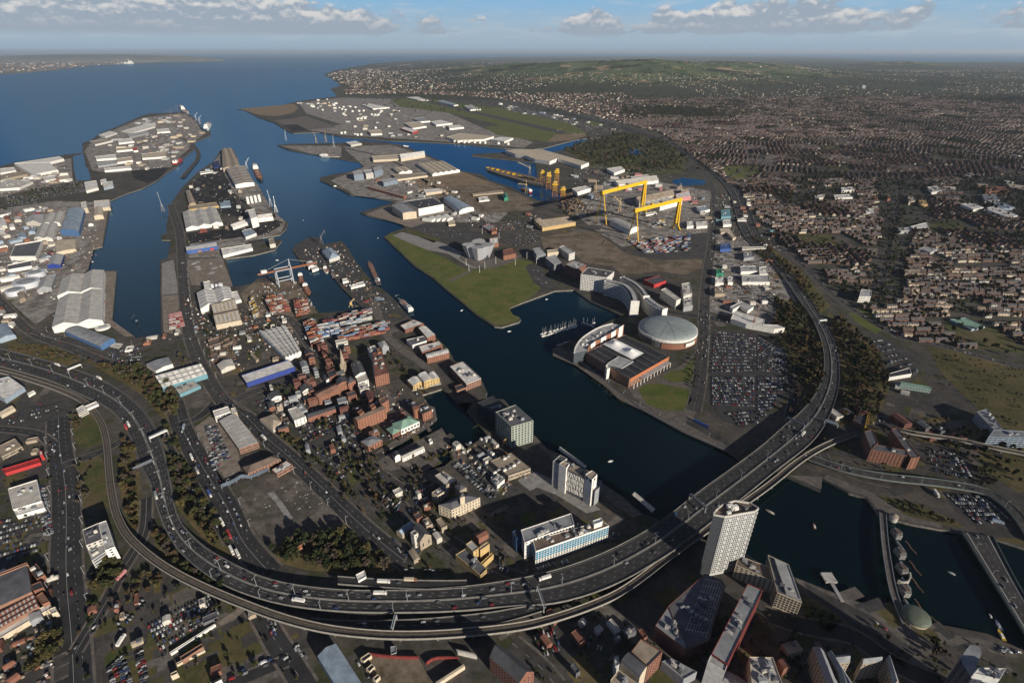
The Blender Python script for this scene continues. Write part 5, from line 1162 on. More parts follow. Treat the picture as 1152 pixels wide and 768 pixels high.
# ------------------------------------------------------------------ landmarks
SILV=mat('silver_panels',(.50,.51,.53),.35,.12,.35,metal=.35)
def museum():
    O(500,240,9.6)
    c=gp(538.5,289); x,y=c; R=empty('ship_prow_museum',(x,y,0),'silver museum with four angular ship-prow wings on the green slipway','museum')
    mb=MB(); core=[(x-26,y-14),(x+26,y-14),(x+30,y+18),(x-30,y+18)]
    mb.prism(ccw(core),0,31,0); mb.build('core',mat('dark_glazing',(.05,.06,.07),.3,.1,.3),R)
    # each prow: wedge whose top overhangs outwards
    for (ang,lab) in ((-90,'s'),(-168,'w'),(-8,'e'),(90,'n')):
        a=math.radians(ang); d=(math.cos(a),math.sin(a)); n=(-d[1],d[0]); mb=MB()
        def pt(f,s,z): return (x+d[0]*f+n[0]*s,y+d[1]*f+n[1]*s,z)
        b=[pt(8,-18,0),pt(24,-8,0),pt(29,0,0),pt(24,8,0),pt(8,18,0)]
        t=[pt(8,-22,34),pt(34,-15,36),pt(44,0,37),pt(34,15,36),pt(8,22,34)]
        for i in range(5): j=(i+1)%5; mb.poly([b[i],b[j],t[j],t[i]],0)
        mb.poly(t,1); mb.build('prow',[SILV,R_('lgrey')],R)
    mb=MB(); c8=[(x+24*math.cos(k*math.pi/4),y+4+17*math.sin(k*math.pi/4)) for k in range(8)]
    for i in range(8): a_,b_=c8[i],c8[(i+1)%8]; mb.poly([(*a_,31),(*b_,31),(x,y+4,37)])
    mb.build('roof',R_('slate'),R)
museum()
def posts(px,h,label,group,name='light_mast',arms=True,r=.45):
    for u,v in PX(px):
        x,y=gp(u,v); e=empty(name,(x,y,0),label,'light mast',group); mb=MB(); mb.cyl(x,y,0,h,r,r*.6,n=8); mb.build('mast',P_('white'),e)
        mb=MB(); mb.box(x,y,h,2.6,.8,.5); mb.build('lantern',P_('lgrey'),e)
O(500,240,9.6)
posts("265,625 380,640 437,598 555,540 235,560 765,560 890,490 993,545 590,270 408,222",17,'tall white light mast along the slipway edge by the silver museum','slipway light masts')
# low curved slipway pool
O(576,208)
# --- arena quarter
O(576,320)
def arena():
    c=gp(750,378,0); x,y=c; R=empty('arena',(x,y,0),'round arena with a shallow pale grey-green dome and orange base','arena')
    rx,ry=54,52
    mb=MB(); n=48
    P=[(x+rx*math.cos(2*math.pi*i/n),y+ry*math.sin(2*math.pi*i/n)) for i in range(n)]
    mb.prism(P,-1,13); mb.build('wall',W_('dgrey'),R)  # dark grey puts the shadow on this wall into its colour
    mb=MB(); Q=[(x+(rx+.6)*math.cos(-2.0+k*.1),y+(ry+.6)*math.sin(-2.0+k*.1)) for k in range(22)]
    for p,q in zip(Q,Q[1:]): mb.bar((*p,5.5),(*q,5.5),.8,11)
    mb.build('orange_panels',W_('gorange'),R)
    mb=MB(); P2=[(x+(rx+1)*math.cos(2*math.pi*i/n),y+(ry+1)*math.sin(2*math.pi*i/n)) for i in range(n)]
    mb.prism(P2,13,18); mb.build('ring_beam',W_('white'),R)
    mb=MB(); mb.dome(x,y,18,rx-1,ry-1,10,48,8); o=mb.build('dome',mat('dome_metal',(.25,.285,.28),.45,.12,.06),R); o.data.polygons.foreach_set('use_smooth',[True]*len(o.data.polygons))
    for k in range(12):
        a=2*math.pi*k/12; mb=MB(); N_=8
        for s in range(N_):
            t0,t1=s/N_*math.pi/2,(s+1)/N_*math.pi/2
            mb.bar((x+(rx-1)*math.cos(t0)*math.cos(a),y+(ry-1)*math.cos(t0)*math.sin(a),18.2+10*math.sin(t0)),(x+(rx-1)*math.cos(t1)*math.cos(a),y+(ry-1)*math.cos(t1)*math.sin(a),18.2+10*math.sin(t1)),.25,.2)
        mb.build('rib',R_('grey'),R)
    mb=MB(); w=[(x+54*math.cos(a),y+54*math.sin(a)) for a in (-1.2,-1.05,-.9,-.75)]
    for p,q in zip(w,w[1:]): mb.bar((p[0]*1.0+1,p[1]-1.5,8),(q[0]+1,q[1]-1.5,8),.4,7)
    mb.build('banner',P_('white'),R)
arena()
def pavilion():
    P=GP("495,455 760,338 1062,484 792,638",17); 
    R,Q=B("495,455 760,338 1062,484 792,638",17,'leisure_pavilion','large orange-walled pavilion with dark roof panels and a white tent roof','pavilion','orange','dark',par=1.0,plant=0)
    # roof panels
    def at(f,g): a=lerp(P[0],P[1],f);b=lerp(P[3],P[2],f); return lerp(a,b,g)
    for f0,f1,g0,g1 in ((.03,.30,.05,.42),(.34,.58,.05,.40),(.62,.97,.05,.9),(.03,.24,.62,.95),(.28,.55,.72,.95)):
        mb=MB(); mb.prism(ccw([at(f0,g0),at(f1,g0),at(f1,g1),at(f0,g1)]),16.2,16.9); mb.build('roof_panel',mat('roof_membrane',(.035,.035,.038),.7,.3,.2),R)
    for k in range(7):
        mb=MB(); a=at(.03+.94*k/6,.02);b=at(.03+.94*k/6,.98); mb.bar((*a,17.2),(*b,17.2),.5,.5); mb.build('roof_walkway',R_('lgrey'),R)
    # tent
    O(576,320); T=GP("612,405 690,368 890,466 812,510",17); T=ccw(T); tc=cen(T); e=empty('tent_roof',(tc[0],tc[1],17),'white twin-peaked fabric roof on top of the orange-walled pavilion','tent roof'); mb=MB()
    a,b,c,d=[(*p,18) for p in T]
    ends=sorted([(dist(a,b),0),(dist(b,c),1)])
    if dist(a,b)<dist(b,c): a,b,c,d=b,c,d,a
    n,m=18,8; V=[]
    for i in range(n+1):
        for j in range(m+1):
            p=lerp(lerp(a,b,i/n),lerp(d,c,i/n),j/m); f,g=i/n,j/m
            z=max(9.*math.exp(-math.hypot((f-q)*5.5,(g-.5)*2.6)*1.6) for q in (.24,.76)); edge=min(1,8*min(f,1-f,g,1-g)+.15); V.append((p[0],p[1],18+z*edge))
    mb.v=V
    for i in range(n):
        for j in range(m): k=i*(m+1)+j; mb.f.append((k,k+m+1,k+m+2,k+1)); mb.m.append(0)
    o=mb.build('fabric',mat('white_fabric',(.78,.77,.74),.7,.05,.3),e)
    # orange south wall & colonnade
    for i in range(4):
        p,q=Q[i],Q[(i+1)%4]
        if vis(p,q) and q[0]>p[0] and q[1]>p[1]:
            L=dist(p,q); nx,ny=(q[1]-p[1])/L,-(q[0]-p[0])/L
            for k in range(int(L/9)):
                t=lerp(p,q,(k+.5)/int(L/9)); mb=MB(); mb.cyl(t[0]+nx*7,t[1]+ny*7,0,9,.7,n=8); mb.build('column',W_('white'),R)
            mb=MB(); s,t=(p[0]+nx*.2,p[1]+ny*.2),(q[0]+nx*.2,q[1]+ny*.2); mb.bar((*lerp(s,t,.02),14),(*lerp(s,t,.98),14),.3,5); mb.build('orange_fascia',mat('wall_vividorange',(.46,.15,.06),.8,.12,.3),R)
            mb=MB(); u=[(p[0]+nx*k,p[1]+ny*k) for k in (0,8)];w=[(q[0]+nx*k,q[1]+ny*k) for k in (0,8)]; mb.prism(ccw([lerp(u[0],w[0],.25),lerp(u[0],w[0],.95),lerp(u[1],w[1],.95),lerp(u[1],w[1],.25)]),8.6,9.6); mb.build('canopy',R_('lgrey'),R)
    O(576,320)
    B("640,532 722,482 820,516 742,562",19,'glazed_foyer','grey-roofed glazed foyer in the side of the orange-walled pavilion','foyer','lgrey','lgrey',win=('b',3,3))
    B("632,545 652,535 662,560 642,572",20,'white_fin','white corner pylon of the glazed foyer','pylon','white','white')
pavilion()
def crescent():
    O(576,320)
    outer=smooth(GP("420,462 424,432 435,408 465,365 520,325 590,285 680,262",21),2); inner=smooth(GP("512,440 530,405 600,370 690,320 755,275",21),2)
    n=24
    def rs(P):
        L=[0]
        for a,b in zip(P,P[1:]): L.append(L[-1]+dist(a,b))
        out=[]
        for i in range(n+1):
            t=L[-1]*i/n; k=max(j for j in range(len(L)) if L[j]<=t+1e-6); k=min(k,len(P)-2); out.append(lerp(P[k],P[k+1],(t-L[k])/max(1e-6,L[k+1]-L[k])))
        return out
    Oo,In=rs(outer),rs(inner); c=Oo[n//2]; R=empty('crescent_building',(c[0],c[1],0),'curved glass-fronted building with a pale roof rim at the quay corner','building')
    mb=MB(); P=ccw(Oo+In[::-1]); mb.prism(P,-1,20.4,0,1); mb.build('shell',[mat('crescent_glass',(.07,.085,.095),.3,.2,.3),R_('lgrey')],R)
    mb=MB()
    for a,b in zip(Oo,Oo[1:]): mb.bar((*a,20.8),(*b,20.8),1.6,1.6)
    mb.build('roof_rim',W_('white'),R)
    for z in (5,10,15):
        mb=MB()
        for a,b in zip(Oo,Oo[1:]): mb.bar((*a,z),(*b,z),.7,.6)
        mb.build('floor_band',W_('lgrey'),R)
    for i in range(1,n,2):
        a=Oo[i]; mb=MB(); mb.bar((*a,0),(*a,20),.5,.5); mb.build('mullion',W_('lgrey'),R)
    mb=MB()
    for i in range(n): mb.bar((*In[i],12),(*In[i+1],12),.8,22 if i%6 else 24)
    mb.build('inner_wall',W_('gorange'),R)
    for i in (3,9,15,20):
        mb=MB(); a,b=In[i],In[min(n,i+3)]; mb.bar((a[0]+.8,a[1]-.8,13),(b[0]+.8,b[1]-.8,13),.8,22); mb.build('white_panel',W_('white'),R)
    rn=random.Random(4)
    for k in range(16):
        i=rn.randrange(2,n-2); p=lerp(Oo[i],In[i],rn.uniform(.25,.75)); mb=MB(); mb.box(p[0],p[1],20.4,rn.uniform(2,5),rn.uniform(2,4),rn.uniform(1,2.4),rn.random()); mb.build('roof_plant',rn.choice((PLANT,W_('white'),W_('dgrey'))),R)
crescent()
def curved_block(px,w,h,label,rm,st):
    C_=smooth(GP(px,h),3); A_=offset(C_,w/2);B_=offset(C_,-w/2); c=C_[len(C_)//2]; R=empty('curved_apartments',(c[0],c[1],0),label,'apartments')
    P=ccw(A_+B_[::-1]); mb=MB(); mb.prism(P,-1,h,0,1); mb.build('shell',[W_('white'),rm],R)
    side=A_ if A_[0][0]<B_[0][0] else B_
    for s in range(st):
        z=2.5+s*(h-4)/st; mb=MB()
        for S_ in (A_,B_):
            for a,b in zip(S_,S_[1:]):
                a2,b2=lerp(a,b,.12),lerp(a,b,.88); mb.bar((*a2,z+.8),(*b2,z+.8),.35,1.5)
        mb.build('window_band',GLASS,R)
    mb=MB(); strip(mb,[(*p,0) for p in C_],w*.45,h+2.2); 
    for S_ in (offset(C_,w*.225),offset(C_,-w*.225)):
        for a,b in zip(S_,S_[1:]): mb.bar((*a,h+1),(*b,h+1),.4,2.3)
    mb.build('penthouse',R_('lgrey'),R)
    for P_e in ((A_[0],B_[0]),(A_[-1],B_[-1])):
        mb=MB(); mb.bar((*P_e[0],h*.55),(*P_e[1],h*.55),1.2,h*1.02); mb.build('end_wall',W_('white'),R)
O(384,256,3)
curved_block("893,178 930,186 962,196 985,222 992,250",17,33,'curved white apartment block with a sweeping slate roof, nearest the marina',R_('slate'),9)
curved_block("948,168 985,184 1012,206 1030,232",13,31,'shorter curved white apartment block behind the nearest one',R_('slate'),8)
curved_block("1012,212 1030,236 1062,262 1092,276",15,27,'long curved white apartment block with dark windows next to the car park road',R_('lgrey'),7)
# --- white riverside tower
def tower():
    O(770,540,7.68)
    P=GP("345,315 610,268 640,242 560,196 440,178 340,205 270,262 250,296",85); P=ccw(P); c=cen(P); R=empty('riverside_tower',(c[0],c[1],0),'tall white residential tower with a curved glass back and a rimmed roof by the bridge','tower')
    mb=MB(); mb.prism(P,-1,84,0,1); mb.build('shell',[mat('tower_glass',(.055,.062,.07),.35,.15,.4),R_('brown')],R)
    mb=MB()
    for i in range(len(P)): a,b=P[i],P[(i+1)%len(P)]; mb.bar((*a,85),(*b,85),.8,2)
    mb.build('roof_rim',W_('pale'),R)
    # front (sun side) faces: white ribs and slab edges
    fr=GP("345,315 610,268",85); en=GP("610,268 640,242",85)
    for (a,b),nc in ((fr,16),(en,4)):
        if not vis(a,b): a,b=b,a
        L=dist(a,b); nx,ny=(b[1]-a[1])/L,-(b[0]-a[0])/L; off=lambda p,k:(p[0]+nx*k,p[1]+ny*k)
        mb=MB(); mb.bar((*off(lerp(a,b,.0),.3),42),(*off(lerp(a,b,1),.3),42),.5,85); mb.build('white_facade',mat('tower_white',(.50,.495,.47),.8,.08,.3),R)
        me=MB(); me.box(0,0,-1,L/nc*.42,.5,2.0); mesh=me.mesh('window',GLASS); n=0; rest=MB()
        rz=math.atan2(b[1]-a[1],b[0]-a[0])
        for s in range(26,0,-1):
            for k in range(nc):
                if k%4==3 and s%2: continue
                p=off(lerp(a,b,(k+.5)/nc),.55); z=2+s*3.1
                if n<96:
                    o=bpy.data.objects.new('window',mesh); link(o); o.parent=R; o.location=(p[0]-c[0],p[1]-c[1],z); o.rotation_euler=(0,0,rz); n+=1
                else: rest.box(p[0],p[1],z-1,L/nc*.42,.5,2.,rz)
        if rest.f: tag(rest.build('windows',GLASS,R),kind='stuff')
    # slab edges on curved back
    for s in range(1,28):
        mb=MB()
        for i in range(len(P)):
            a,b=P[i],P[(i+1)%len(P)]
            if dist(a,b)>25 or not vis(a,b): continue
            mb.bar((*a,s*3.05),(*b,s*3.05),.5,.5)
        if mb.f: mb.build('floor_edge',W_('dgrey'),R)
    rn=random.Random(2)
    for k in range(9):
        p=lerp(P[rn.randrange(len(P))],c,rn.uniform(.35,.95)); mb=MB(); mb.box(p[0],p[1],84,rn.uniform(3,7),rn.uniform(2,5),rn.uniform(1.5,3.5),.3); mb.build('roof_plant',rn.choice((PLANT,W_('white'),W_('dgrey'))),R)
tower()
def dome_pavilion():
    O(960,640); x,y=gp(960+415/6,640+330/6); e=empty('domed_pavilion',(x,y,0),'green-grey domed pavilion with a lit cream base at the end of the weir','pavilion')
    mb=MB(); mb.cyl(x,y,-3,3.2,11.5,n=32); mb.build('wall',W_('cream'),e); mb=MB(); mb.dome(x,y,3.2,12.5,12.5,4.6,32,6); mb.build('dome',mat('dome_green',(.13,.15,.11),.6,.2,.15),e)
    x,y=gp(960+270/6,576+40/6); e=empty('round_hut',(x,y,0),'small round stone hut at the far end of the weir','hut'); mb=MB(); mb.cyl(x,y,-3,4,4.5,n=20); mb.build('wall',W_('pale'),e); mb=MB(); mb.cyl(x,y,4,6,4.8,.3,n=20); mb.build('roof',R_('tan'),e)
    mb=MB(); q=smooth(GP("300,78 330,92 370,88 388,55 380,25"),3)
    for a,b in zip(q,q[1:]): mb.bar((*a,-1),(*b,-1),1.2,5)
    c=q[4]; o=mb.build('curved_wall',W_('pale'),org=(c[0],c[1],0)); tag(o,'curved pale quay wall around the far end of the weir','quay wall')
    O(768,576); x,y=gp(768+993/6,576+450/6,0); e=empty('pier_platform',(x,y,WZ),'square viewing platform on a short pier in the river','pier'); mb=MB(); mb.box(x,y+2,-1,12,12,1.2); mb.build('deck',W_('pale'),e); mb=MB(); mb.bar((x,y-4,-.4),(x-1,y-26,.2),3.5,.8); mb.build('gangway',W_('lgrey'),e)
    mb=MB()
    for i,j in ((-5,-3),(5,-3),(5,7),(-5,7)): mb.cyl(x+i,y+j,-8,1.5,.5,n=8)
    mb.build('piles',STEEL,e)
dome_pavilion()
# --- yellow gantry cranes
YEL=mat('crane_yellow',(.66,.40,.015),.5,.08,.3)
def gantry(base_l,base_r,h,label,dep):
    a=gp(*base_l);b=gp(*base_r); c=lerp(a,b,.5); R=empty('gantry_crane',(c[0],c[1],0),label,'gantry crane')
    d=((b[0]-a[0]),(b[1]-a[1])); L=math.hypot(*d); d=(d[0]/L,d[1]/L); n=(-d[1],d[0])
    mb=MB(); A_=(a[0]-d[0]*9,a[1]-d[1]*9,h-5);B_=(b[0]+d[0]*6,b[1]+d[1]*6,h-5); mb.bar(A_,B_,8,10); gd=mb.build('girder',YEL,R)
    mb=MB(); mb.bar((a[0]-d[0]*9,a[1]-d[1]*9,h+.3),(b[0]+d[0]*6,b[1]+d[1]*6,h+.3),1.6,.8); mb.build('walkway',P_('lgrey'),R)
    for s in (-1,1):   # slender A-frame leg
        mb=MB(); mb.bar((a[0]+n[0]*2*s,a[1]+n[1]*2*s,h-9),(a[0]+n[0]*dep*s,a[1]+n[1]*dep*s,2),2.4); mb.build('shear_leg',YEL,R)
        mb=MB(); mb.box(a[0]+n[0]*dep*s,a[1]+n[1]*dep*s,0,3,9,2.4,math.atan2(n[1],n[0])-math.pi/2); mb.build('bogie',P_('rust'),R)
    # wide tapering leg
    mb=MB()
    for s in (-1,1):
        mb.poly([(b[0]+n[0]*5*s-d[0]*3,b[1]+n[1]*5*s-d[1]*3,h-9),(b[0]+n[0]*5*s+d[0]*3,b[1]+n[1]*5*s+d[1]*3,h-9),(b[0]+n[0]*dep*.45*s+d[0]*2,b[1]+n[1]*dep*.45*s+d[1]*2,1),(b[0]+n[0]*dep*.45*s-d[0]*2,b[1]+n[1]*dep*.45*s-d[1]*2,1)][::s])
    mb.bar((b[0],b[1],h-9),(b[0]+n[0]*1,b[1]+n[1]*1,20),7,11); mb.bar((b[0],b[1],22),(b[0]+n[0]*dep*.8,b[1]+n[1]*dep*.8,1),4,4); mb.bar((b[0],b[1],22),(b[0]-n[0]*dep*.8,b[1]-n[1]*dep*.8,1),4,4)
    mb.build('main_leg',YEL,R)
    for s in (-1,1):
        mb=MB(); mb.box(b[0]+n[0]*dep*.8*s,b[1]+n[1]*dep*.8*s,0,3,12,2.4,math.atan2(n[1],n[0])-math.pi/2); mb.build('bogie',P_('rust'),R)
    for f in (.35,.55):
        p=lerp(A_,B_,f); mb=MB(); mb.box(p[0],p[1],h-.2,8,9,4,math.atan2(d[1],d[0])); mb.build('trolley',P_('brown') if f>.5 else YEL,gd,tuple(R.location))
gantry((712,272),(760,258),96,'front bright yellow shipyard gantry crane','22' and 20)
gantry((676,252),(722,238),104,'rear bright yellow shipyard gantry crane, taller',22)
# --- container quay crane
def quay_crane():
    O(192,208); a=gp(192+735/6,208+690/6);b=gp(192+835/6,208+668/6); c=lerp(a,b,.5); R=empty('quay_crane',(c[0],c[1],0),'pale blue A-frame container crane with a long rusty boom over the dock','quay crane'); M_=P_('steel'); d=(b[0]-a[0],b[1]-a[1]); L=math.hypot(*d); d=(d[0]/L,d[1]/L); n=(-d[1],d[0]); w=20
    for p in (a,b):
        for s in (0,1):
            q=(p[0]+n[0]*w*s,p[1]+n[1]*w*s); mb=MB(); mb.bar((*q,0),(*q,38),1.8); mb.build('leg',M_,R)
        mb=MB(); mb.bar((*p,38),(p[0]+n[0]*w,p[1]+n[1]*w,38),1.6); mb.bar((*p,14),(p[0]+n[0]*w,p[1]+n[1]*w,14),1.2); mb.bar((*p,14),(p[0]+n[0]*w,p[1]+n[1]*w,38),1.); mb.build('side_frame',M_,R)
    for s in (0,1):
        for z in (14,38):
            mb=MB(); mb.bar((a[0]+n[0]*w*s,a[1]+n[1]*w*s,z),(b[0]+n[0]*w*s,b[1]+n[1]*w*s,z),1.5); mb.build('cross_beam',M_,R)
    m=lerp(a,b,.5); top=(b[0]+n[0]*w/2,b[1]+n[1]*w/2,58); 
    for s in (0,1): mb=MB(); mb.bar((b[0]+n[0]*w*s,b[1]+n[1]*w*s,38),top,1.1); mb.build('apex_leg',M_,R)
    e0=(a[0]-d[0]*38+n[0]*w/2,a[1]-d[1]*38+n[1]*w/2,36); e1=(b[0]+d[0]*62+n[0]*w/2,b[1]+d[1]*62+n[1]*w/2,36)
    for s in (-1,1): mb=MB(); o=(n[0]*2.5*s,n[1]*2.5*s,0); mb.bar(tuple(x+y for x,y in zip(e0,o)),tuple(x+y for x,y in zip(e1,o)),1.4,2.4); mb.build('boom',W_('rust'),R)
    for e in (lerp(m+(36,),e1,.9)if 0 else e1,e0): mb=MB(); mb.bar(top,tuple(e),.35); mb.build('stay',M_,R)
    mb=MB(); mb.box(e0[0]+d[0]*14,e0[1]+d[1]*14,37.5,12,8,6,math.atan2(d[1],d[0])); mb.build('machinery_house',W_('white'),R)
quay_crane()
def jib_crane(u,v,label,col='steel',h=26,boom=26,az=.6,el=.9,group=None):
    x,y=gp(u,v); R=empty('jib_crane',(x,y,0),label,'crane',group); M_=P_(col)
    for s,t in ((-1,-1),(1,-1),(1,1),(-1,1)): mb=MB(); mb.bar((x+4*s,y+4*t,0),(x+1.5*s,y+1.5*t,h*.6),.8); mb.build('leg',M_,R)
    mb=MB(); mb.box(x,y,h*.6,5,4,4,az); mb.box(x,y,h*.6+4,1.6,1.6,h*.3); mb.build('cab',M_,R)
    d=(math.cos(az)*math.cos(el),math.sin(az)*math.cos(el),math.sin(el)); p=(x,y,h*.6+4); q=tuple(a+b*boom for a,b in zip(p,d)); mb=MB(); mb.bar(p,q,1.3,1.6); mb.build('jib',M_,R); mb=MB(); mb.bar((x,y,h*.6+4+h*.3),q,.3); mb.build('stay',M_,R); mb=MB(); mb.bar(q,(q[0],q[1],q[2]-14),.25); mb.build('hoist_rope',STEEL,R)
for u,v,l,c,h,b,az,el in ((184,238,'grey lattice crane on the dolphin off the coal quay','grey',34,42,2.2,1.1),(311,239,'white and red crane at the tip of the coal quay','white',34,30,1.9,1.2),(322,158,'grey crane at the west end of the ship repair pier','steel',40,34,1.6,1.2),(356,161,'yellow-jibbed crane leaning left on the repair pier','ochre',40,46,2.2,.9),(367,160,'yellow upright crane on the repair pier','ochre',44,30,1.5,1.35),(376,166,'slim grey upright crane on the repair pier','steel',46,34,1.5,1.4),(596,196,'orange tower crane on the floating dock','ochre',40,62,3.5,.45),(592,218,'yellow and red hammerhead crane on the river bank','ochre',52,32,3.3,.1),(221,136,'grey ship loader at the container port, left','steel',50,34,.8,.9),(225,140,'grey ship loader at the container port, right','steel',50,34,.8,.9),(278,190,'steel grab crane beside the bulk ship','steel',32,30,.4,1.0),(305,232,'tall grey crane beside the four silos','steel',36,30,2.2,1.2),(362,275,'dark grey crane on the long tarmac pier','dgrey',26,24,.8,.9),(670,217,'yellow tower crane beside the scrap heaps','ochre',40,20,1.2,1.3),(697,238,'yellow dock crane under the rear gantry','ochre',46,34,3.4,.7),(847,367,'orange mobile crane at the top of the large car park','orange',16,32,.9,.95),(395,345,'yellow excavator crane on the dock corner','ochre',9,12,.6,.7),(568,500,'yellow site crane beside the parking deck','ochre',6,10,.4,.5),(338,619,'orange digger on the waste ground','gorange',4,7,.6,.6)):
    jib_crane(u,v,l,c,h,b,az,el)
# --- drilling rig towers
def rig(u,v,h,label):
    x,y=gp(u,v); R=empty('drilling_rig',(x,y,0),label,'rig','yellow and rusty rig towers in the shipyard')
    rn=random.Random(int(u))
    for s,t in ((-1,-1),(1,-1),(1,1),(-1,1)):
        mb=MB(); mb.bar((x+9*s,y+9*t,0),(x+7*s,y+7*t,h*.72),1.6); mb.build('leg',P_('rust'),R)
    for k in range(4):
        mb=MB(); z=h*.18*k+2; s_=8.6-.4*k
        for p,q in (((-1,-1),(1,-1)),((1,-1),(1,1)),((1,1),(-1,1)),((-1,1),(-1,-1))): mb.bar((x+s_*p[0],y+s_*p[1],z),(x+s_*q[0],y+s_*q[1],z+h*.16),.7); mb.bar((x+s_*p[0],y+s_*p[1],z),(x+s_*q[0],y+s_*q[1],z),.6)
        mb.build('bracing',P_('rust') if k<2 else YEL,R)
    for k in range(3):
        mb=MB(); mb.box(x+rn.uniform(-2,2),y+rn.uniform(-2,2),h*.72+k*h*.08,20-4*k,18-4*k,h*.05); mb.build('platform',YEL,R)
    mb=MB()
    for k in range(7): mb.box(x+rn.uniform(-7,7),y+rn.uniform(-7,7),h*.75,3,3,rn.uniform(3,h*.22))
    mb.build('deck_modules',P_('ochre'),R)
rig(617,213,70,'leftmost yellow and rusty rig tower, with its dark base by the water'); rig(626,209,72,'yellow and rusty rig tower in the middle of the cluster'); rig(624,221,60,'front yellow and rusty rig tower beside the dock'); rig(633,226,54,'right-hand low yellow and rusty rig tower'); rig(610,206,56,'rear yellow and rusty rig tower by the pontoon')
def pontoon():
    P=[gp(*p) for p in ((549,188),(568,192),(598,199),(612,204),(610,209),(594,206),(565,198),(548,192))]; c=cen(P); e=empty('floating_dock',(c[0],c[1],WZ),'long floating dock with a line of yellow gear between the two channels','floating dock'); mb=MB(); mb.prism(ccw(P),WZ-2,4); mb.build('hull',W_('brown'),e)
    for k in range(10):
        p=lerp(P[0],P[3],k/10); q=lerp(P[7],P[4],k/10); m=lerp(p,q,.5); mb=MB(); mb.box(m[0],m[1],4,12,8,3+k%3*2,-.3); mb.build('deck_gear',YEL,e)
pontoon()
# --- hangar by the river, airport buildings
O(560,140,9.6)
B("80,280 250,262 300,272 490,272 660,360 560,400 400,375 300,335 190,320",16,'aircraft_factory','vast white aircraft factory roof beside the water','factory','white','cream',plant=0)
B("470,275 520,280 985,412 900,445 660,372",16,'aircraft_factory','long white wing of the vast factory roof by the water','factory','white','cream')
O(384,96)
for p,l,c in (("440,82 520,78 590,100 520,98",'white airport hangar beyond the runway','white'),("648,108 690,102 790,130 760,135",'pale blue airport hangar beyond the runway','lblue'),("830,140 880,132 942,160 870,165",'grey airport terminal beyond the runway','lgrey'),
 ("140,130 200,125 325,148 210,158",'white hangar left of the airfield','white'),("430,255 530,245 575,275 480,290",'cream hangar on the airfield edge','cream'),("605,245 680,235 750,255 640,268",'white hangar on the airfield edge','white'),("722,275 800,268 828,282 730,292",'white square hangar on the airfield edge','white'),("490,225 560,215 600,240 530,245",'grey hangar on the airfield edge','grey'),
 ("712,350 800,325 880,330 1030,345 960,365 780,372",'broad cream factory on the river bank','cream'),("1010,365 1080,350 1160,355 1100,380",'white factory on the river bank','white'),("180,305 270,300 275,325 200,328",'cream riverside store below the tank farm','cream'),("400,290 430,280 520,305 480,318",'red-edged white shed by the tank farm','white')):
    B(p,11,'hangar',l,'hangar','red' if 'red-' in l else 'white',c)
def tank(u,v,r,h,label,group='white tanks of the riverside tank farm'):
    x,y=gp(u,v); e=empty('storage_tank',(x,y,0),label,'tank',group); mb=MB(); mb.cyl(x,y,0,h,r,n=18); mb.build('shell',W_('white'),e); mb=MB(); mb.cyl(x,y,h,h+1.2,r,.5,n=18); mb.build('roof',W_('white'),e)
k=0
for u,v in ((5,165),(28,170),(75,180),(120,178),(150,176),(15,150),(60,148),(95,152),(205,202),(228,204),(250,202),(110,232),(135,230),(160,228),(2,328),(25,325),(110,340),(135,338),(765,385),(790,388),(830,390),(860,388),(900,390),(935,392),(970,394),(1060,398),(1125,402)):
    tank(384+u/6,96+v/6,11 if v<300 else 8,12,'white cylindrical tank on the airport river bank')
# far landmarks
x,y=gp(145,72); e=empty('power_station',(x,y,0),'white power station on the far left shore','power station'); mb=MB(); mb.box(x,y,0,300,160,60); mb.box(x+80,y,60,110,90,45); mb.build('boiler_house',W_('white'),e); mb=MB(); mb.cyl(x+20,y,0,190,9,7,n=12); mb.build('chimney',W_('white'),e); mb=MB(); mb.cyl(x+90,y,0,120,8,7,n=12); mb.build('chimney',W_('white'),e)
x,y=gp(970,101.5); e=empty('tower_block',(x,y,0),'lone grey tower block far out in the suburbs','tower block'); mb=MB(); mb.box(x,y,0,50,40,55); mb.build('wall',W_('grey'),e); mb=MB(); mb.box(x,y,55,30,20,8); mb.build('roof',R_('grey'),e)
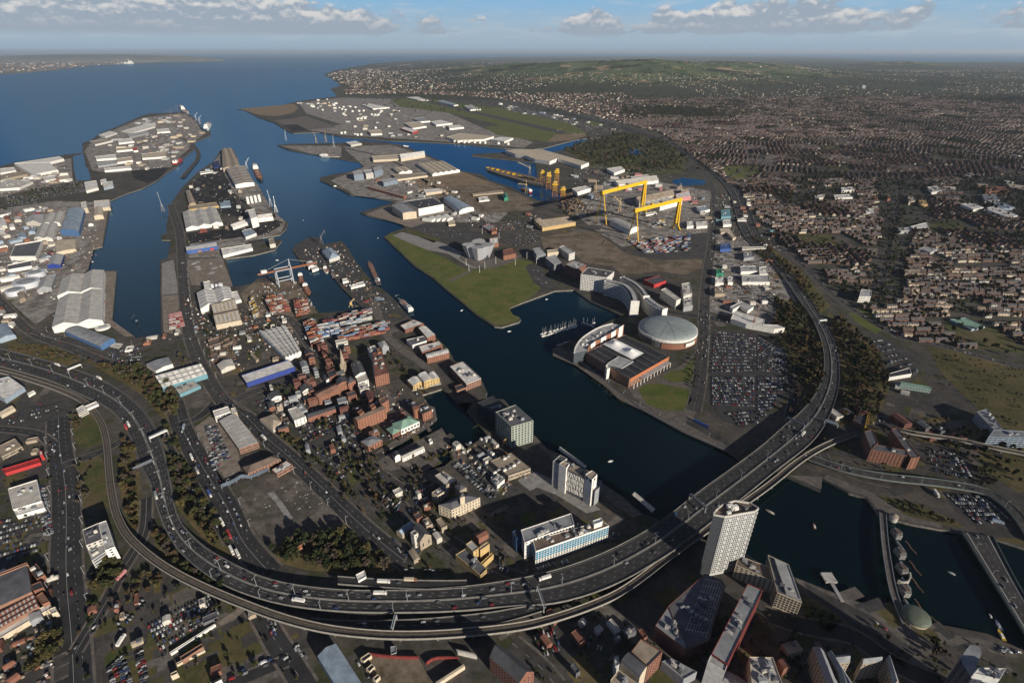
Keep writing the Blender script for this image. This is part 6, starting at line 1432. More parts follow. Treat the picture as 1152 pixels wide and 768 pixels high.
# ------------------------------------------------------------------ crowds: first N nearest are things, the rest one mass
def mesh_arrays(me):
    nv=len(me.vertices); v=np.empty(nv*3); me.vertices.foreach_get('co',v)
    nl=len(me.loops); li=np.empty(nl,int); me.loops.foreach_get('vertex_index',li)
    ls=np.empty(len(me.polygons),int); lt=np.empty(len(me.polygons),int); mi=np.empty(len(me.polygons),int)
    me.polygons.foreach_get('loop_start',ls); me.polygons.foreach_get('loop_total',lt); me.polygons.foreach_get('material_index',mi)
    return v.reshape(-1,3),li,ls,lt,mi
def merge(name,items,kind='stuff'):
    """items: (mesh, x,y,z,rz,scale)"""
    mats=[];cache={};V=[];LI=[];LT=[];MI=[];nv=0
    for me,x,y,z,rz,s in items:
        if me.name not in cache:
            v,li,ls,lt,mi=mesh_arrays(me); mm=[]
            for m in me.materials:
                if m not in mats: mats.append(m)
                mm.append(mats.index(m))
            cache[me.name]=(v,li,lt,np.array(mm)[mi])
        v,li,lt,mi=cache[me.name]; c,d=math.cos(rz),math.sin(rz); sx,sy,sz=s if isinstance(s,tuple) else (s,s,s)
        w=np.empty_like(v); px,py=v[:,0]*sx,v[:,1]*sy; w[:,0]=px*c-py*d+x; w[:,1]=px*d+py*c+y; w[:,2]=v[:,2]*sz+z
        V.append(w);LI.append(li+nv);LT.append(lt);MI.append(mi);nv+=len(v)
    if not V: return
    V=np.concatenate(V);LI=np.concatenate(LI);LT=np.concatenate(LT);MI=np.concatenate(MI)
    me=bpy.data.meshes.new(name); me.vertices.add(len(V)); me.vertices.foreach_set('co',V.ravel()); me.loops.add(len(LI)); me.loops.foreach_set('vertex_index',LI)
    me.polygons.add(len(LT)); me.polygons.foreach_set('loop_start',np.concatenate(([0],np.cumsum(LT)[:-1]))); me.polygons.foreach_set('loop_total',LT); me.polygons.foreach_set('material_index',MI)
    for m in mats: me.materials.append(m)
    me.update(calc_edges=True); o=link(bpy.data.objects.new(name,me)); tag(o,kind=kind); return o
def share(x,y,z=0): return math.hypot(x,y,CAMZ-z)
# ------------------------------------------------------------------ vehicles
CARCOL=dict(white=((.55,.55,.54),4),silver=((.30,.31,.32),6),grey=((.11,.115,.12),7),black=((.014,.014,.016),8),red=((.22,.02,.02),2),blue=((.025,.05,.14),3),)
TYRE=mat('tyre',(.012,.012,.012),.9,0)
def car_mesh(n,col,van=False):
    mb=MB(); L,Wd=(4.3,1.8) if not van else (5.4,2.0)
    mb.box(0,0,.35,L,Wd,.62 if not van else 1.0,0,0,.95)
    if van: mb.box(-.45,0,1.35,L-1.2,Wd*.96,.95,0,0,.95); mb.box(L/2-1.05,0,1.35,.9,Wd*.9,.6,0,1,.8)
    else: mb.box(-.25,0,.97,2.5,Wd*.9,.34,0,1,.9); mb.box(-.3,0,1.31,2.0,Wd*.78,.14,0,0,.92)
    for a in (-1,1):
        for b in (-1,1): mb.box(a*L*.31,b*Wd*.46,0,.66,.22,.62,0,2)
    return mb.mesh(n,[mat('car_'+col,CARCOL[col][0],.3,0,spec=.6),GLASS,TYRE])
CARS={c:car_mesh('car_'+c,c) for c in CARCOL}; VANS={c:car_mesh('van_'+c,c,True) for c in ('white','grey','red','blue')}
def lorry_mesh(n,body,cab,L=13.):
    mb=MB(); mb.box(-1.4,0,1.1,L-2.8,2.55,2.9,0,0); mb.box(L/2-1.2,0,.6,2.2,2.4,2.7,0,1,.92); mb.box(L/2-.35,0,2.0,.5,2.2,.9,0,2); mb.box(-1,0,.55,L-4,1.2,.5,0,3)
    for x in (-L*.42,-L*.32,-L*.22,L*.33): 
        for b in (-1,1): mb.box(x,b*1.05,0,1,.4,1,0,3)
    return mb.mesh(n,[P_(body),P_(cab),GLASS,TYRE])
LORRY={k:lorry_mesh('lorry_'+k,*v) for k,v in dict(white=('white','white'),red=('red','red'),grey=('grey','white'),blue=('blue','white'),cream=('cream','gorange')).items()}
BUS={k:lorry_mesh('bus_'+k,k,k,11.5) for k in ('white','lblue','pink')}
CARLIST=[]
_pool=[c for c in CARCOL for _ in range(CARCOL[c][1])]
def pick(rn): return rn.choice(_pool)
def park(px,rows,place,fill=.8,spacing=2.75,seed=0,axis=0,z=.22,prio=0):
    P=qd(GP(px)); rn=random.Random(seed+len(CARLIST))
    if axis: P=P[1:]+P[:1]
    for r in range(rows):
        a=lerp(P[0],P[3],(r+.5)/rows);b=lerp(P[1],P[2],(r+.5)/rows); L=dist(a,b); n=int(L/spacing); rz=math.atan2(b[1]-a[1],b[0]-a[0])+math.pi/2
        for i in range(n):
            if rn.random()>fill: continue
            p=lerp(a,b,(i+.5)/n); CARLIST.append((p[0]+rn.uniform(-.2,.2),p[1]+rn.uniform(-.4,.4),z,rz+(math.pi if rn.random()<.5 else 0)+rn.uniform(-.04,.04),pick(rn),place,prio))
def queue(px,place,n,jit=1.2,z=.25,seed=3,prio=0):
    P=resample(GP(px),1.); rn=random.Random(seed)
    for _ in range(n):
        i=rn.randrange(len(P)-1); a,b=P[i],P[i+1]; rz=math.atan2(b[1]-a[1],b[0]-a[0])
        CARLIST.append((a[0]+rn.uniform(-jit,jit)*math.sin(rz),a[1]-rn.uniform(-jit,jit)*math.cos(rz),z,rz+rn.uniform(-.03,.03),pick(rn),place,prio))
def traffic(R,place,n,lanes,t0=0,t1=1,seed=1,prio=0):
    rn=random.Random(seed)
    for _ in range(n):
        f=rn.uniform(t0,t1)*(len(R)-2); i=int(f); r0,r1=R[i],R[i+1]; t=rn.choice(lanes)+rn.uniform(-.012,.012); g=f-i
        a=lerp(lerp(r0[0:2],r0[2:4],t),lerp(r1[0:2],r1[2:4],t),g); b=lerp(r1[0:2],r1[2:4],t); z=r0[4]+(r1[4]-r0[4])*g
        rz=math.atan2(r1[1]-r0[1],r1[0]-r0[0]); CARLIST.append((a[0],a[1],z+.05,rz+(math.pi if t<.5 else 0),pick(rn),place,prio))
O(0,0,1)
MLN=(.12,.26,.40,.60,.74,.88)
traffic(MWR,'driving on the curved motorway viaduct',75,MLN,.24,.62,4,-2)
traffic(MWR,'on the motorway at the left, near the sign gantries',60,MLN,.0,.25,5,-1)
traffic(MWR,'on the far motorway beyond the bridge',45,MLN,.62,.9,6)
traffic(SL2R,'on the slip road between motorway and railway',6,(.3,.7),.2,1,7,-2); traffic(SL1R,'on the upper slip road of the motorway',2,(.4,),.5,1,8,-2)
traffic(QBR,'crossing the stone-balustraded bridge at the right edge',9,(.3,.45,.6,.7),.05,.95,9,-2); traffic(FLYR,'on the flyover below the brick U-shaped block',8,(.25,.5,.75),0,1,3,-1)
queue("183,487 195,510 211,540 228,567 245,592","queueing on the slip road beside the motorway",34,2,seed=2,prio=-1)
queue("204,480 222,520 239,548 256,576 268,606","queueing on the wide road beside the tan yard",22,3,seed=5,prio=-1); queue("213,480 232,520 250,548 266,576 280,606","parked along the wide road beside the waste ground",26,2,seed=6,prio=-1)
queue("66,480 70,530 73,576 73,640 79,720","driving on the wide left-hand road",22,9,seed=7,prio=-2); queue("78,740 120,690 150,640","on the road passing below the railway curve",4,3,seed=8,prio=-1)
queue("60,500 66,530 70,560","turning at the junction by the red canopy",12,9,seed=9,prio=-1); queue("40,455 75,462 60,490","in the car park at the left junction",10,6,seed=10)
queue("203,262 206,320 210,360 222,405","on the dock road beside the pale double sheds",16,6,seed=11); queue("240,437 280,470 325,513 394,579 440,620","on the long road past the waste ground",18,6,seed=12,prio=-1)
queue("300,680 312,720 330,745","on the road by the blue shed at the bottom",8,5,seed=13,prio=-1); queue("301,694 308,706 312,716","parked under the railway viaduct at the bottom",8,1,seed=14,prio=-1)
queue("262,764 300,745 318,738","parked by the rough grass plot at the bottom",12,5,seed=15,prio=-1); queue("320,738 335,728 345,745","parked at the bottom junction by the blue shed",8,4,seed=16,prio=-1)
queue("0,340 30,371 80,391 130,406","on the left-hand dock road",16,5,seed=17); queue("30,372 100,389 150,392 200,380","on the inner dock road",8,5,seed=18); queue("285,360 327,359 347,388 335,418","on the road round the sawtooth shed",6,4,seed=19)
queue("792,345 793,370 789,403 786,437","on the straight road beside the arena car park",30,9,seed=20); queue("803,215 803,260 797,300","on the straight road beside the shipyard",22,6,seed=21); queue("800,358 840,366 880,382","on the crossroads above the arena car park",8,5,seed=22)
queue("870,276 901,295 936,331 997,371 1043,385","on the winding road beside the suburb",32,4,seed=23); queue("1043,385 1110,403 1152,414","on the road above the brown field",8,4,seed=24); queue("1000,368 1015,382","waiting at the suburb junction",8,5,seed=25)
queue("384,498 414,521 434,538","on the quayside street near the dry docks",10,5,seed=26); queue("890,420 893,450","on the slip road left of the motorway bend",4,3,seed=27)
queue("440,610 462,626 480,600 500,590","parked in the street by the church",24,6,seed=28,prio=-1); queue("450,640 500,642","in the shade under the upper slip road",8,3,seed=29); queue("985,700 1005,712","on the road by the domed pavilion",2,3,seed=30,prio=-1); queue("1125,730 1150,736","parked at the bottom right corner road",8,3,seed=31)
park("803,372 850,377 850,418 800,420",13,'parked in the far half of the large car park beside the arena',.9,2.6,1); park("852,378 884,398 886,420 852,418",12,'parked in the far half of the large car park beside the arena',.85,2.7,2)
park("800,424 848,424 848,458 801,456",11,'parked in the near half of the large car park beside the arena',.92,2.6,3); park("852,424 886,424 870,460 852,462",11,'parked in the near half of the large car park beside the arena',.85,2.6,4); park("812,464 868,460 850,477 832,479",4,'parked in the curved end of the large car park beside the arena',.6,2.7,5)
park("165,703 235,668 248,690 180,733",6,'parked in rows below the railway curve',.82,2.7,6,prio=-1); park("120,752 140,735 150,770 130,785",4,'parked at the bottom edge left of the rough grass plot',.8,2.7,7,axis=1,prio=-1); park("152,735 160,731 168,768 160,772",2,'parked in the double row at the bottom edge',.85,2.7,8,axis=1,prio=-1)
park("130,700 160,672 165,680 135,712",2,'parked beside the road below the railway curve',.7,3,9,prio=-1)
park("0,585 42,575 50,592 0,608",4,'parked around the square grey-roofed store',.8,2.7,10,prio=-1); park("47,580 56,578 60,600 50,605",3,'parked around the square grey-roofed store',.8,2.7,11,axis=1,prio=-1); park("0,608 40,598 48,620 0,635",4,'parked in the shade north of the grey-roofed hall',.6,2.7,12)
park("4,470 52,455 60,468 10,478",3,'parked above the red canopy at the left',.5,2.8,13); park("45,548 52,575 56,574 49,546",2,'parked beside the square grey-roofed store',.7,2.7,14,axis=0)
park("330,482 368,466 385,480 345,500",5,'parked under trees in the quarter north of the waste ground',.65,2.7,15); park("350,503 392,484 425,515 385,540",8,'parked under trees in the quarter north of the waste ground',.6,2.7,16); park("385,470 410,485 400,495 378,478",3,'parked behind the long brick apartments',.6,2.8,17)
park("455,548 478,543 488,560 465,570",4,'parked beside the ornate stone office',.75,2.7,18,prio=-1); park("432,552 455,560 450,578 428,568",4,'parked by the roundabout near the stone church',.7,2.8,19)
park("508,524 520,518 563,556 552,563",3,'parked in the long yard behind the ornate stone office',.75,2.7,20,axis=1,prio=-1); park("528,520 548,512 556,524 538,532",3,'parked below the parking deck plant yard',.6,2.7,21)
park("230,480 244,478 262,518 244,524",4,'parked in the tan yard beside the long pale depot',.55,2.7,22,axis=1,prio=-1); park("234,510 240,508 248,526 240,530",2,'parked in the tan yard beside the long pale depot',.7,2.7,23,axis=1)
park("285,452 308,444 322,455 298,466",4,'parked in the yards above the white L-shaped office',.55,2.8,24); park("318,446 345,438 352,448 325,456",3,'parked in the yards above the white L-shaped office',.5,2.8,25)
park("236,388 262,380 268,395 242,405",4,'standing in the scrap yard between the dock roads',.5,2.8,26); park("274,366 292,360 300,375 280,380",4,'parked beside the sawtooth shed',.6,2.8,27); park("120,396 158,390 160,406 128,408",5,'parked in the triangular lot by the dock corner',.7,2.7,28)
park("598,712 622,705 628,718 604,727",3,'parked under the railway near the brick warehouse',.7,2.7,29,prio=-1); park("608,728 628,720 634,730 612,738",2,'parked in the row by the street corner near the brick warehouse',.8,2.7,30,prio=-1); park("650,700 690,712 680,735 640,722",3,'parked in deep shade by the cream block',.35,3,31)
park("399,740 405,735 420,770 412,775",2,'parked between the blue shed and the three outbuildings',.6,2.8,32,axis=0,prio=-1); park("448,578 472,566 478,590 455,600",4,'parked in the lane by the stone church',.3,2.8,33)
park("512,625 530,632 560,645 540,652",3,'parked in the shade by the twin orange towers',.6,2.8,34,prio=-1); park("555,622 575,632 572,645 556,640",3,'parked beside the blue-glass office slab',.6,2.8,35,prio=-1)
park("978,382 992,380 1030,412 1012,416",6,'parked in the lot between railway and suburb',.7,2.7,36); park("1040,504 1072,508 1080,538 1052,530",5,'parked in the lot right of the brick U-shaped block',.75,2.7,37); park("1070,510 1080,511 1094,537 1084,538",2,'parked in the lot right of the brick U-shaped block',.7,2.7,38,axis=1)
park("1062,555 1105,557 1140,588 1100,590",8,'parked in the lot below the flyover',.7,2.7,39); park("985,466 1000,470 995,480 980,478",3,'parked behind the yellow end wall',.6,2.8,40)
park("845,290 870,288 872,312 836,318",7,'standing in the truck yard beside the pale grey warehouse',.5,3.2,41); park("820,322 870,318 878,345 840,348",8,'standing in the yard above the long white ribbed depot',.55,3,42); park("805,275 838,270 836,300 806,300",8,'standing among the sheds by the straight road',.45,3.2,43)
park("770,245 792,243 790,262 765,262",5,'standing by the white stores near the shipyard',.55,3,44); park("575,265 605,262 612,275 580,278",5,'parked on the ground behind the brick drawing office',.6,3,45); park("548,250 585,248 590,258 552,262",4,'parked beside the road bend at the silver museum',.6,3,46); park("470,257 520,258 520,266 480,268",5,'parked on the tarmac north of the slipway',.25,3,47)
park("660,120 690,132 700,146 655,132",10,'parked near the airport road',.5,3.4,48); park("560,118 640,134 650,140 575,126",10,'parked near the airport road',.55,3.4,49); park("645,190 680,185 690,200 650,205",10,'parked in the shipyard behind the rigs',.6,3,50); park("690,192 745,188 760,202 700,208",8,'parked in the shipyard near the park',.5,3,51)
park("5,222 40,218 48,228 8,232",8,'stored in the car compound on the left bank',.75,2.9,52); park("40,212 90,203 98,216 50,224",10,'stored in the car compound on the left bank',.75,2.9,53); park("155,372 160,368 150,352 146,356",3,'parked around the blue-ended shed',.3,3,54); park("62,365 70,362 64,352 56,355",3,'parked along the dock shed',.5,3,55)
park("440,205 460,200 470,222 452,226",6,'parked by the wharf offices',.6,2.9,56); park("432,335 448,330 456,345 440,350",4,'standing on the long pier by the containers',.3,3,57); park("590,640 640,628 640,634 592,646",1,'parked in front of the blue-glass office slab',.7,2.9,58,prio=-1)
park("640,585 700,600 690,610 650,600",2,'parked in the shade behind the blue-glass office slab',.35,3,59)
park("598,302 606,303 618,320 608,322",4,'parked in the boat yard on the slipway edge',.6,3,61)
CARLIST.sort(key=lambda c:share(c[0],c[1])+c[6]*420)
NCAR=300
for x,y,z,rz,col,place,_ in CARLIST[:NCAR]:
    van=(col in VANS) and (int(x*7+y*3)%7==0)
    o=bpy.data.objects.new('van' if van else 'car',(VANS if van else CARS)[col]); link(o); o.location=(x,y,z); o.rotation_euler=(0,0,rz)
    tag(o,f"{col} {'van' if van else 'car'} {place}",'van' if van else 'car',f"{col} {'vans' if van else 'cars'} {place}")
merge('parked_cars',[(CARS[c[4]],c[0],c[1],c[2],c[3],1.) for c in CARLIST[NCAR:]])
def vehicle(u,v,kind,col,label,z=.3,u2=None,v2=None,cat=None):
    x,y=gp(u,v,z); x2,y2=gp(u2,v2,z); me=(LORRY if kind=='lorry' else BUS)[col]; o=link(bpy.data.objects.new(kind,me)); o.location=(x,y,z); o.rotation_euler=(0,0,math.atan2(y2-y,x2-x)); tag(o,label,cat or kind)
for a in ((428,668,'lorry','white','white box lorry on the upper carriageway below the twin lorries',8.1,440,668),(432,655,'lorry','white','white tanker-like lorry, left of two on the upper slip road',8.1,445,655.5),(462,653,'lorry','cream','cream lorry with orange cab, right of two on the upper slip road',8.1,475,653.3),
 (336,676,'lorry','white','white tanker lorry on the lower carriageway beside a red car',8.1,324,674),(613,651,'lorry','white','white van-bodied lorry on the bridge approach beneath the blue-glass slab',8.6,600,655),
 (258,602,'lorry','red','white-topped red lorry at the head of the queue on the wide road',.4,262,610),(261,620,'lorry','white','long white lorry, left of two abreast at the road end under the motorway',.4,266,630),(268,624,'lorry','white','short white lorry, right of two abreast at the road end under the motorway',.4,272,632),
 (250,588,'lorry','white','white lorry waiting halfway down the queue on the wide road',.4,254,595),(222,530,'lorry','grey','grey lorry in the queue beside the tan yard',.4,226,538),(236,556,'lorry','blue','blue lorry in the queue beside the waste ground corner',.4,240,563),(216,515,'lorry','white','white lorry at the start of the queue beside the tan yard',.4,219,522),
 (142,481,'lorry','red','red lorry, outer of two abreast on the motorway near the gantries',1.2,146,490),(145,478,'lorry','white','white-topped lorry, inner of two abreast on the motorway near the gantries',1.2,149,487),(207,481,'bus','lblue','pale blue bus turning by the tan yard corner',.4,205,488),(903,489,'bus','white','white lorry-like coach on the bridge below the overhead sign',9.1,897,495),
 (297,493,'bus','white','white coach on the road beside the tan hip-roofed pavilion',.4,303,498),(1053,556,'bus','white','white bus in the lot below the flyover',.4,1056,560),(1122,588,'bus','lblue','pale blue bus at the foot of the right-hand bridge',.4,1130,590),(65,411,'lorry','white','white lorry on the motorway near the white gantry sign',1.2,73,414),(112,426,'lorry','white','white lorry beside the white gantry sign',1.2,120,430),
 (176,558,'lorry','grey','grey lorry on the motorway beside the orange bushes',2.5,178,566),(344,381,'lorry','white','white lorry on the road beside the sawtooth shed',.4,347,387),(212,338,'lorry','white','white lorry on the dock road by the pale double shed',.4,211,330),(137,648,'bus','pink','pink-white bus on the road below the railway curve',.4,130,655),(137,721,'bus','white','pale covered bus shelter-like coach beside the bottom car rows',.4,142,713)):
    vehicle(a[0],a[1],a[2],a[3],a[4],a[5],a[6],a[7])
# ------------------------------------------------------------------ containers
CB={}
CC=dict(gorange=(.29,.12,.065),red=(.22,.05,.045),blue=(.05,.10,.25),white=(.52,.51,.48),grey=(.24,.25,.26),rust=(.19,.09,.06),maroon=(.14,.035,.035),lblue=(.16,.24,.34),yellow=(.45,.31,.07),pink=(.40,.20,.20))
def cont_mesh(col):
    mb=MB(); mb.box(0,0,0,12.2,2.44,2.59)
    for k in range(15):
        for s in (-1,1): mb.box(-5.6+k*.8,s*1.24,.15,.3,.06,2.25)
    for a in (-1,1):
        for b in (-1,1): mb.box(a*6.02,b*1.15,-.02,.2,.2,2.66,0,1)
    return mb.mesh('container_'+col,[mat('container_'+col,CC[col],.7,.35,.5),STEEL])
for c in ('gorange','red','blue','white','grey','rust','maroon','lblue','yellow','pink'): CB[c]=cont_mesh(c)
CONTS=[]
def stack(px,nx,ny,lev,cols,place,seed=0,fill=.9,prio=0):
    P=qd(GP(px)); rn=random.Random(seed); rz=math.atan2(P[1][1]-P[0][1],P[1][0]-P[0][0])
    for i in range(nx):
        for j in range(ny):
            if rn.random()>fill: continue
            p=lerp(lerp(P[0],P[1],(i+.5)/nx),lerp(P[3],P[2],(i+.5)/nx),(j+.5)/ny)
            for k in range(rn.randint(max(1,lev-2),lev)): CONTS.append((p[0],p[1],.25+2.6*k,rz+rn.uniform(-.01,.01),rn.choice(cols),place,prio))
OR=('gorange','gorange','rust','red'); 
O(192,320)
stack("530,120 560,92 600,215 565,235",2,12,3,('white','yellow','yellow','grey'),'in the white and yellow stack of the container yard',1,prio=-1)
stack("640,95 745,80 800,185 690,195",6,14,4,OR+('white','grey'),'in the orange stack in the middle of the container yard',2,prio=-1); stack("845,130 910,118 935,200 860,220",4,9,4,OR+('white',),'in the orange stack at the dock corner of the container yard',3,prio=-1)
stack("905,260 960,245 1030,415 970,435",4,12,4,OR+('lblue','white'),'in the orange stack at the bend of the yard road',4,prio=-1)
O(384,320)
for k,(p,cc) in enumerate((("-120,260 200,175 208,195 -112,285",('rust','red','white','grey','pink')),("-160,300 200,220 208,240 -150,325",('white','white','lblue','grey')),("-150,345 120,290 130,310 -140,365",('blue','lblue','white','white')),("0,325 330,255 300,290 10,350",('white','rust','grey','lblue')),("-20,375 320,300 328,325 -10,395",('red','rust','gorange','lblue','maroon')))):
    stack(p,10,3,4,cc,'in the long rows of the container yard by the river',10+k,prio=-1)
stack("150,110 190,105 195,120 155,125",2,2,2,('red','maroon'),'on the tarmac pier',20); stack("230,95 280,95 285,108 235,110",2,2,2,('lblue','grey'),'on the tarmac pier',21)
O(192,208)
stack("110,440 310,412 315,428 112,462",10,2,2,('blue','gorange','red','lblue'),'along the long white shed with coloured doors',22); stack("190,305 235,300 240,325 195,330",3,3,2,('gorange','red'),'in the coal yard behind the white shed',23)
O(0,208); stack("290,500 340,448 368,455 320,540",4,9,1,('pink','red','maroon'),'parked as pink trailers beside the blue-gabled shed',24,.9)
O(192,320); stack("0,200 60,188 90,285 0,310",3,11,1,('pink','red','pink','white'),'parked as pinkish trailers on the tan quay',25,.95)
O(0,96); stack("225,600 380,595 465,640 330,660",9,7,2,('red','maroon','white','rust'),'among the white stores by the canal',26,.6)
O(192,96); stack("-60,185 60,130 230,250 90,330",14,16,3,('red','maroon','rust','white','lblue','grey'),'in the container port at the seaward end',27,.55); stack("-180,330 60,290 140,370 -120,450",16,9,2,('red','white','grey','rust','lblue'),'in the middle of the container port',28,.45); stack("-200,420 100,390 130,440 -180,500",14,6,2,('white','grey','red','blue'),'in the inner container port',29,.35)
O(576,208); stack("800,390 1060,350 1080,460 900,460",14,12,2,('white','white','red','blue','grey','lblue','gorange','pink'),'jumbled in the white and coloured yard beside the front gantry crane',30,.6); stack("1060,350 1200,330 1200,450 1080,460",7,10,2,('white','red','grey','blue'),'jumbled in the white and coloured yard beside the front gantry crane',31,.5)
stack("380,90 520,150 500,190 360,150",6,7,2,('yellow','rust','grey','white'),'scattered among the scrap heaps',32,.5); stack("900,240 1040,220 1060,280 930,300",7,8,1,('rust','white','grey','yellow'),'scattered under the front gantry crane',33,.4)
CONTS.sort(key=lambda c:share(c[0],c[1])+c[6]*100)
for x,y,z,rz,col,place,_ in CONTS[:300]:
    o=bpy.data.objects.new('container',CB[col]); link(o); o.location=(x,y,z); o.rotation_euler=(0,0,rz)
    cn={'gorange':'orange','lblue':'pale blue','maroon':'dark red','rust':'rusty brown'}.get(col,col); tag(o,f"{cn} container {place}",'container',f"{cn} containers {place}")
merge('stacked_containers',[(CB[c[4]],c[0],c[1],c[2],c[3],1.) for c in CONTS[300:]])
# ------------------------------------------------------------------ lamp columns and overhead signs
def lamps(R,t,label,group,step=48,i0=0,i1=None,h=13,two=True):
    me=MB(); me.cyl(0,0,0,h,.28,.16,n=6); pm=me.mesh('lamp_column',STEEL); ma=MB(); ma.bar((-2.6 if two else 0,0,h),(2.6,0,h+.35),.22); 
    for s in ((-1,1) if two else (1,)): ma.box(s*2.6,0,h+.1,1.3,.5,.3)
    am=ma.mesh('lamp_arm',P_('lgrey')); acc=0; Q=[lerp(r[0:2],r[2:4],t)+(r[4],) for r in R]
    for a,b in zip(Q[i0:i1],Q[i0+1:i1]):
        acc+=dist(a,b)
        if acc>step:
            acc=0; e=empty('street_lamp',(a[0],a[1],a[2]),label,'street lamp',group); rz=math.atan2(b[1]-a[1],b[0]-a[0])+math.pi/2
            for n_,m_ in (('column',pm),('lamp_head',am)): o=link(bpy.data.objects.new(n_,m_)); o.parent=e; o.rotation_euler=(0,0,rz)
lamps(MWR,.5,'tall double-armed lamp on the motorway median','motorway median lamps',46,0,128)
lamps(MWR,.985,'single lamp on the lower parapet of the motorway viaduct','motorway parapet lamps',60,48,72,10,False)
lamps(FLYR,.97,'slim lamp on the flyover parapet','flyover lamps',45,0,None,9,False); lamps(QBR,.1,'slim lamp on the right-hand road bridge','bridge lamps',30,0,None,8,False)
def roadlamps(px,label,group,step=38,off=14,h=10):
    P=resample(GP(px),4); R=[(p[0],p[1],p[0],p[1],.2) for p in offset(P,off)]; lamps(R,.5,label,group,step,0,None,h,False)
O(0,0,1)
for s in (-15,15): roadlamps("66,480 73,540 75,580 74,620 75,660 79,700",'single lamp along the wide left-hand road','left-hand road lamps',40,s)
roadlamps("205,485 225,520 242,548 259,576 270,606",'single lamp along the lorry queue road','lorry road lamps',40,13); roadlamps("250,450 297,490 359,545 417,600",'single lamp along the long road past the waste ground','long road lamps',40,-11); roadlamps("205,300 208,340 213,380 240,437",'single lamp along the dock road','dock road lamps',45,11); roadlamps("793,320 792,345 789,403 786,437",'single lamp beside the arena road','arena road lamps',45,11); roadlamps("30,371 100,389 150,392 200,380",'single lamp along the inner dock road','inner dock road lamps',50,8)
roadlamps("640,400 684,433 726,464 768,480 815,503",'slim lamp along the river promenade','promenade lamps',35,4,6)
def sign_gantry(u0,v0,u1,v1,z,label,col='white',d=2.6):
    a=gp(u0,v0,z+6.5);b=gp(u1,v1,z+6.5); c=lerp(a,b,.5); e=empty('sign_gantry',(c[0],c[1],z),label,'sign gantry'); M_=P_(col)
    for p in (a,b): mb=MB(); mb.bar((*p,z),(*p,z+7.5),.8); mb.build('post',STEEL,e)
    mb=MB(); mb.bar((*a,z+7),(*b,z+7),d,1.8); mb.build('beam',M_,e)
    mb=MB(); L=dist(a,b); n=(-(b[1]-a[1])/L*1.7,(b[0]-a[0])/L*1.7)
    mb.bar((a[0]+n[0],a[1]+n[1],z+7.2),(b[0]+n[0],b[1]+n[1],z+7.2),.3,2.2); mb.build('sign_board',W_('lblue'),e)
sign_gantry(76,416,91,410,1,'white overhead sign gantry on the motorway near the left edge'); sign_gantry(168,493,188,484,1,'white overhead sign gantry across the motorway above the bend'); sign_gantry(150,528,172,518,1,'dark overhead sign gantry across the lower motorway lanes at the bend','dgrey',1.2)
sign_gantry(922,361,930,360,6,'small white sign gantry on the far motorway beside the trees'); sign_gantry(776,556,794,572,10,'dark blue-backed sign gantry across the bridge near the white tower','dgrey',1.2); sign_gantry(885,470,905,479,9,'dark sign gantry where the slip road leaves the bridge','dgrey',1.2); sign_gantry(928,473,943,478,7,'pale blue sign gantry right of the bridge fork','lblue',1.2); sign_gantry(604,660,612,684,8.3,'white lattice sign gantry on the viaduct below the blue-glass slab','lgrey',1); sign_gantry(442,707,446,692,4,'slender white sign gantry over the lower slip road','lgrey',.8)
O(0,0,1)
B("400,646 410,641 412,648 403,653",11,'gantry_structure','white framed gantry structure at the left end of the upper slip road','gantry','white','white',base=7)
B("835,278 862,277 862,279 835,280.5",8,'footbridge','thin pale footbridge crossing the motorway beside the suburb','footbridge','pale','pale',base=6.5)
B("830,246 840,246 840,248 830,248",8,'footbridge','small white bridge over the motorway further north','footbridge','white','white',base=6)
B("781,470 797,478 797.5,480 781,472",4,'hoarding','long blue hoarding by the promenade road','hoarding','blue','blue')
wall("640,395 655,407 684,430 725,462 768,483 815,505",1.1,.3,'quay_railing','thin quay railing along the arena riverside',STEEL)
# ------------------------------------------------------------------ ships and boats
def ship(u,v,u2,v2,name,label,hull,Wd,sup=.2,cat='ship',h=5,cargo=None,white=True,deck='rust'):
    (u,v),(u2,v2)=PX([(u,v),(u2,v2)]); a=gp(u,v,WZ);b=gp(u2,v2,WZ); L=dist(a,b); c=lerp(a,b,.5); rz=math.atan2(b[1]-a[1],b[0]-a[0]); R=empty(name,(c[0],c[1],WZ),label,cat); d=(math.cos(rz),math.sin(rz)); n=(-d[1],d[0])
    def at(f,s): return (c[0]+d[0]*L*f+n[0]*Wd*s,c[1]+d[1]*L*f+n[1]*Wd*s)
    P=[at(-.5,-.42),at(.30,-.5),at(.43,-.3),at(.5,0),at(.43,.3),at(.30,.5),at(-.5,.42)]; mb=MB(); Q=[lerp(p,c,.06) for p in P]
    N_=len(P)
    for i in range(N_): j=(i+1)%N_; mb.poly([(*Q[i],WZ-1),(*Q[j],WZ-1),(*P[j],WZ+h),(*P[i],WZ+h)],0)
    mb.flat(P,WZ+h,1); mb.build('hull',[P_(hull),R_(deck)],R)
    mb=MB(); x,y=at(-.36,0); mb.box(x,y,WZ+h,L*sup,Wd*.85,h*.9,rz); mb.box(x,y,WZ+h*1.9,L*sup*.7,Wd*.7,h*.5,rz,0,.9); mb.build('superstructure',W_('white'),R)
    mb=MB(); x,y=at(-.42,0); mb.box(x,y,WZ+h*1.9,L*.04,Wd*.25,h*.9,rz); mb.build('funnel',P_('dgrey'),R)
    for k in range(3 if L>40 else 1):
        mb=MB(); x,y=at(-.1+.2*k,0); mb.box(x,y,WZ+h,L*.14,Wd*.6,h*.18,rz); mb.build('hatch_cover',P_('rust' if not cargo else cargo),R)
    mb=MB(); x,y=at(.1,0); mb.bar((x,y,WZ+h),(x,y,WZ+h*2.6),.5); mb.build('mast',STEEL,R)
O(192,96)
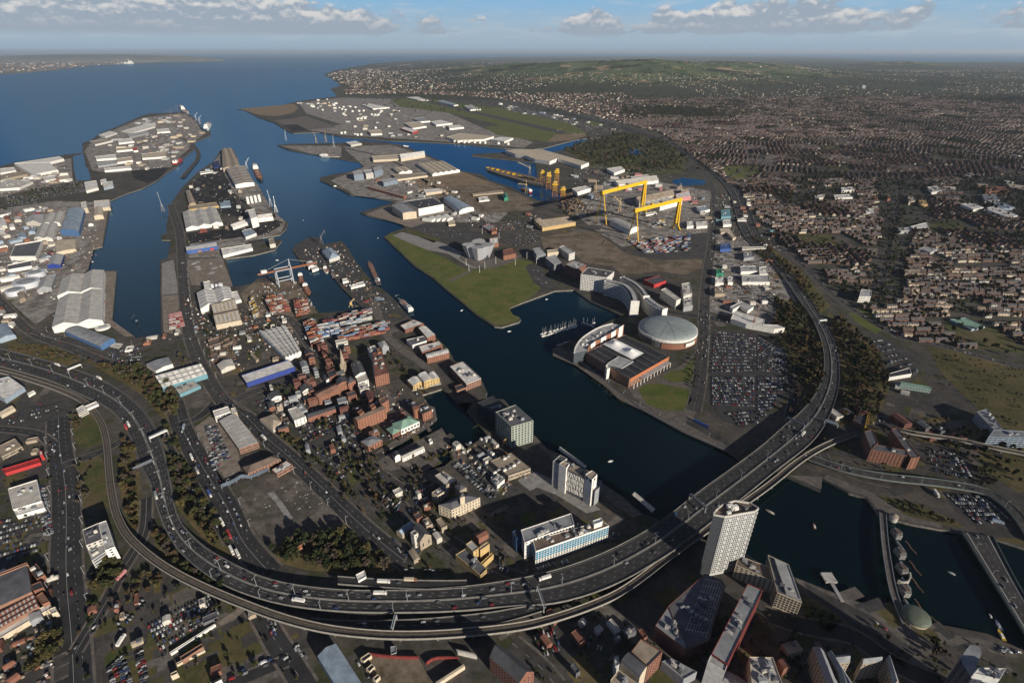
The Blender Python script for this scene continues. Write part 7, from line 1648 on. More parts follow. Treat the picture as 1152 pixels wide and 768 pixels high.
ship(570,560,610,650,'cargo_ship','white bulk ship with a brown hull moored beside the long tan granary','brown',26,h=10); ship(30,540,75,505,'red_ship','small bright red and white ship at the container port','red',22,h=9,cargo='red'); ship(245,305,265,265,'ferry','white ferry at the end of the container port','white',30,.5,h=16,deck='white'); ship(75,170,120,200,'container_ship','large white ship on the seaward side of the container port','white',34,.4,h=18,deck='white')
ship(1020,485,1140,490,'naval_ship','pale grey-white ship moored at the ship repair pier','lgrey',18,.4,h=7,deck='grey'); 
O(192,208); ship(875,610,888,680,'barge','orange-red barge with white bow, farther of two in the dock','gorange',12,.1,'barge',4); ship(905,680,935,745,'barge','orange-red barge, nearer of two in the dock','gorange',13,.1,'barge',4); ship(1040,560,1055,600,'tug','small white tug beside the tarmac pier','white',10,.3,'tug',3,deck='white'); ship(1100,15,1170,30,'dark_barge','dark barge off the ship repair pier','dgrey',14,.1,'barge',3)
O(384,320); ship(470,185,400,110,'survey_ship','white survey ship moored at the long tarmac pier','white',13,.35,h=4,deck='lgrey')
O(576,208); ship(125,55,60,30,'supply_ship','red and white supply ship in the narrow shipyard channel','red',15,.35,h=6)
O(384,208); ship(255,680,185,520,'jetty_barge','long dark moored jetty barge beside the tarmac pier','dgrey',13,.05,'barge',4,deck='brown')
O(384,96); ship(420,415,455,412,'ferry_boat','small white boat in the river below the airport','white',11,.4,'boat',3,deck='white')
def boat(u,v,label,L=9,col='white',rz=.5,mast=False,group=None,name=None):
    (u,v),=PX([(u,v)]); x,y=gp(u,v,WZ); e=empty(name or ('yacht' if mast else 'motor_boat'),(x,y,WZ),label,'yacht' if mast else 'boat',group); d=(math.cos(rz),math.sin(rz)); n=(-d[1],d[0]); W2=L*.15
    at=lambda f,s:(x+d[0]*L*f+n[0]*W2*s,y+d[1]*L*f+n[1]*W2*s); P=[at(-.5,-.8),at(.15,-1),at(.5,0),at(.15,1),at(-.5,.8)]
    mb=MB()
    for i in range(5): j=(i+1)%5; a,b=P[i],P[j]; a2,b2=lerp(a,(x,y),.25),lerp(b,(x,y),.25); mb.poly([(*a2,WZ-.3),(*b2,WZ-.3),(*b,WZ+1.1),(*a,WZ+1.1)])
    mb.flat(P,WZ+1.1); mb.build('hull',P_(col),e)
    mb=MB(); c=at(-.1,0); mb.box(c[0],c[1],WZ+1.1,L*.4,W2*1.2,.8,rz,0,.85); mb.build('cabin',W_('white'),e)
    if mast:
        mb=MB(); c=at(.08,0); mb.cyl(c[0],c[1],WZ+1.1,WZ+1.1+L*1.25,.14,.1,n=6); mb.build('mast',P_('white'),e); mb=MB(); q=at(-.42,0); mb.bar((*c,WZ+2.6),(*q,WZ+2.6),.35,.4); mb.build('boom',P_('lblue'),e)
O(576,320)
rn=random.Random(9)
for k in range(18):
    f=k/17; u=205+f*225+rn.uniform(-6,6); v=335-f*62+(k%2)*16; boat(u,v,'white masted yacht moored in the marina by the curved building',rn.uniform(9,13),'white',.75,True,'marina yachts')
for k,(u,v) in enumerate(((480,262),(505,268),(540,270),(552,262))): boat(u,v,'white masted yacht at the inner end of the marina',10,'white',.6,True,'inner marina yachts')
for p,l in (("200,350 440,270 445,276 205,357",'long floating marina pontoon between the yachts'),("470,258 480,254 560,285 552,290",'short marina pontoon near the quay'),("300,410 340,398 342,404 302,416",'small floating pontoon near the curved building, left'),("345,392 385,382 387,388 348,398",'small floating pontoon near the curved building, right')):
    P=ccw(GP(p,WZ)); c=cen(P); mb=MB(); mb.prism(P,WZ-.4,WZ+.6); tag(mb.build('pontoon',W_('pale'),org=(c[0],c[1],WZ)),l,'pontoon')
O(0,0,1)
for a in ((519.5,349.5,'small white boat in the wide river off the green slipway'),(573,373,'small white boat off the tip of the green slipway'),(425,268,'tiny white boat near the tip of the slipway'),(687,519,'small grey boat alone in the dark lower river'),(916,592,'red-brown open boat in the basin below the bridge',10,'rust'),(866,576,'cream boat beside the bridge pier',11,'cream'),(1070,645,'white raft-like boat in the weir pool',7),(1123,703,'white motor boat at the lower right quay',12),(1126,714,'yellow boat moored at the lower right quay',13,'yellow'),(1114,693,'small white dinghy near the lower right quay',5),(312,293,'small white boat at the dock mouth'),(341,248,'tiny white boat off the coal quay'),(615,337,'tiny boat off the slipway corner',6)):
    boat(a[0],a[1],a[2],a[3] if len(a)>3 else 8,a[4] if len(a)>4 else 'white',.3+a[0]%3)
for px,l in (("630,502 660,524 658,527 628,505",'narrow grey pontoon jetty in front of the ribbed hotel'),("714,553 737,572 734,576 711,556",'narrow grey pontoon jetty near the motorway bridge')):
    P=ccw(GP(px,WZ+1)); c=cen(P); e=empty('pontoon_jetty',(c[0],c[1],WZ),l,'jetty'); mb=MB(); mb.prism(P,WZ-1,WZ+1.2); mb.build('deck',W_('pale'),e)
    for f in (.1,.5,.9): q=lerp(P[0],P[1],f) if dist(P[0],P[1])>dist(P[1],P[2]) else lerp(P[1],P[2],f); mb=MB(); mb.cyl(q[0],q[1],WZ-3,WZ+6,.4,n=8); mb.build('pile',W_('white'),e)
# ------------------------------------------------------------------ scrap and aggregate heaps
def heaps(name,px,n,r,h,m,seed):
    P=GP(px); xs=[p[0] for p in P];ys=[p[1] for p in P]; rn=random.Random(seed); mb=MB(); k=0
    while k<n:
        x,y=rn.uniform(min(xs),max(xs)),rn.uniform(min(ys),max(ys))
        if not inside((x,y),P): continue
        k+=1; R_k=r*rn.uniform(.5,1.2); N_=9; b=len(mb.v); H_=h*rn.uniform(.5,1.2)
        for ring,(f,z) in enumerate(((1,0),(.62,.55),(.25,.9))):
            for i in range(N_): a=2*math.pi*i/N_; q=R_k*f*rn.uniform(.75,1.25); mb.v.append((x+q*math.cos(a),y+q*math.sin(a),H_*z*rn.uniform(.8,1.15)))
        mb.v.append((x,y,H_))
        for ring in range(2):
            for i in range(N_): j=(i+1)%N_; mb.f.append((b+ring*N_+i,b+ring*N_+j,b+(ring+1)*N_+j,b+(ring+1)*N_+i)); mb.m.append(0)
        for i in range(N_): mb.f.append((b+2*N_+i,b+2*N_+(i+1)%N_,b+3*N_)); mb.m.append(0)
    return tag(mb.build(name,m),kind='stuff')
O(192,208); heaps('coal_heaps',"130,60 280,10 400,50 420,110 330,130 170,110",14,14,9,COAL,1); heaps('coal_heaps',"560,280 700,230 740,270 620,330",8,13,7,COAL,2); heaps('gravel_heaps',"150,520 330,500 370,590 160,620",10,9,3,GRAV,3)
O(192,96); heaps('coal_heaps',"130,650 330,590 400,660 330,760 130,740",12,22,10,COAL,4)
O(576,208); heaps('scrap_heaps',"330,80 420,70 540,180 520,215 380,200 330,150",55,9,12,multi('scrap',[(.05,.045,.04),(.22,.13,.05),(.10,.09,.08)],[.15,.3],thr=.55,wid=.05),5); heaps('scrap_heaps',"640,180 820,150 1000,200 1030,300 880,330 860,260 700,230",50,5,4,MATS['scrap'],6)
O(192,320); heaps('scrap_heaps',"255,400 420,380 450,440 290,490",40,3.5,2.5,MATS['scrap'],7); heaps('gravel_heaps',"1000,430 900,420 960,470 1010,460",4,3,1.5,GRAV,8)
O(192,448); heaps('rubble',"560,600 900,560 1100,700 800,768 560,720",34,1.4,.8,GRAV,9)
# ------------------------------------------------------------------ trees
TREECOL=dict(autumn=(.074,.050,.026),ochre=(.082,.070,.028),olive=(.050,.053,.022),dark=(.028,.037,.017),bare=(.075,.060,.045))
TREEDESC=dict(autumn='rusty autumn tree',ochre='yellow-brown autumn tree',olive='olive-green tree',dark='dark green tree',bare='bare brown tree')
BARK=mat('bark',(.055,.042,.032),.95,.2,1.)
def crown_mesh(kind,seed,nleaf,s=1.15):
    rn=random.Random(seed); mb=MB(); lobes=[(rn.uniform(-1.6,1.6),rn.uniform(-1.6,1.6),rn.uniform(3.6,6.8),rn.uniform(1.3,2.3)) for _ in range(6)]
    for k in range(nleaf):
        lx,ly,lz,r=lobes[k%6]; d=Vector((rn.gauss(0,1),rn.gauss(0,1),rn.gauss(0,1))).normalized()*r*rn.uniform(.55,1.05); c=Vector((lx,ly,lz))+Vector((d.x,d.y,d.z*.85))
        u=Vector((rn.gauss(0,1),rn.gauss(0,1),rn.gauss(0,.6))).normalized(); w=u.cross(Vector((rn.gauss(0,1),rn.gauss(0,1),rn.gauss(0,1)))).normalized(); a=s*rn.uniform(.45,.95)
        mb.poly([c-u*a-w*a*.6,c+u*a*.8-w*a*.7,c+u*a+w*a*.6,c-u*a*.7+w*a*.8],k%2)
    col=TREECOL[kind]; hi=tuple(x*1.3 for x in col)
    return mb.mesh('crown_'+kind,[mat('leaf_'+kind,col,.9,.35,.6,spec=.1),mat('leaf_light_'+kind,hi,.9,.35,.6,spec=.1)])
def trunk_mesh():
    mb=MB(); mb.cyl(0,0,0,4.2,.28,.15,n=7); rn=random.Random(1)
    for k in range(5): a=k*1.26; z=2.2+.35*k; mb.bar((0,0,z),(1.5*math.cos(a),1.5*math.sin(a),z+1.8),.14)
    return mb.mesh('trunk',BARK)
TR=trunk_mesh(); CR={k:[crown_mesh(k,i*17+len(k),150) for i in range(2)] for k in TREECOL}
LO={k:[crown_mesh(k,i*31+5,60,1.6) for i in range(2)] for k in TREECOL}
TREES=[]
def wood(px,n,kinds,place,smin=.7,smax=1.3,seed=0,prio=0):
    P=GP(px); xs=[p[0] for p in P];ys=[p[1] for p in P]; rn=random.Random(seed+len(TREES)); k=0;t=0
    while k<n and t<n*40:
        t+=1; x,y=rn.uniform(min(xs),max(xs)),rn.uniform(min(ys),max(ys))
        if not inside((x,y),P): continue
        k+=1; TREES.append((x,y,0.,rn.uniform(0,6.28),rn.uniform(smin,smax)*rn.choice((.6,.8,1,1,1.15,1.4)),rn.choice(kinds),place,prio))
def row(px,n,kinds,place,jit=3,smin=.7,smax=1.2,seed=0,prio=0):
    P=resample(GP(px),2.); rn=random.Random(seed+len(TREES))
    for k in range(n):
        p=P[int((k+rn.random())/n*(len(P)-1))]; TREES.append((p[0]+rn.uniform(-jit,jit),p[1]+rn.uniform(-jit,jit),0,rn.uniform(0,6.28),rn.uniform(smin,smax),rn.choice(kinds),place,prio))
O(0,0,1)
AU=('autumn','autumn','olive','bare','ochre'); OL=('olive','olive','dark','autumn','bare'); DK=('dark','olive','dark','bare')
wood("96,408 130,414 160,412 185,428 203,452 198,470 182,468 160,440 130,422",170,AU+OL,'in the wood between motorway and dock road',.8,1.3,1)
wood("183,478 196,488 215,530 235,565 255,600 262,622 250,622 225,598 204,572 196,540",120,OL+('ochre',),'on the bank between motorway and lorry queue',.7,1.15,2,-1)
wood("138,495 150,500 155,535 156,598 150,598 141,570 136,535",75,AU+('autumn','ochre'),'in the rusty strip between motorway and railway',.6,1.1,3,-1)
wood("172,590 186,606 205,632 238,655 262,668 240,662 205,642 180,618",55,OL,'between the motorway viaduct and the railway viaduct',.6,1.1,4,-1)
wood("100,655 118,632 140,628 142,640 128,660 104,670",55,('olive','olive','ochre'),'below the stepped pale office block',.7,1.1,5,-1)
wood("36,752 52,722 70,706 72,722 58,742 42,756",40,('ochre','ochre','olive'),'on the curve at the bottom left road',.7,1.05,6,-1)
wood("306,618 340,604 385,600 402,604 436,628 442,640 395,644 340,636 314,630",150,DK+('ochre','olive'),'in the dark belt above the viaduct',.8,1.3,7,-1)
wood("84,522 104,516 100,560 88,570",22,AU,'on the grass beside the railway',.4,.8,8); wood("76,470 92,462 98,470 84,490",14,AU,'on the grass above the junction',.5,.9,9); wood("145,655 175,640 190,655 150,675",24,AU,'on the rough bank below the railway curve',.5,.8,10,-1)
wood("90,680 108,672 120,690 100,705",12,('olive','dark'),'on the grass triangle at the road fork',.4,.7,11,-1); row("250,680 225,695 205,705",10,('olive','bare'),'beside the packed car park',2,.4,.7,12)
row("312,484 335,503 360,522 384,545 400,560",44,('olive','ochre','olive'),'along the long road past the waste ground',4,.6,1.0,13); wood("330,482 375,462 415,490 430,525 400,540 370,520",60,('olive','ochre','bare','olive'),'in the tree-lined car parks of the old quarter',.5,.85,14)
wood("385,500 420,520 450,555 445,580 425,575 400,540",48,('bare','olive','autumn'),'on the quayside street near the roundabout',.5,.9,15); wood("455,528 480,528 485,545 465,550",16,('bare','bare','autumn'),'around the dry dock end',.5,.8,16); row("480,520 505,510 512,518",10,('ochre','olive'),'beside the second dry dock',2,.5,.8,17)
row("425,385 450,410 470,435 480,448",26,('bare','olive','bare'),'along the quayside avenue',5,.5,.8,18); wood("430,395 440,392 452,408 440,412",10,('ochre','olive'),'in the small square behind the brick tower block',.5,.8,19); wood("290,440 330,428 345,440 310,450",18,('dark','olive'),'by the houses below the white and blue shed',.5,.9,20); wood("352,402 385,398 395,425 375,440 355,420",26,DK,'in the shaded gardens of the brick quarter',.6,1,21)
wood("230,375 262,368 266,382 240,384",14,('olive','dark'),'on the grass above the scrap yard',.4,.7,22); wood("200,400 214,395 216,415 205,420",10,('olive','ochre'),'beside the teal striped hall',.5,.8,23); wood("170,432 200,440 205,446 180,446",8,('bare','olive'),'by the grey workshop with red doors',.5,.8,24)
wood("870,335 900,345 922,385 924,430 905,462 893,440 895,400 870,372",230,AU+OL,'on the bank left of the motorway bend',.8,1.5,25); wood("930,355 955,365 985,395 1000,430 985,472 945,478 948,440 946,395",330,AU+OL,'in the wood inside the right-hand bend',.7,1.3,26)
wood("843,262 866,278 905,312 930,345 920,352 885,310 850,282",190,('autumn','ochre','olive','autumn'),'on the long verge between motorway and suburb road',.6,1.1,27); wood("860,380 888,385 892,415 885,450 880,430 886,400",40,OL,'beside the large arena car park',.6,1.,28); wood("890,455 905,465 885,480 878,470",16,DK,'where the slip road leaves the bridge',.6,1,29)
wood("985,485 1060,470 1150,500 1150,545 1110,530 1040,500",90,DK,'in the shade behind the brick U-shaped block',.6,1.1,30); wood("1095,525 1120,535 1125,550 1100,548",20,OL,'at the end of the small car park',.5,.9,31); row("990,345 996,320 1002,290 1008,262 1013,235",70,('dark','olive','autumn'),'lining the straight dark road',11,.8,1.3,32); wood("995,560 1035,570 1080,590 1050,588 1010,575",26,('olive','autumn'),'on the river bank below the flyover',.4,.7,33)
wood("635,168 660,158 700,150 745,155 770,178 765,192 735,196 700,194 665,186",700,DK+('bare','autumn'),'in the park beyond the aircraft factory',1.2,2.2,34); wood("720,170 790,180 800,195 770,195",90,DK,'near the park pond',.7,1.2,35); wood("600,118 700,140 780,176 770,180 690,148 600,124",150,DK,'along the airport road',.7,1.1,36)
wood("1040,730 1060,715 1066,730 1050,745",8,('olive','bare'),'on the plaza beside the domed pavilion',.6,.9,37,-1); wood("895,675 940,695 930,712 900,700",14,('dark','olive'),'on the shaded lawn by the riverside office',.5,.9,38,-1); wood("880,705 905,715 900,768 870,768",20,DK,'in the shaded courtyard at the bottom edge',.6,1,39,-1); wood("470,580 500,560 540,590 510,600",16,('bare','ochre'),'around the stone church',.5,.8,40); row("700,455 690,446 680,438 665,427",14,('olive','dark'),'along the arena riverside',2,.35,.6,41); row("780,400 781,420 779,440",12,('olive','dark'),'between the arena lawns and the road',3,.5,.8,42)
wood("0,232 30,215 90,206 95,212 40,226 0,240",90,DK,'in the hedge of the left-bank car compound',.6,1.1,43); wood("600,690 660,668 700,655 690,672 640,690",14,DK,'below the railway by the motorway',.4,.8,44); row("0,398 40,408 90,423",24,('autumn','olive'),'on the verge between railway and motorway',2,.4,.7,45); wood("15,385 60,392 90,404 86,412 40,402 10,394",46,AU,'on the dark bank above the motorway',.5,.9,46)
for i,(px,n) in enumerate((("85,640 150,640 250,670 330,715 340,768 85,768",80),("0,500 62,500 64,768 0,768",40),("210,390 330,370 345,430 260,450",40),("440,540 560,560 600,640 470,640",70),("330,470 430,460 500,560 430,600 330,510",130),("600,690 900,690 900,768 600,768",110),("900,690 1152,735 1152,768 900,768",70),("895,470 1150,500 1150,560 930,520",130),("800,270 875,270 885,370 800,368",70),("1040,392 1152,416 1152,488 1060,430",90),("600,262 790,266 780,300 640,285",40))):
    wood(px,n,('olive','ochre','bare','autumn','dark'),'scattered over rough plots',.22,.6,100+i,9)
TREES.sort(key=lambda t:share(t[0],t[1])/t[4]+t[7]*60)
for x,y,z,rz,s,k,place,_ in TREES[:300]:
    e=bpy.data.objects.new({'autumn':'autumn_tree','ochre':'autumn_tree','olive':'broadleaf_tree','dark':'evergreen_tree','bare':'bare_tree'}[k],None); link(e); e.location=(x,y,z); e.rotation_euler=(0,0,rz); e.scale=(s,s,s); tag(e,f"{TREEDESC[k]} {place}",'tree',f"{TREEDESC[k]}s {place}")
    for n_,m_ in (('trunk',TR),('crown',CR[k][int(rz*9)%2])): o=link(bpy.data.objects.new(n_,m_)); o.parent=e
merge('woodland',[(LO[t[5]][int(t[3]*9)%2],t[0],t[1],t[2],t[3],t[4]) for t in TREES[300:]])
# ------------------------------------------------------------------ suburb: terraces, houses and garden trees
def terrace_mesh(L,wall,roof,name,bays=True):
    w,r,c=MB(),MB(),MB(); D=8.;e=5.6;k=8.6
    P=[(-L/2,-D/2),(L/2,-D/2),(L/2,D/2),(-L/2,D/2)]; w.prism(P,-3,e,0,top=False)
    w.poly([(L/2,-D/2,e),(L/2,D/2,e),(L/2,0,k)]); w.poly([(-L/2,D/2,e),(-L/2,-D/2,e),(-L/2,0,k)])
    r.poly([(-L/2-.3,-D/2-.3,e-.1),(L/2+.3,-D/2-.3,e-.1),(L/2+.3,0,k),(-L/2-.3,0,k)]); r.poly([(L/2+.3,D/2+.3,e-.1),(-L/2-.3,D/2+.3,e-.1),(-L/2-.3,0,k),(L/2+.3,0,k)])
    n=int(L/11)
    for i in range(n+1): c.box(-L/2+.8+(L-1.6)*i/max(1,n),0,k-.8,.9,1.6,2.2)
    wn=MB()
    for i in range(int(L/5.5)):
        x=-L/2+2.7+i*5.5
        for s in (-1,1):
            for z in (1.0,3.6): wn.box(x,s*(D/2+.03),z,1.6,.1,1.3)
    for i in range(int(L/11)): w.box(-L/2+5+i*11,D/2+1.8,-1,4,3.6,4.6)
    m=dict(wall=w.mesh(name+'_wall',W_(wall)),roof=r.mesh(name+'_roof',R_(roof)),chimneys=c.mesh(name+'_chimneys',W_('brick')),window=wn.mesh(name+'_windows',GLASS))
    allm=MB()
    for i,q in enumerate((w,r,c)): b=len(allm.v); allm.v+=q.v; allm.f+=[tuple(b+j for j in f) for f in q.f]; allm.m+=[i]*len(q.f)
    return m,allm.mesh(name,[W_(wall),R_(roof),W_('brick')])
TP=[]
C['terracotta']=(.135,.078,.060); C['dullbrick']=(.17,.115,.09)
mat('roof_clay',(.082,.062,.053),.8,.3,.12); C['clay']=(.082,.062,.053)
for i,(L,wl,rf,ds) in enumerate(((27,'terracotta','slate','dull red brick terrace with a slate roof'),(21,'terracotta','clay','dull red brick terrace with a tiled roof'),(31,'dullbrick','clay','brick terrace with a reddish roof'),(22,'cream','slate','cream-fronted short terrace'),(16,'cream','brown','cream semi-detached pair'),(14,'dullbrick','slate','brick semi-detached pair'),(37,'dullbrick','slate','long brick terrace'),(12,'pale','slate','pale detached house'))):
    TP.append(terrace_mesh(L,wl,rf,'terrace_%d'%L+wl)+(L,ds))
O(0,0,1)
SUB=GP("745,150 790,184 835,215 850,246 866,272 905,292 940,328 965,346 1000,366 1020,382 1077,391 1152,411 1300,440 1500,330 1500,108 1152,108 900,110 700,112 700,138")
NOGO=[GP(p) for p in ("812,187 855,186 860,195 830,202 818,198","985,200 1035,200 1030,260 1010,340 985,350 970,330 990,260","985,205 1050,205 1045,240 985,240","1078,222 1152,212 1152,248 1080,240","1065,335 1095,335 1112,370 1068,372","845,320 980,320 985,345 900,345","900,212 960,208 970,225 890,228","1075,200 1152,196 1152,214 1080,214","862,262 905,290 895,296 866,275","955,322 985,322 985,345 950,345","1020,236 1050,236 1048,258 1010,258")]
HOUSES=[];STREE=[];SROADS=MB(); PARKS=MB()
def suburb():
    rn=random.Random(21); g=150.
    for iy in range(6,56):
        for ix in range(-8,min(60,int(iy*1.15)+6)):
            cx,cy=ix*g+rn.uniform(-30,30),iy*g+rn.uniform(-30,30)
            far=cy>4300; base=float(vnoise(np.array(cx),np.array(cy),1500,7))*2.4-.7; near=cy<2300; rz=base*.8+(0 if rn.random()<.82 else math.pi/2) if not near else rn.choice((.02,-.08,.1,.05,-.05,1.35))+(0 if cx>520 else -.55); st=rn.random()
            woodp=float(vnoise(np.array(cx),np.array(cy),1300,5)); 
            if st<.08 or woodp>.80: mode='wood'
            elif st<.14: mode='green'
            elif woodp<.55 or near: mode='terr'
            else: mode='semi'
            c,d=math.cos(rz),math.sin(rz)
            if mode=='terr' or mode=='semi':
                rows=7 if mode=='terr' else 5
                for r in range(rows):
                    oy=(r-(rows-1)/2)*(g/rows); x=-g/2
                    pid=rn.choice((0,1,2,6,0,2)) if mode=='terr' else rn.choice((4,5,3,7,4,5))
                    while x<g/2-8:
                        p=pid if rn.random()<(.52 if not near else .35) else rn.choice((3,4,1,7,5,0)); L=TP[p][2]; x+=L/2
                        px,py=cx+x*c-oy*d,cy+x*d+oy*c; x+=L/2+(rn.uniform(1.5,7) if mode=='terr' else rn.uniform(4,9))
                        if rn.random()<(.03 if mode=='terr' else .08): continue
                        if not inside((px,py),SUB) or any(inside((px,py),q) for q in NOGO): continue
                        HOUSES.append((px,py,max(0,float(hgt(px,py))) if cy>3300 else 0,rz+(0 if rn.random()<.85 else 0)+rn.uniform(-.03,.03)+(math.pi if (r%2) else 0),p))
                    if r%2==0:
                        a=(cx-g/2*c-(oy+g/rows/2)*d,cy-g/2*d+(oy+g/rows/2)*c); b=(cx+g/2*c-(oy+g/rows/2)*d,cy+g/2*d+(oy+g/rows/2)*c)
                        if not far and inside(a,SUB) and inside(b,SUB): strip(SROADS,[a,b],8,.12)
                nt=int((26+30*near if mode=='terr' else 56)*(1 if not far else 1.35))
            else: 
                nt=120 if mode=='wood' else 24
                if mode=='green' and cy<4800 and inside((cx,cy),SUB) and not any(inside((cx,cy),q) for q in NOGO):
                    PARKS.flat([(cx+a*g*.4*c-b*g*.33*d,cy+a*g*.4*d+b*g*.33*c) for a,b in ((-1,-1),(.8,-1),(1,.7),(.3,1),(-1,.8))],.09)
            for _ in range(nt):
                px,py=cx+rn.uniform(-g/2,g/2),cy+rn.uniform(-g/2,g/2)
                if inside((px,py),SUB): STREE.append((px,py,max(0,float(hgt(px,py))) if cy>3300 else 0,rn.uniform(0,6.28),rn.uniform(.7,1.6),rn.choice(OL+DK)))
suburb()
struct('suburb_streets',SROADS,mat('street_asphalt',(.095,.09,.085),.9,.3,.05)); struct('suburb_greens',PARKS,GRASS)
# outlying houses and woods on the hills
def outlying():
    rn=random.Random(33); n=0
    while n<6500:
        y=rn.uniform(5000,15000) if rn.random()<.8 else rn.uniform(15000,24000); x=rn.uniform(-.30*y+250,1.0*y+300)
        if y>14000: x=max(x,-4000)
        cl=float(vnoise(np.array(x),np.array(y),900,12))*.6+float(vnoise(np.array(x),np.array(y),2400,13))*.4; z=float(hgt(x,y))
        if z>170 and rn.random()<.93: continue
        if cl<.42: 
            if rn.random()<.35: n+=1; STREE.append((x,y,max(0,z),rn.uniform(0,6),rn.uniform(1.2,3.0),rn.choice(('dark','dark','olive','bare'))))
            continue
        n+=1; HOUSES.append((x,y,max(0,z),rn.uniform(0,3.14),rn.choice((4,4,7,7,3,5,1))))
    n=0
    while n<5200:
        y=rn.uniform(4200,11500); x=rn.uniform(-.29*y,.95*y)
        w=float(vnoise(np.array(x),np.array(y),700,17))*.65+float(vnoise(np.array(x),np.array(y),180,18))*.35
        if w<.52: 
            if rn.random()>.05: continue
        u,v=pix(x,y,0)
        if 380<u<665 and 105<v<172: continue
        if float(hgt(x,y))>150 and rn.random()<.75: continue
        n+=1; STREE.append((x,y,max(0,float(hgt(x,y))),rn.uniform(0,6),rn.uniform(1.1,2.4),rn.choice(('dark','dark','olive','bare','autumn'))))
outlying()
HOUSES.sort(key=lambda h:share(h[0],h[1]))
for i,(x,y,z,rz,p) in enumerate(HOUSES[:300]):
    m,_,L,ds=TP[p]; e=bpy.data.objects.new('terrace' if L>20 else 'house',None); link(e); e.location=(x,y,z); e.rotation_euler=(0,0,rz); tag(e,ds+' in the nearer streets of the suburb','terrace' if L>20 else 'house',ds+'s in the nearer suburb')
    for n_,m_ in (('wall',m['wall']),('roof',m['roof']),('chimneys',m['chimneys']),('windows',m['window'])):
        o=link(bpy.data.objects.new(n_,m_)); o.parent=e if n_!='chimneys' else rf
        if n_=='roof': rf=o
        if n_ in('chimneys','windows'): o['kind']='stuff'
merge('suburb_houses',[(TP[h[4]][1],h[0],h[1],h[2],h[3],1.) for h in HOUSES[300:]])
merge('suburb_trees',[(LO[t[5]][int(t[3]*9)%2],t[0],t[1],t[2],t[3],t[4]) for t in STREE])
# holywood shore houses and left far shore town
rn=random.Random(5); it=[]
def scatter(px,n,h=None,sc=(1,2)):
    P=GP(px); xs=[p[0] for p in P];ys=[p[1] for p in P]; k=0
    while k<n:
        x,y=rn.uniform(min(xs),max(xs)),rn.uniform(min(ys),max(ys))
        if inside((x,y),P): k+=1; it.append((TP[rn.choice((5,1,7,0,5,3))][1],x,y,max(0,float(hgt(x,y))),rn.uniform(0,3),rn.uniform(*sc)))
scatter("366,84 384,80 420,77 470,90 520,100 480,106 400,100 378,92",420,sc=(1.2,2.4)); scatter("0,83 60,79 107,73.5 150,72 150,67 60,68 0,70",700,sc=(2,4))
scatter("378,93 386,101 470,103 560,106 700,108 745,118 700,140 650,128 600,117 545,110 470,106 390,106",1300,sc=(.9,1.6)); scatter("520,72 760,70 900,76 900,100 700,104 560,98",500,sc=(1,2))
merge('shore_houses',it)
print('cars',len(CARLIST),'conts',len(CONTS),'trees',len(TREES),'houses',len(HOUSES),'strees',len(STREE))
# ------------------------------------------------------------------ small sheds and buildings that fill the yards
def fill(px,n,lab,cols,smin=8,smax=26,h=(4,9),name='small_shed',rots=None,seed=1,rt=('gable','flat'),win=False):
    P=GP(px); xs=[p[0] for p in P];ys=[p[1] for p in P]; rn=random.Random(seed); k=t=0; done=[]
    while k<n and t<n*60:
        t+=1; x,y=rn.uniform(min(xs),max(xs)),rn.uniform(min(ys),max(ys)); L,Wd=rn.uniform(smin,smax),rn.uniform(smin,smax)*.6
        if not inside((x,y),P) or any(dist((x,y),q)<(q[2]+L)*.62 for q in done) or any(dist((x,y),q)<q[2]*.5+L*.5 for q in BIG): continue
        k+=1; done.append((x,y,L)); rz=(rots if rots is not None else .3)+rn.choice((0,math.pi/2))+rn.uniform(-.06,.06); c,d=math.cos(rz),math.sin(rz)
        Q=[(x+a*L/2*c-b*Wd/2*d,y+a*L/2*d+b*Wd/2*c) for a,b in ((-1,-1),(1,-1),(1,1),(-1,1))]; col=rn.choice(cols); hh=rn.uniform(*h)
        cn={'gorange':'orange','lblue':'pale blue','lgrey':'light grey','dgrey':'dark grey','slate':'slate-roofed'}.get(col,col)
        B('',hh,name,f"small {cn} {name.replace('_',' ').replace('small ','')} {lab}",name.split('_')[-1],wall=col if col not in('slate','dark') else 'brick',roof=col,rt=rn.choice(rt),poly=Q,group=f"small {cn} {name.replace('_',' ')}s {lab}",plant=1 if rn.random()<.3 else 0,win=('b',2,1.3) if win else None)
BIG=[]
for o in list(COL.objects):
    if o.type=='EMPTY' and o.children and o.get('category') not in ('tree','car','street lamp','house','terrace','container'):
        w=[c for c in o.children if c.name.startswith(('wall','shell','tower'))]
        if w:
            bb=w[0].bound_box; sx=max(b[0] for b in bb)-min(b[0] for b in bb); sy=max(b[1] for b in bb)-min(b[1] for b in bb)
            if sx<500: BIG.append((o.location.x,o.location.y,max(sx,sy)*.8))
O(0,0,1)
PALE=('pale','pale','lgrey','tan','white','grey')
fill("0,240 60,232 75,250 60,300 40,330 0,335",34,'on the left bank behind the hedges',PALE+('lblue','brick'),10,34,(5,9),seed=1,rots=.95)
fill("0,345 25,368 20,385 0,380",6,'at the left edge above the motorway',PALE+('brick',),8,20,(4,7),seed=2,rots=.4)
fill("108,158 155,135 205,130 232,150 215,165 190,185 150,195 110,190",46,'in the container port',PALE+('cream','tan','lgrey'),16,55,(6,11),seed=3,rots=.15)
fill("0,192 70,186 80,205 40,208 0,205",12,'by the giant white warehouse',PALE,16,40,(6,9),seed=4,rots=.2)
fill("215,205 250,180 262,195 280,225 310,240 318,255 250,260 212,250",16,'on the coal quay',PALE+('brown','lblue'),8,22,(5,12),seed=5,rots=.3)
fill("385,120 440,120 470,135 520,145 500,155 440,155 385,150",34,'in the tank farm by the airfield',PALE+('white',),14,45,(5,10),seed=6,rots=.3)
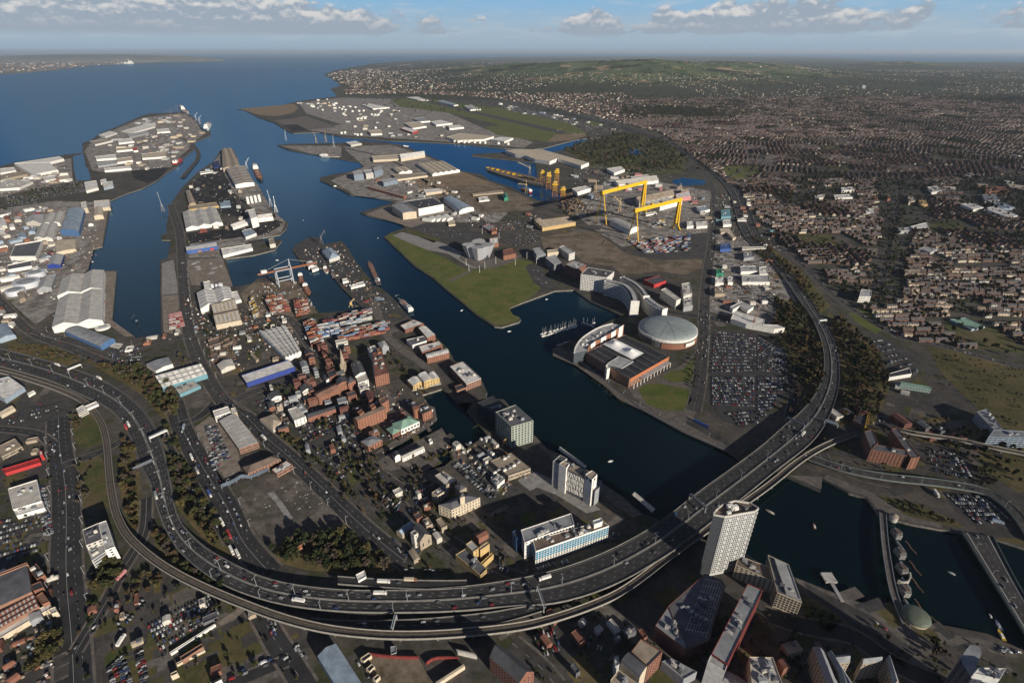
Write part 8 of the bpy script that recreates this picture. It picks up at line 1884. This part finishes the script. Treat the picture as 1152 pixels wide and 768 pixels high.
fill("335,116 385,110 384,125 350,128",22,'on the reclaimed point below the airport',('white','white','cream','lgrey'),20,55,(7,11),seed=7,rots=.3)
fill("560,116 630,130 690,145 700,152 640,140 570,124",20,'along the airport road',('white','lblue','lgrey','pale'),18,50,(6,10),seed=8,rots=-.5)
fill("400,195 470,190 510,215 560,250 600,240 640,255 600,262 540,258 470,235",26,'on the shipyard island',PALE+('tan','brick'),8,28,(4,8),seed=9,rots=-.5)
fill("640,195 720,190 760,210 800,225 795,265 770,262 730,215 650,225",30,'in the shipyard',PALE+('tan','pink','lblue','brown'),10,34,(5,11),seed=10,rots=-.3)
fill("800,212 870,215 872,280 878,345 800,345 802,260",20,'between main road and motorway',PALE+('brick','teal'),8,22,(4,8),seed=11,rots=0.)
fill("345,400 385,385 405,420 430,470 395,480 350,455 330,430",24,'in the brick quarter',('brick','brick','slate','dark','pale','grey','redbrick'),10,26,(8,15),'town_building',seed=12,rots=.5,win=True)
fill("395,470 425,452 440,470 480,440 470,460 430,500",5,'near the long brick apartments',('brick','slate','pale'),8,15,(6,10),'town_building',seed=13,rots=.5,win=True)
fill("225,390 300,355 345,370 330,400 290,430 235,405",14,'in the yards between the dock roads',PALE+('brown','rust'),6,18,(3,6),seed=14,rots=.4)
fill("130,385 205,372 205,378 140,395",5,'along the inner dock road',('gorange','pale','white'),8,20,(3,5),seed=15,rots=.4)
fill("300,455 345,440 365,455 325,472 300,470",7,'beside the white L-shaped office',PALE+('brick','gorange'),7,16,(4,9),seed=16,rots=.4)
fill("510,500 545,488 580,505 600,530 560,560 530,540",6,'around the parking deck',PALE+('dgrey',),6,15,(4,8),seed=17,rots=.7)
fill("905,470 960,458 1040,480 1085,490 1060,500 980,470",9,'in the dark yard right of the bridge',('brick','dgrey','pale','redbrick'),10,26,(5,10),seed=18,rots=.2)
fill("985,400 1030,420 1040,450 1000,440",4,'below the railway beside the brown field',('white','pale','dgrey'),8,20,(4,6),seed=19,rots=-.6)
fill("700,700 760,720 745,740 690,720",4,'in the shade beside the dark red block',('brick','dgrey'),6,12,(4,7),seed=20,rots=.5)
fill("860,720 900,735 890,768 850,768",3,'at the bottom edge by the pinkish roof',('brick','tan'),8,16,(8,14),seed=21,rots=.3)
fill("0,498 40,495 45,510 0,520",2,'at the left edge above the red canopy',('tan','pale'),8,14,(4,5),seed=22,rots=.4)
fill("1050,185 1152,175 1152,212 1060,215",8,'at the far right among the terraces',PALE+('gorange',),20,50,(7,10),seed=23,rots=-.2)

# ------------------------------------------------------------------ patched ground, kerbed plots and loose yard clutter
def patches(px,n,rz,ms,smin,smax,seed):
    P=GP(px); xs=[p[0] for p in P];ys=[p[1] for p in P]; rn=random.Random(seed); mbs=[MB() for _ in ms]; k=t=0
    while k<n and t<n*30:
        t+=1; x,y=rn.uniform(min(xs),max(xs)),rn.uniform(min(ys),max(ys))
        if not inside((x,y),P): continue
        k+=1; L,Wd=rn.uniform(smin,smax),rn.uniform(smin,smax)*rn.choice((.15,.5,.8)); r=rz+rn.choice((0,math.pi/2))+rn.uniform(-.1,.1); c,d=math.cos(r),math.sin(r)
        mbs[k%len(ms)].flat([(x+a*L/2*c-b*Wd/2*d,y+a*L/2*d+b*Wd/2*c) for a,b in ((-1,-1),(1,-1),(1,1),(-1,1))],.052+.0004*k if k<110 else .0525+.0004*(k%110)+.00013)
    for mb,(nm,m) in zip(mbs,ms):
        if mb.f: struct(nm,mb,m)
PM=[('pavement_patches',PAVE),('tarmac_patches',TARM),('grass_patches',GRASS),('asphalt_patches',ASPH2),('rough_patches',ROUGH)]
for i,(px,n,rz,a,b) in enumerate((("0,500 60,500 70,760 0,768",40,.2,8,40),("85,640 130,680 180,650 260,680 330,720 340,768 90,768",60,.5,8,35),("210,385 400,350 470,430 500,480 470,600 440,610 330,510 240,430",110,.45,8,34),("470,500 560,470 640,560 700,590 600,640 480,640",70,.7,8,30),
  ("560,700 740,640 900,690 900,768 600,768",60,.6,8,32),("900,500 1100,470 1152,560 1000,560",50,.2,10,40),("800,250 875,270 885,370 800,368",50,.1,10,34),("0,330 40,375 60,450 0,480",30,.4,8,30),("600,230 790,200 790,290 640,270",60,-.4,12,50),("900,650 1152,730 1152,768 900,768",40,.3,8,30),("400,300 460,360 430,380 390,350",24,-.6,8,30),("960,380 1040,420 1040,470 980,470",24,-.6,8,30))):
    patches(px,n,rz,PM[i%3:]+PM[:i%3],a,b,40+i)
def clutter(name,px,n,cols,seed,smax=3.):
    P=GP(px); xs=[p[0] for p in P];ys=[p[1] for p in P]; rn=random.Random(seed); mb=MB(); k=t=0
    while k<n and t<n*20:
        t+=1; x,y=rn.uniform(min(xs),max(xs)),rn.uniform(min(ys),max(ys))
        if not inside((x,y),P): continue
        k+=1; s=rn.uniform(1,smax); mb.box(x,y,0,s*rn.uniform(.8,2.4),s,rn.uniform(.8,2.6),rn.uniform(0,3),rn.randrange(len(cols)),rn.uniform(.7,1))
    tag(mb.build(name,[R_(c) for c in cols]),kind='stuff')
CL2=('pale','white','rust','tan','dgrey','lblue','brown','grey','orange')
for i,(px,n) in enumerate((("0,240 60,232 98,226 115,276 100,304 70,340 0,335",420),("108,158 155,135 205,128 232,148 215,165 190,188 150,195 110,190",600),("0,192 70,184 80,205 0,225",160),("212,205 250,180 262,195 285,225 310,240 318,255 250,290 210,285",260),("384,120 440,120 520,150 500,157 440,155 385,150",260),("400,195 470,190 510,215 560,250 600,240 640,255 600,262 540,258 470,235",420),("640,195 720,190 790,215 790,262 730,270 650,250",520),("800,215 872,215 882,345 800,345",420),("206,335 330,355 340,400 290,430 240,410 215,370",300),("282,320 335,318 357,350 285,356",140),("335,280 384,275 430,335 440,360 396,330",200),("300,452 345,438 372,470 320,480",120),("500,500 545,490 600,530 560,560",110),("640,140 700,146 690,155 620,150",160),("560,115 700,148 640,140",260),("1040,180 1152,170 1152,250 1040,240",260),("384,430 470,440 500,480 430,500",90),("20,700 60,700 60,768 0,768",60))): clutter('yard_clutter',px,n,CL2,70+i)

fill("90,690 120,660 300,690 330,740 330,768 100,768",10,'on the plots below the railway curve',('pale','brick','dgrey','tan'),5,13,(3,6),seed=31,rots=.5)
fill("0,640 60,650 62,690 0,745",8,'in the yard behind the cream-roofed row',('redbrick','pale','brick'),5,12,(3,6),seed=32,rots=.5)
fill("440,545 505,570 560,600 540,640 470,640 445,600",9,'between the church and the twin orange towers',('brick','pale','slate','tan'),6,15,(5,9),seed=33,rots=.6)
fill("590,690 700,700 690,768 600,768",7,'in the streets by the brick warehouse',('brick','dgrey','pale'),6,14,(5,10),seed=34,rots=.6)
fill("285,440 330,430 400,470 420,520 390,545 330,500",12,'among the tree-lined car parks',('brick','pale','slate','grey'),7,18,(5,9),seed=35,rots=.5)
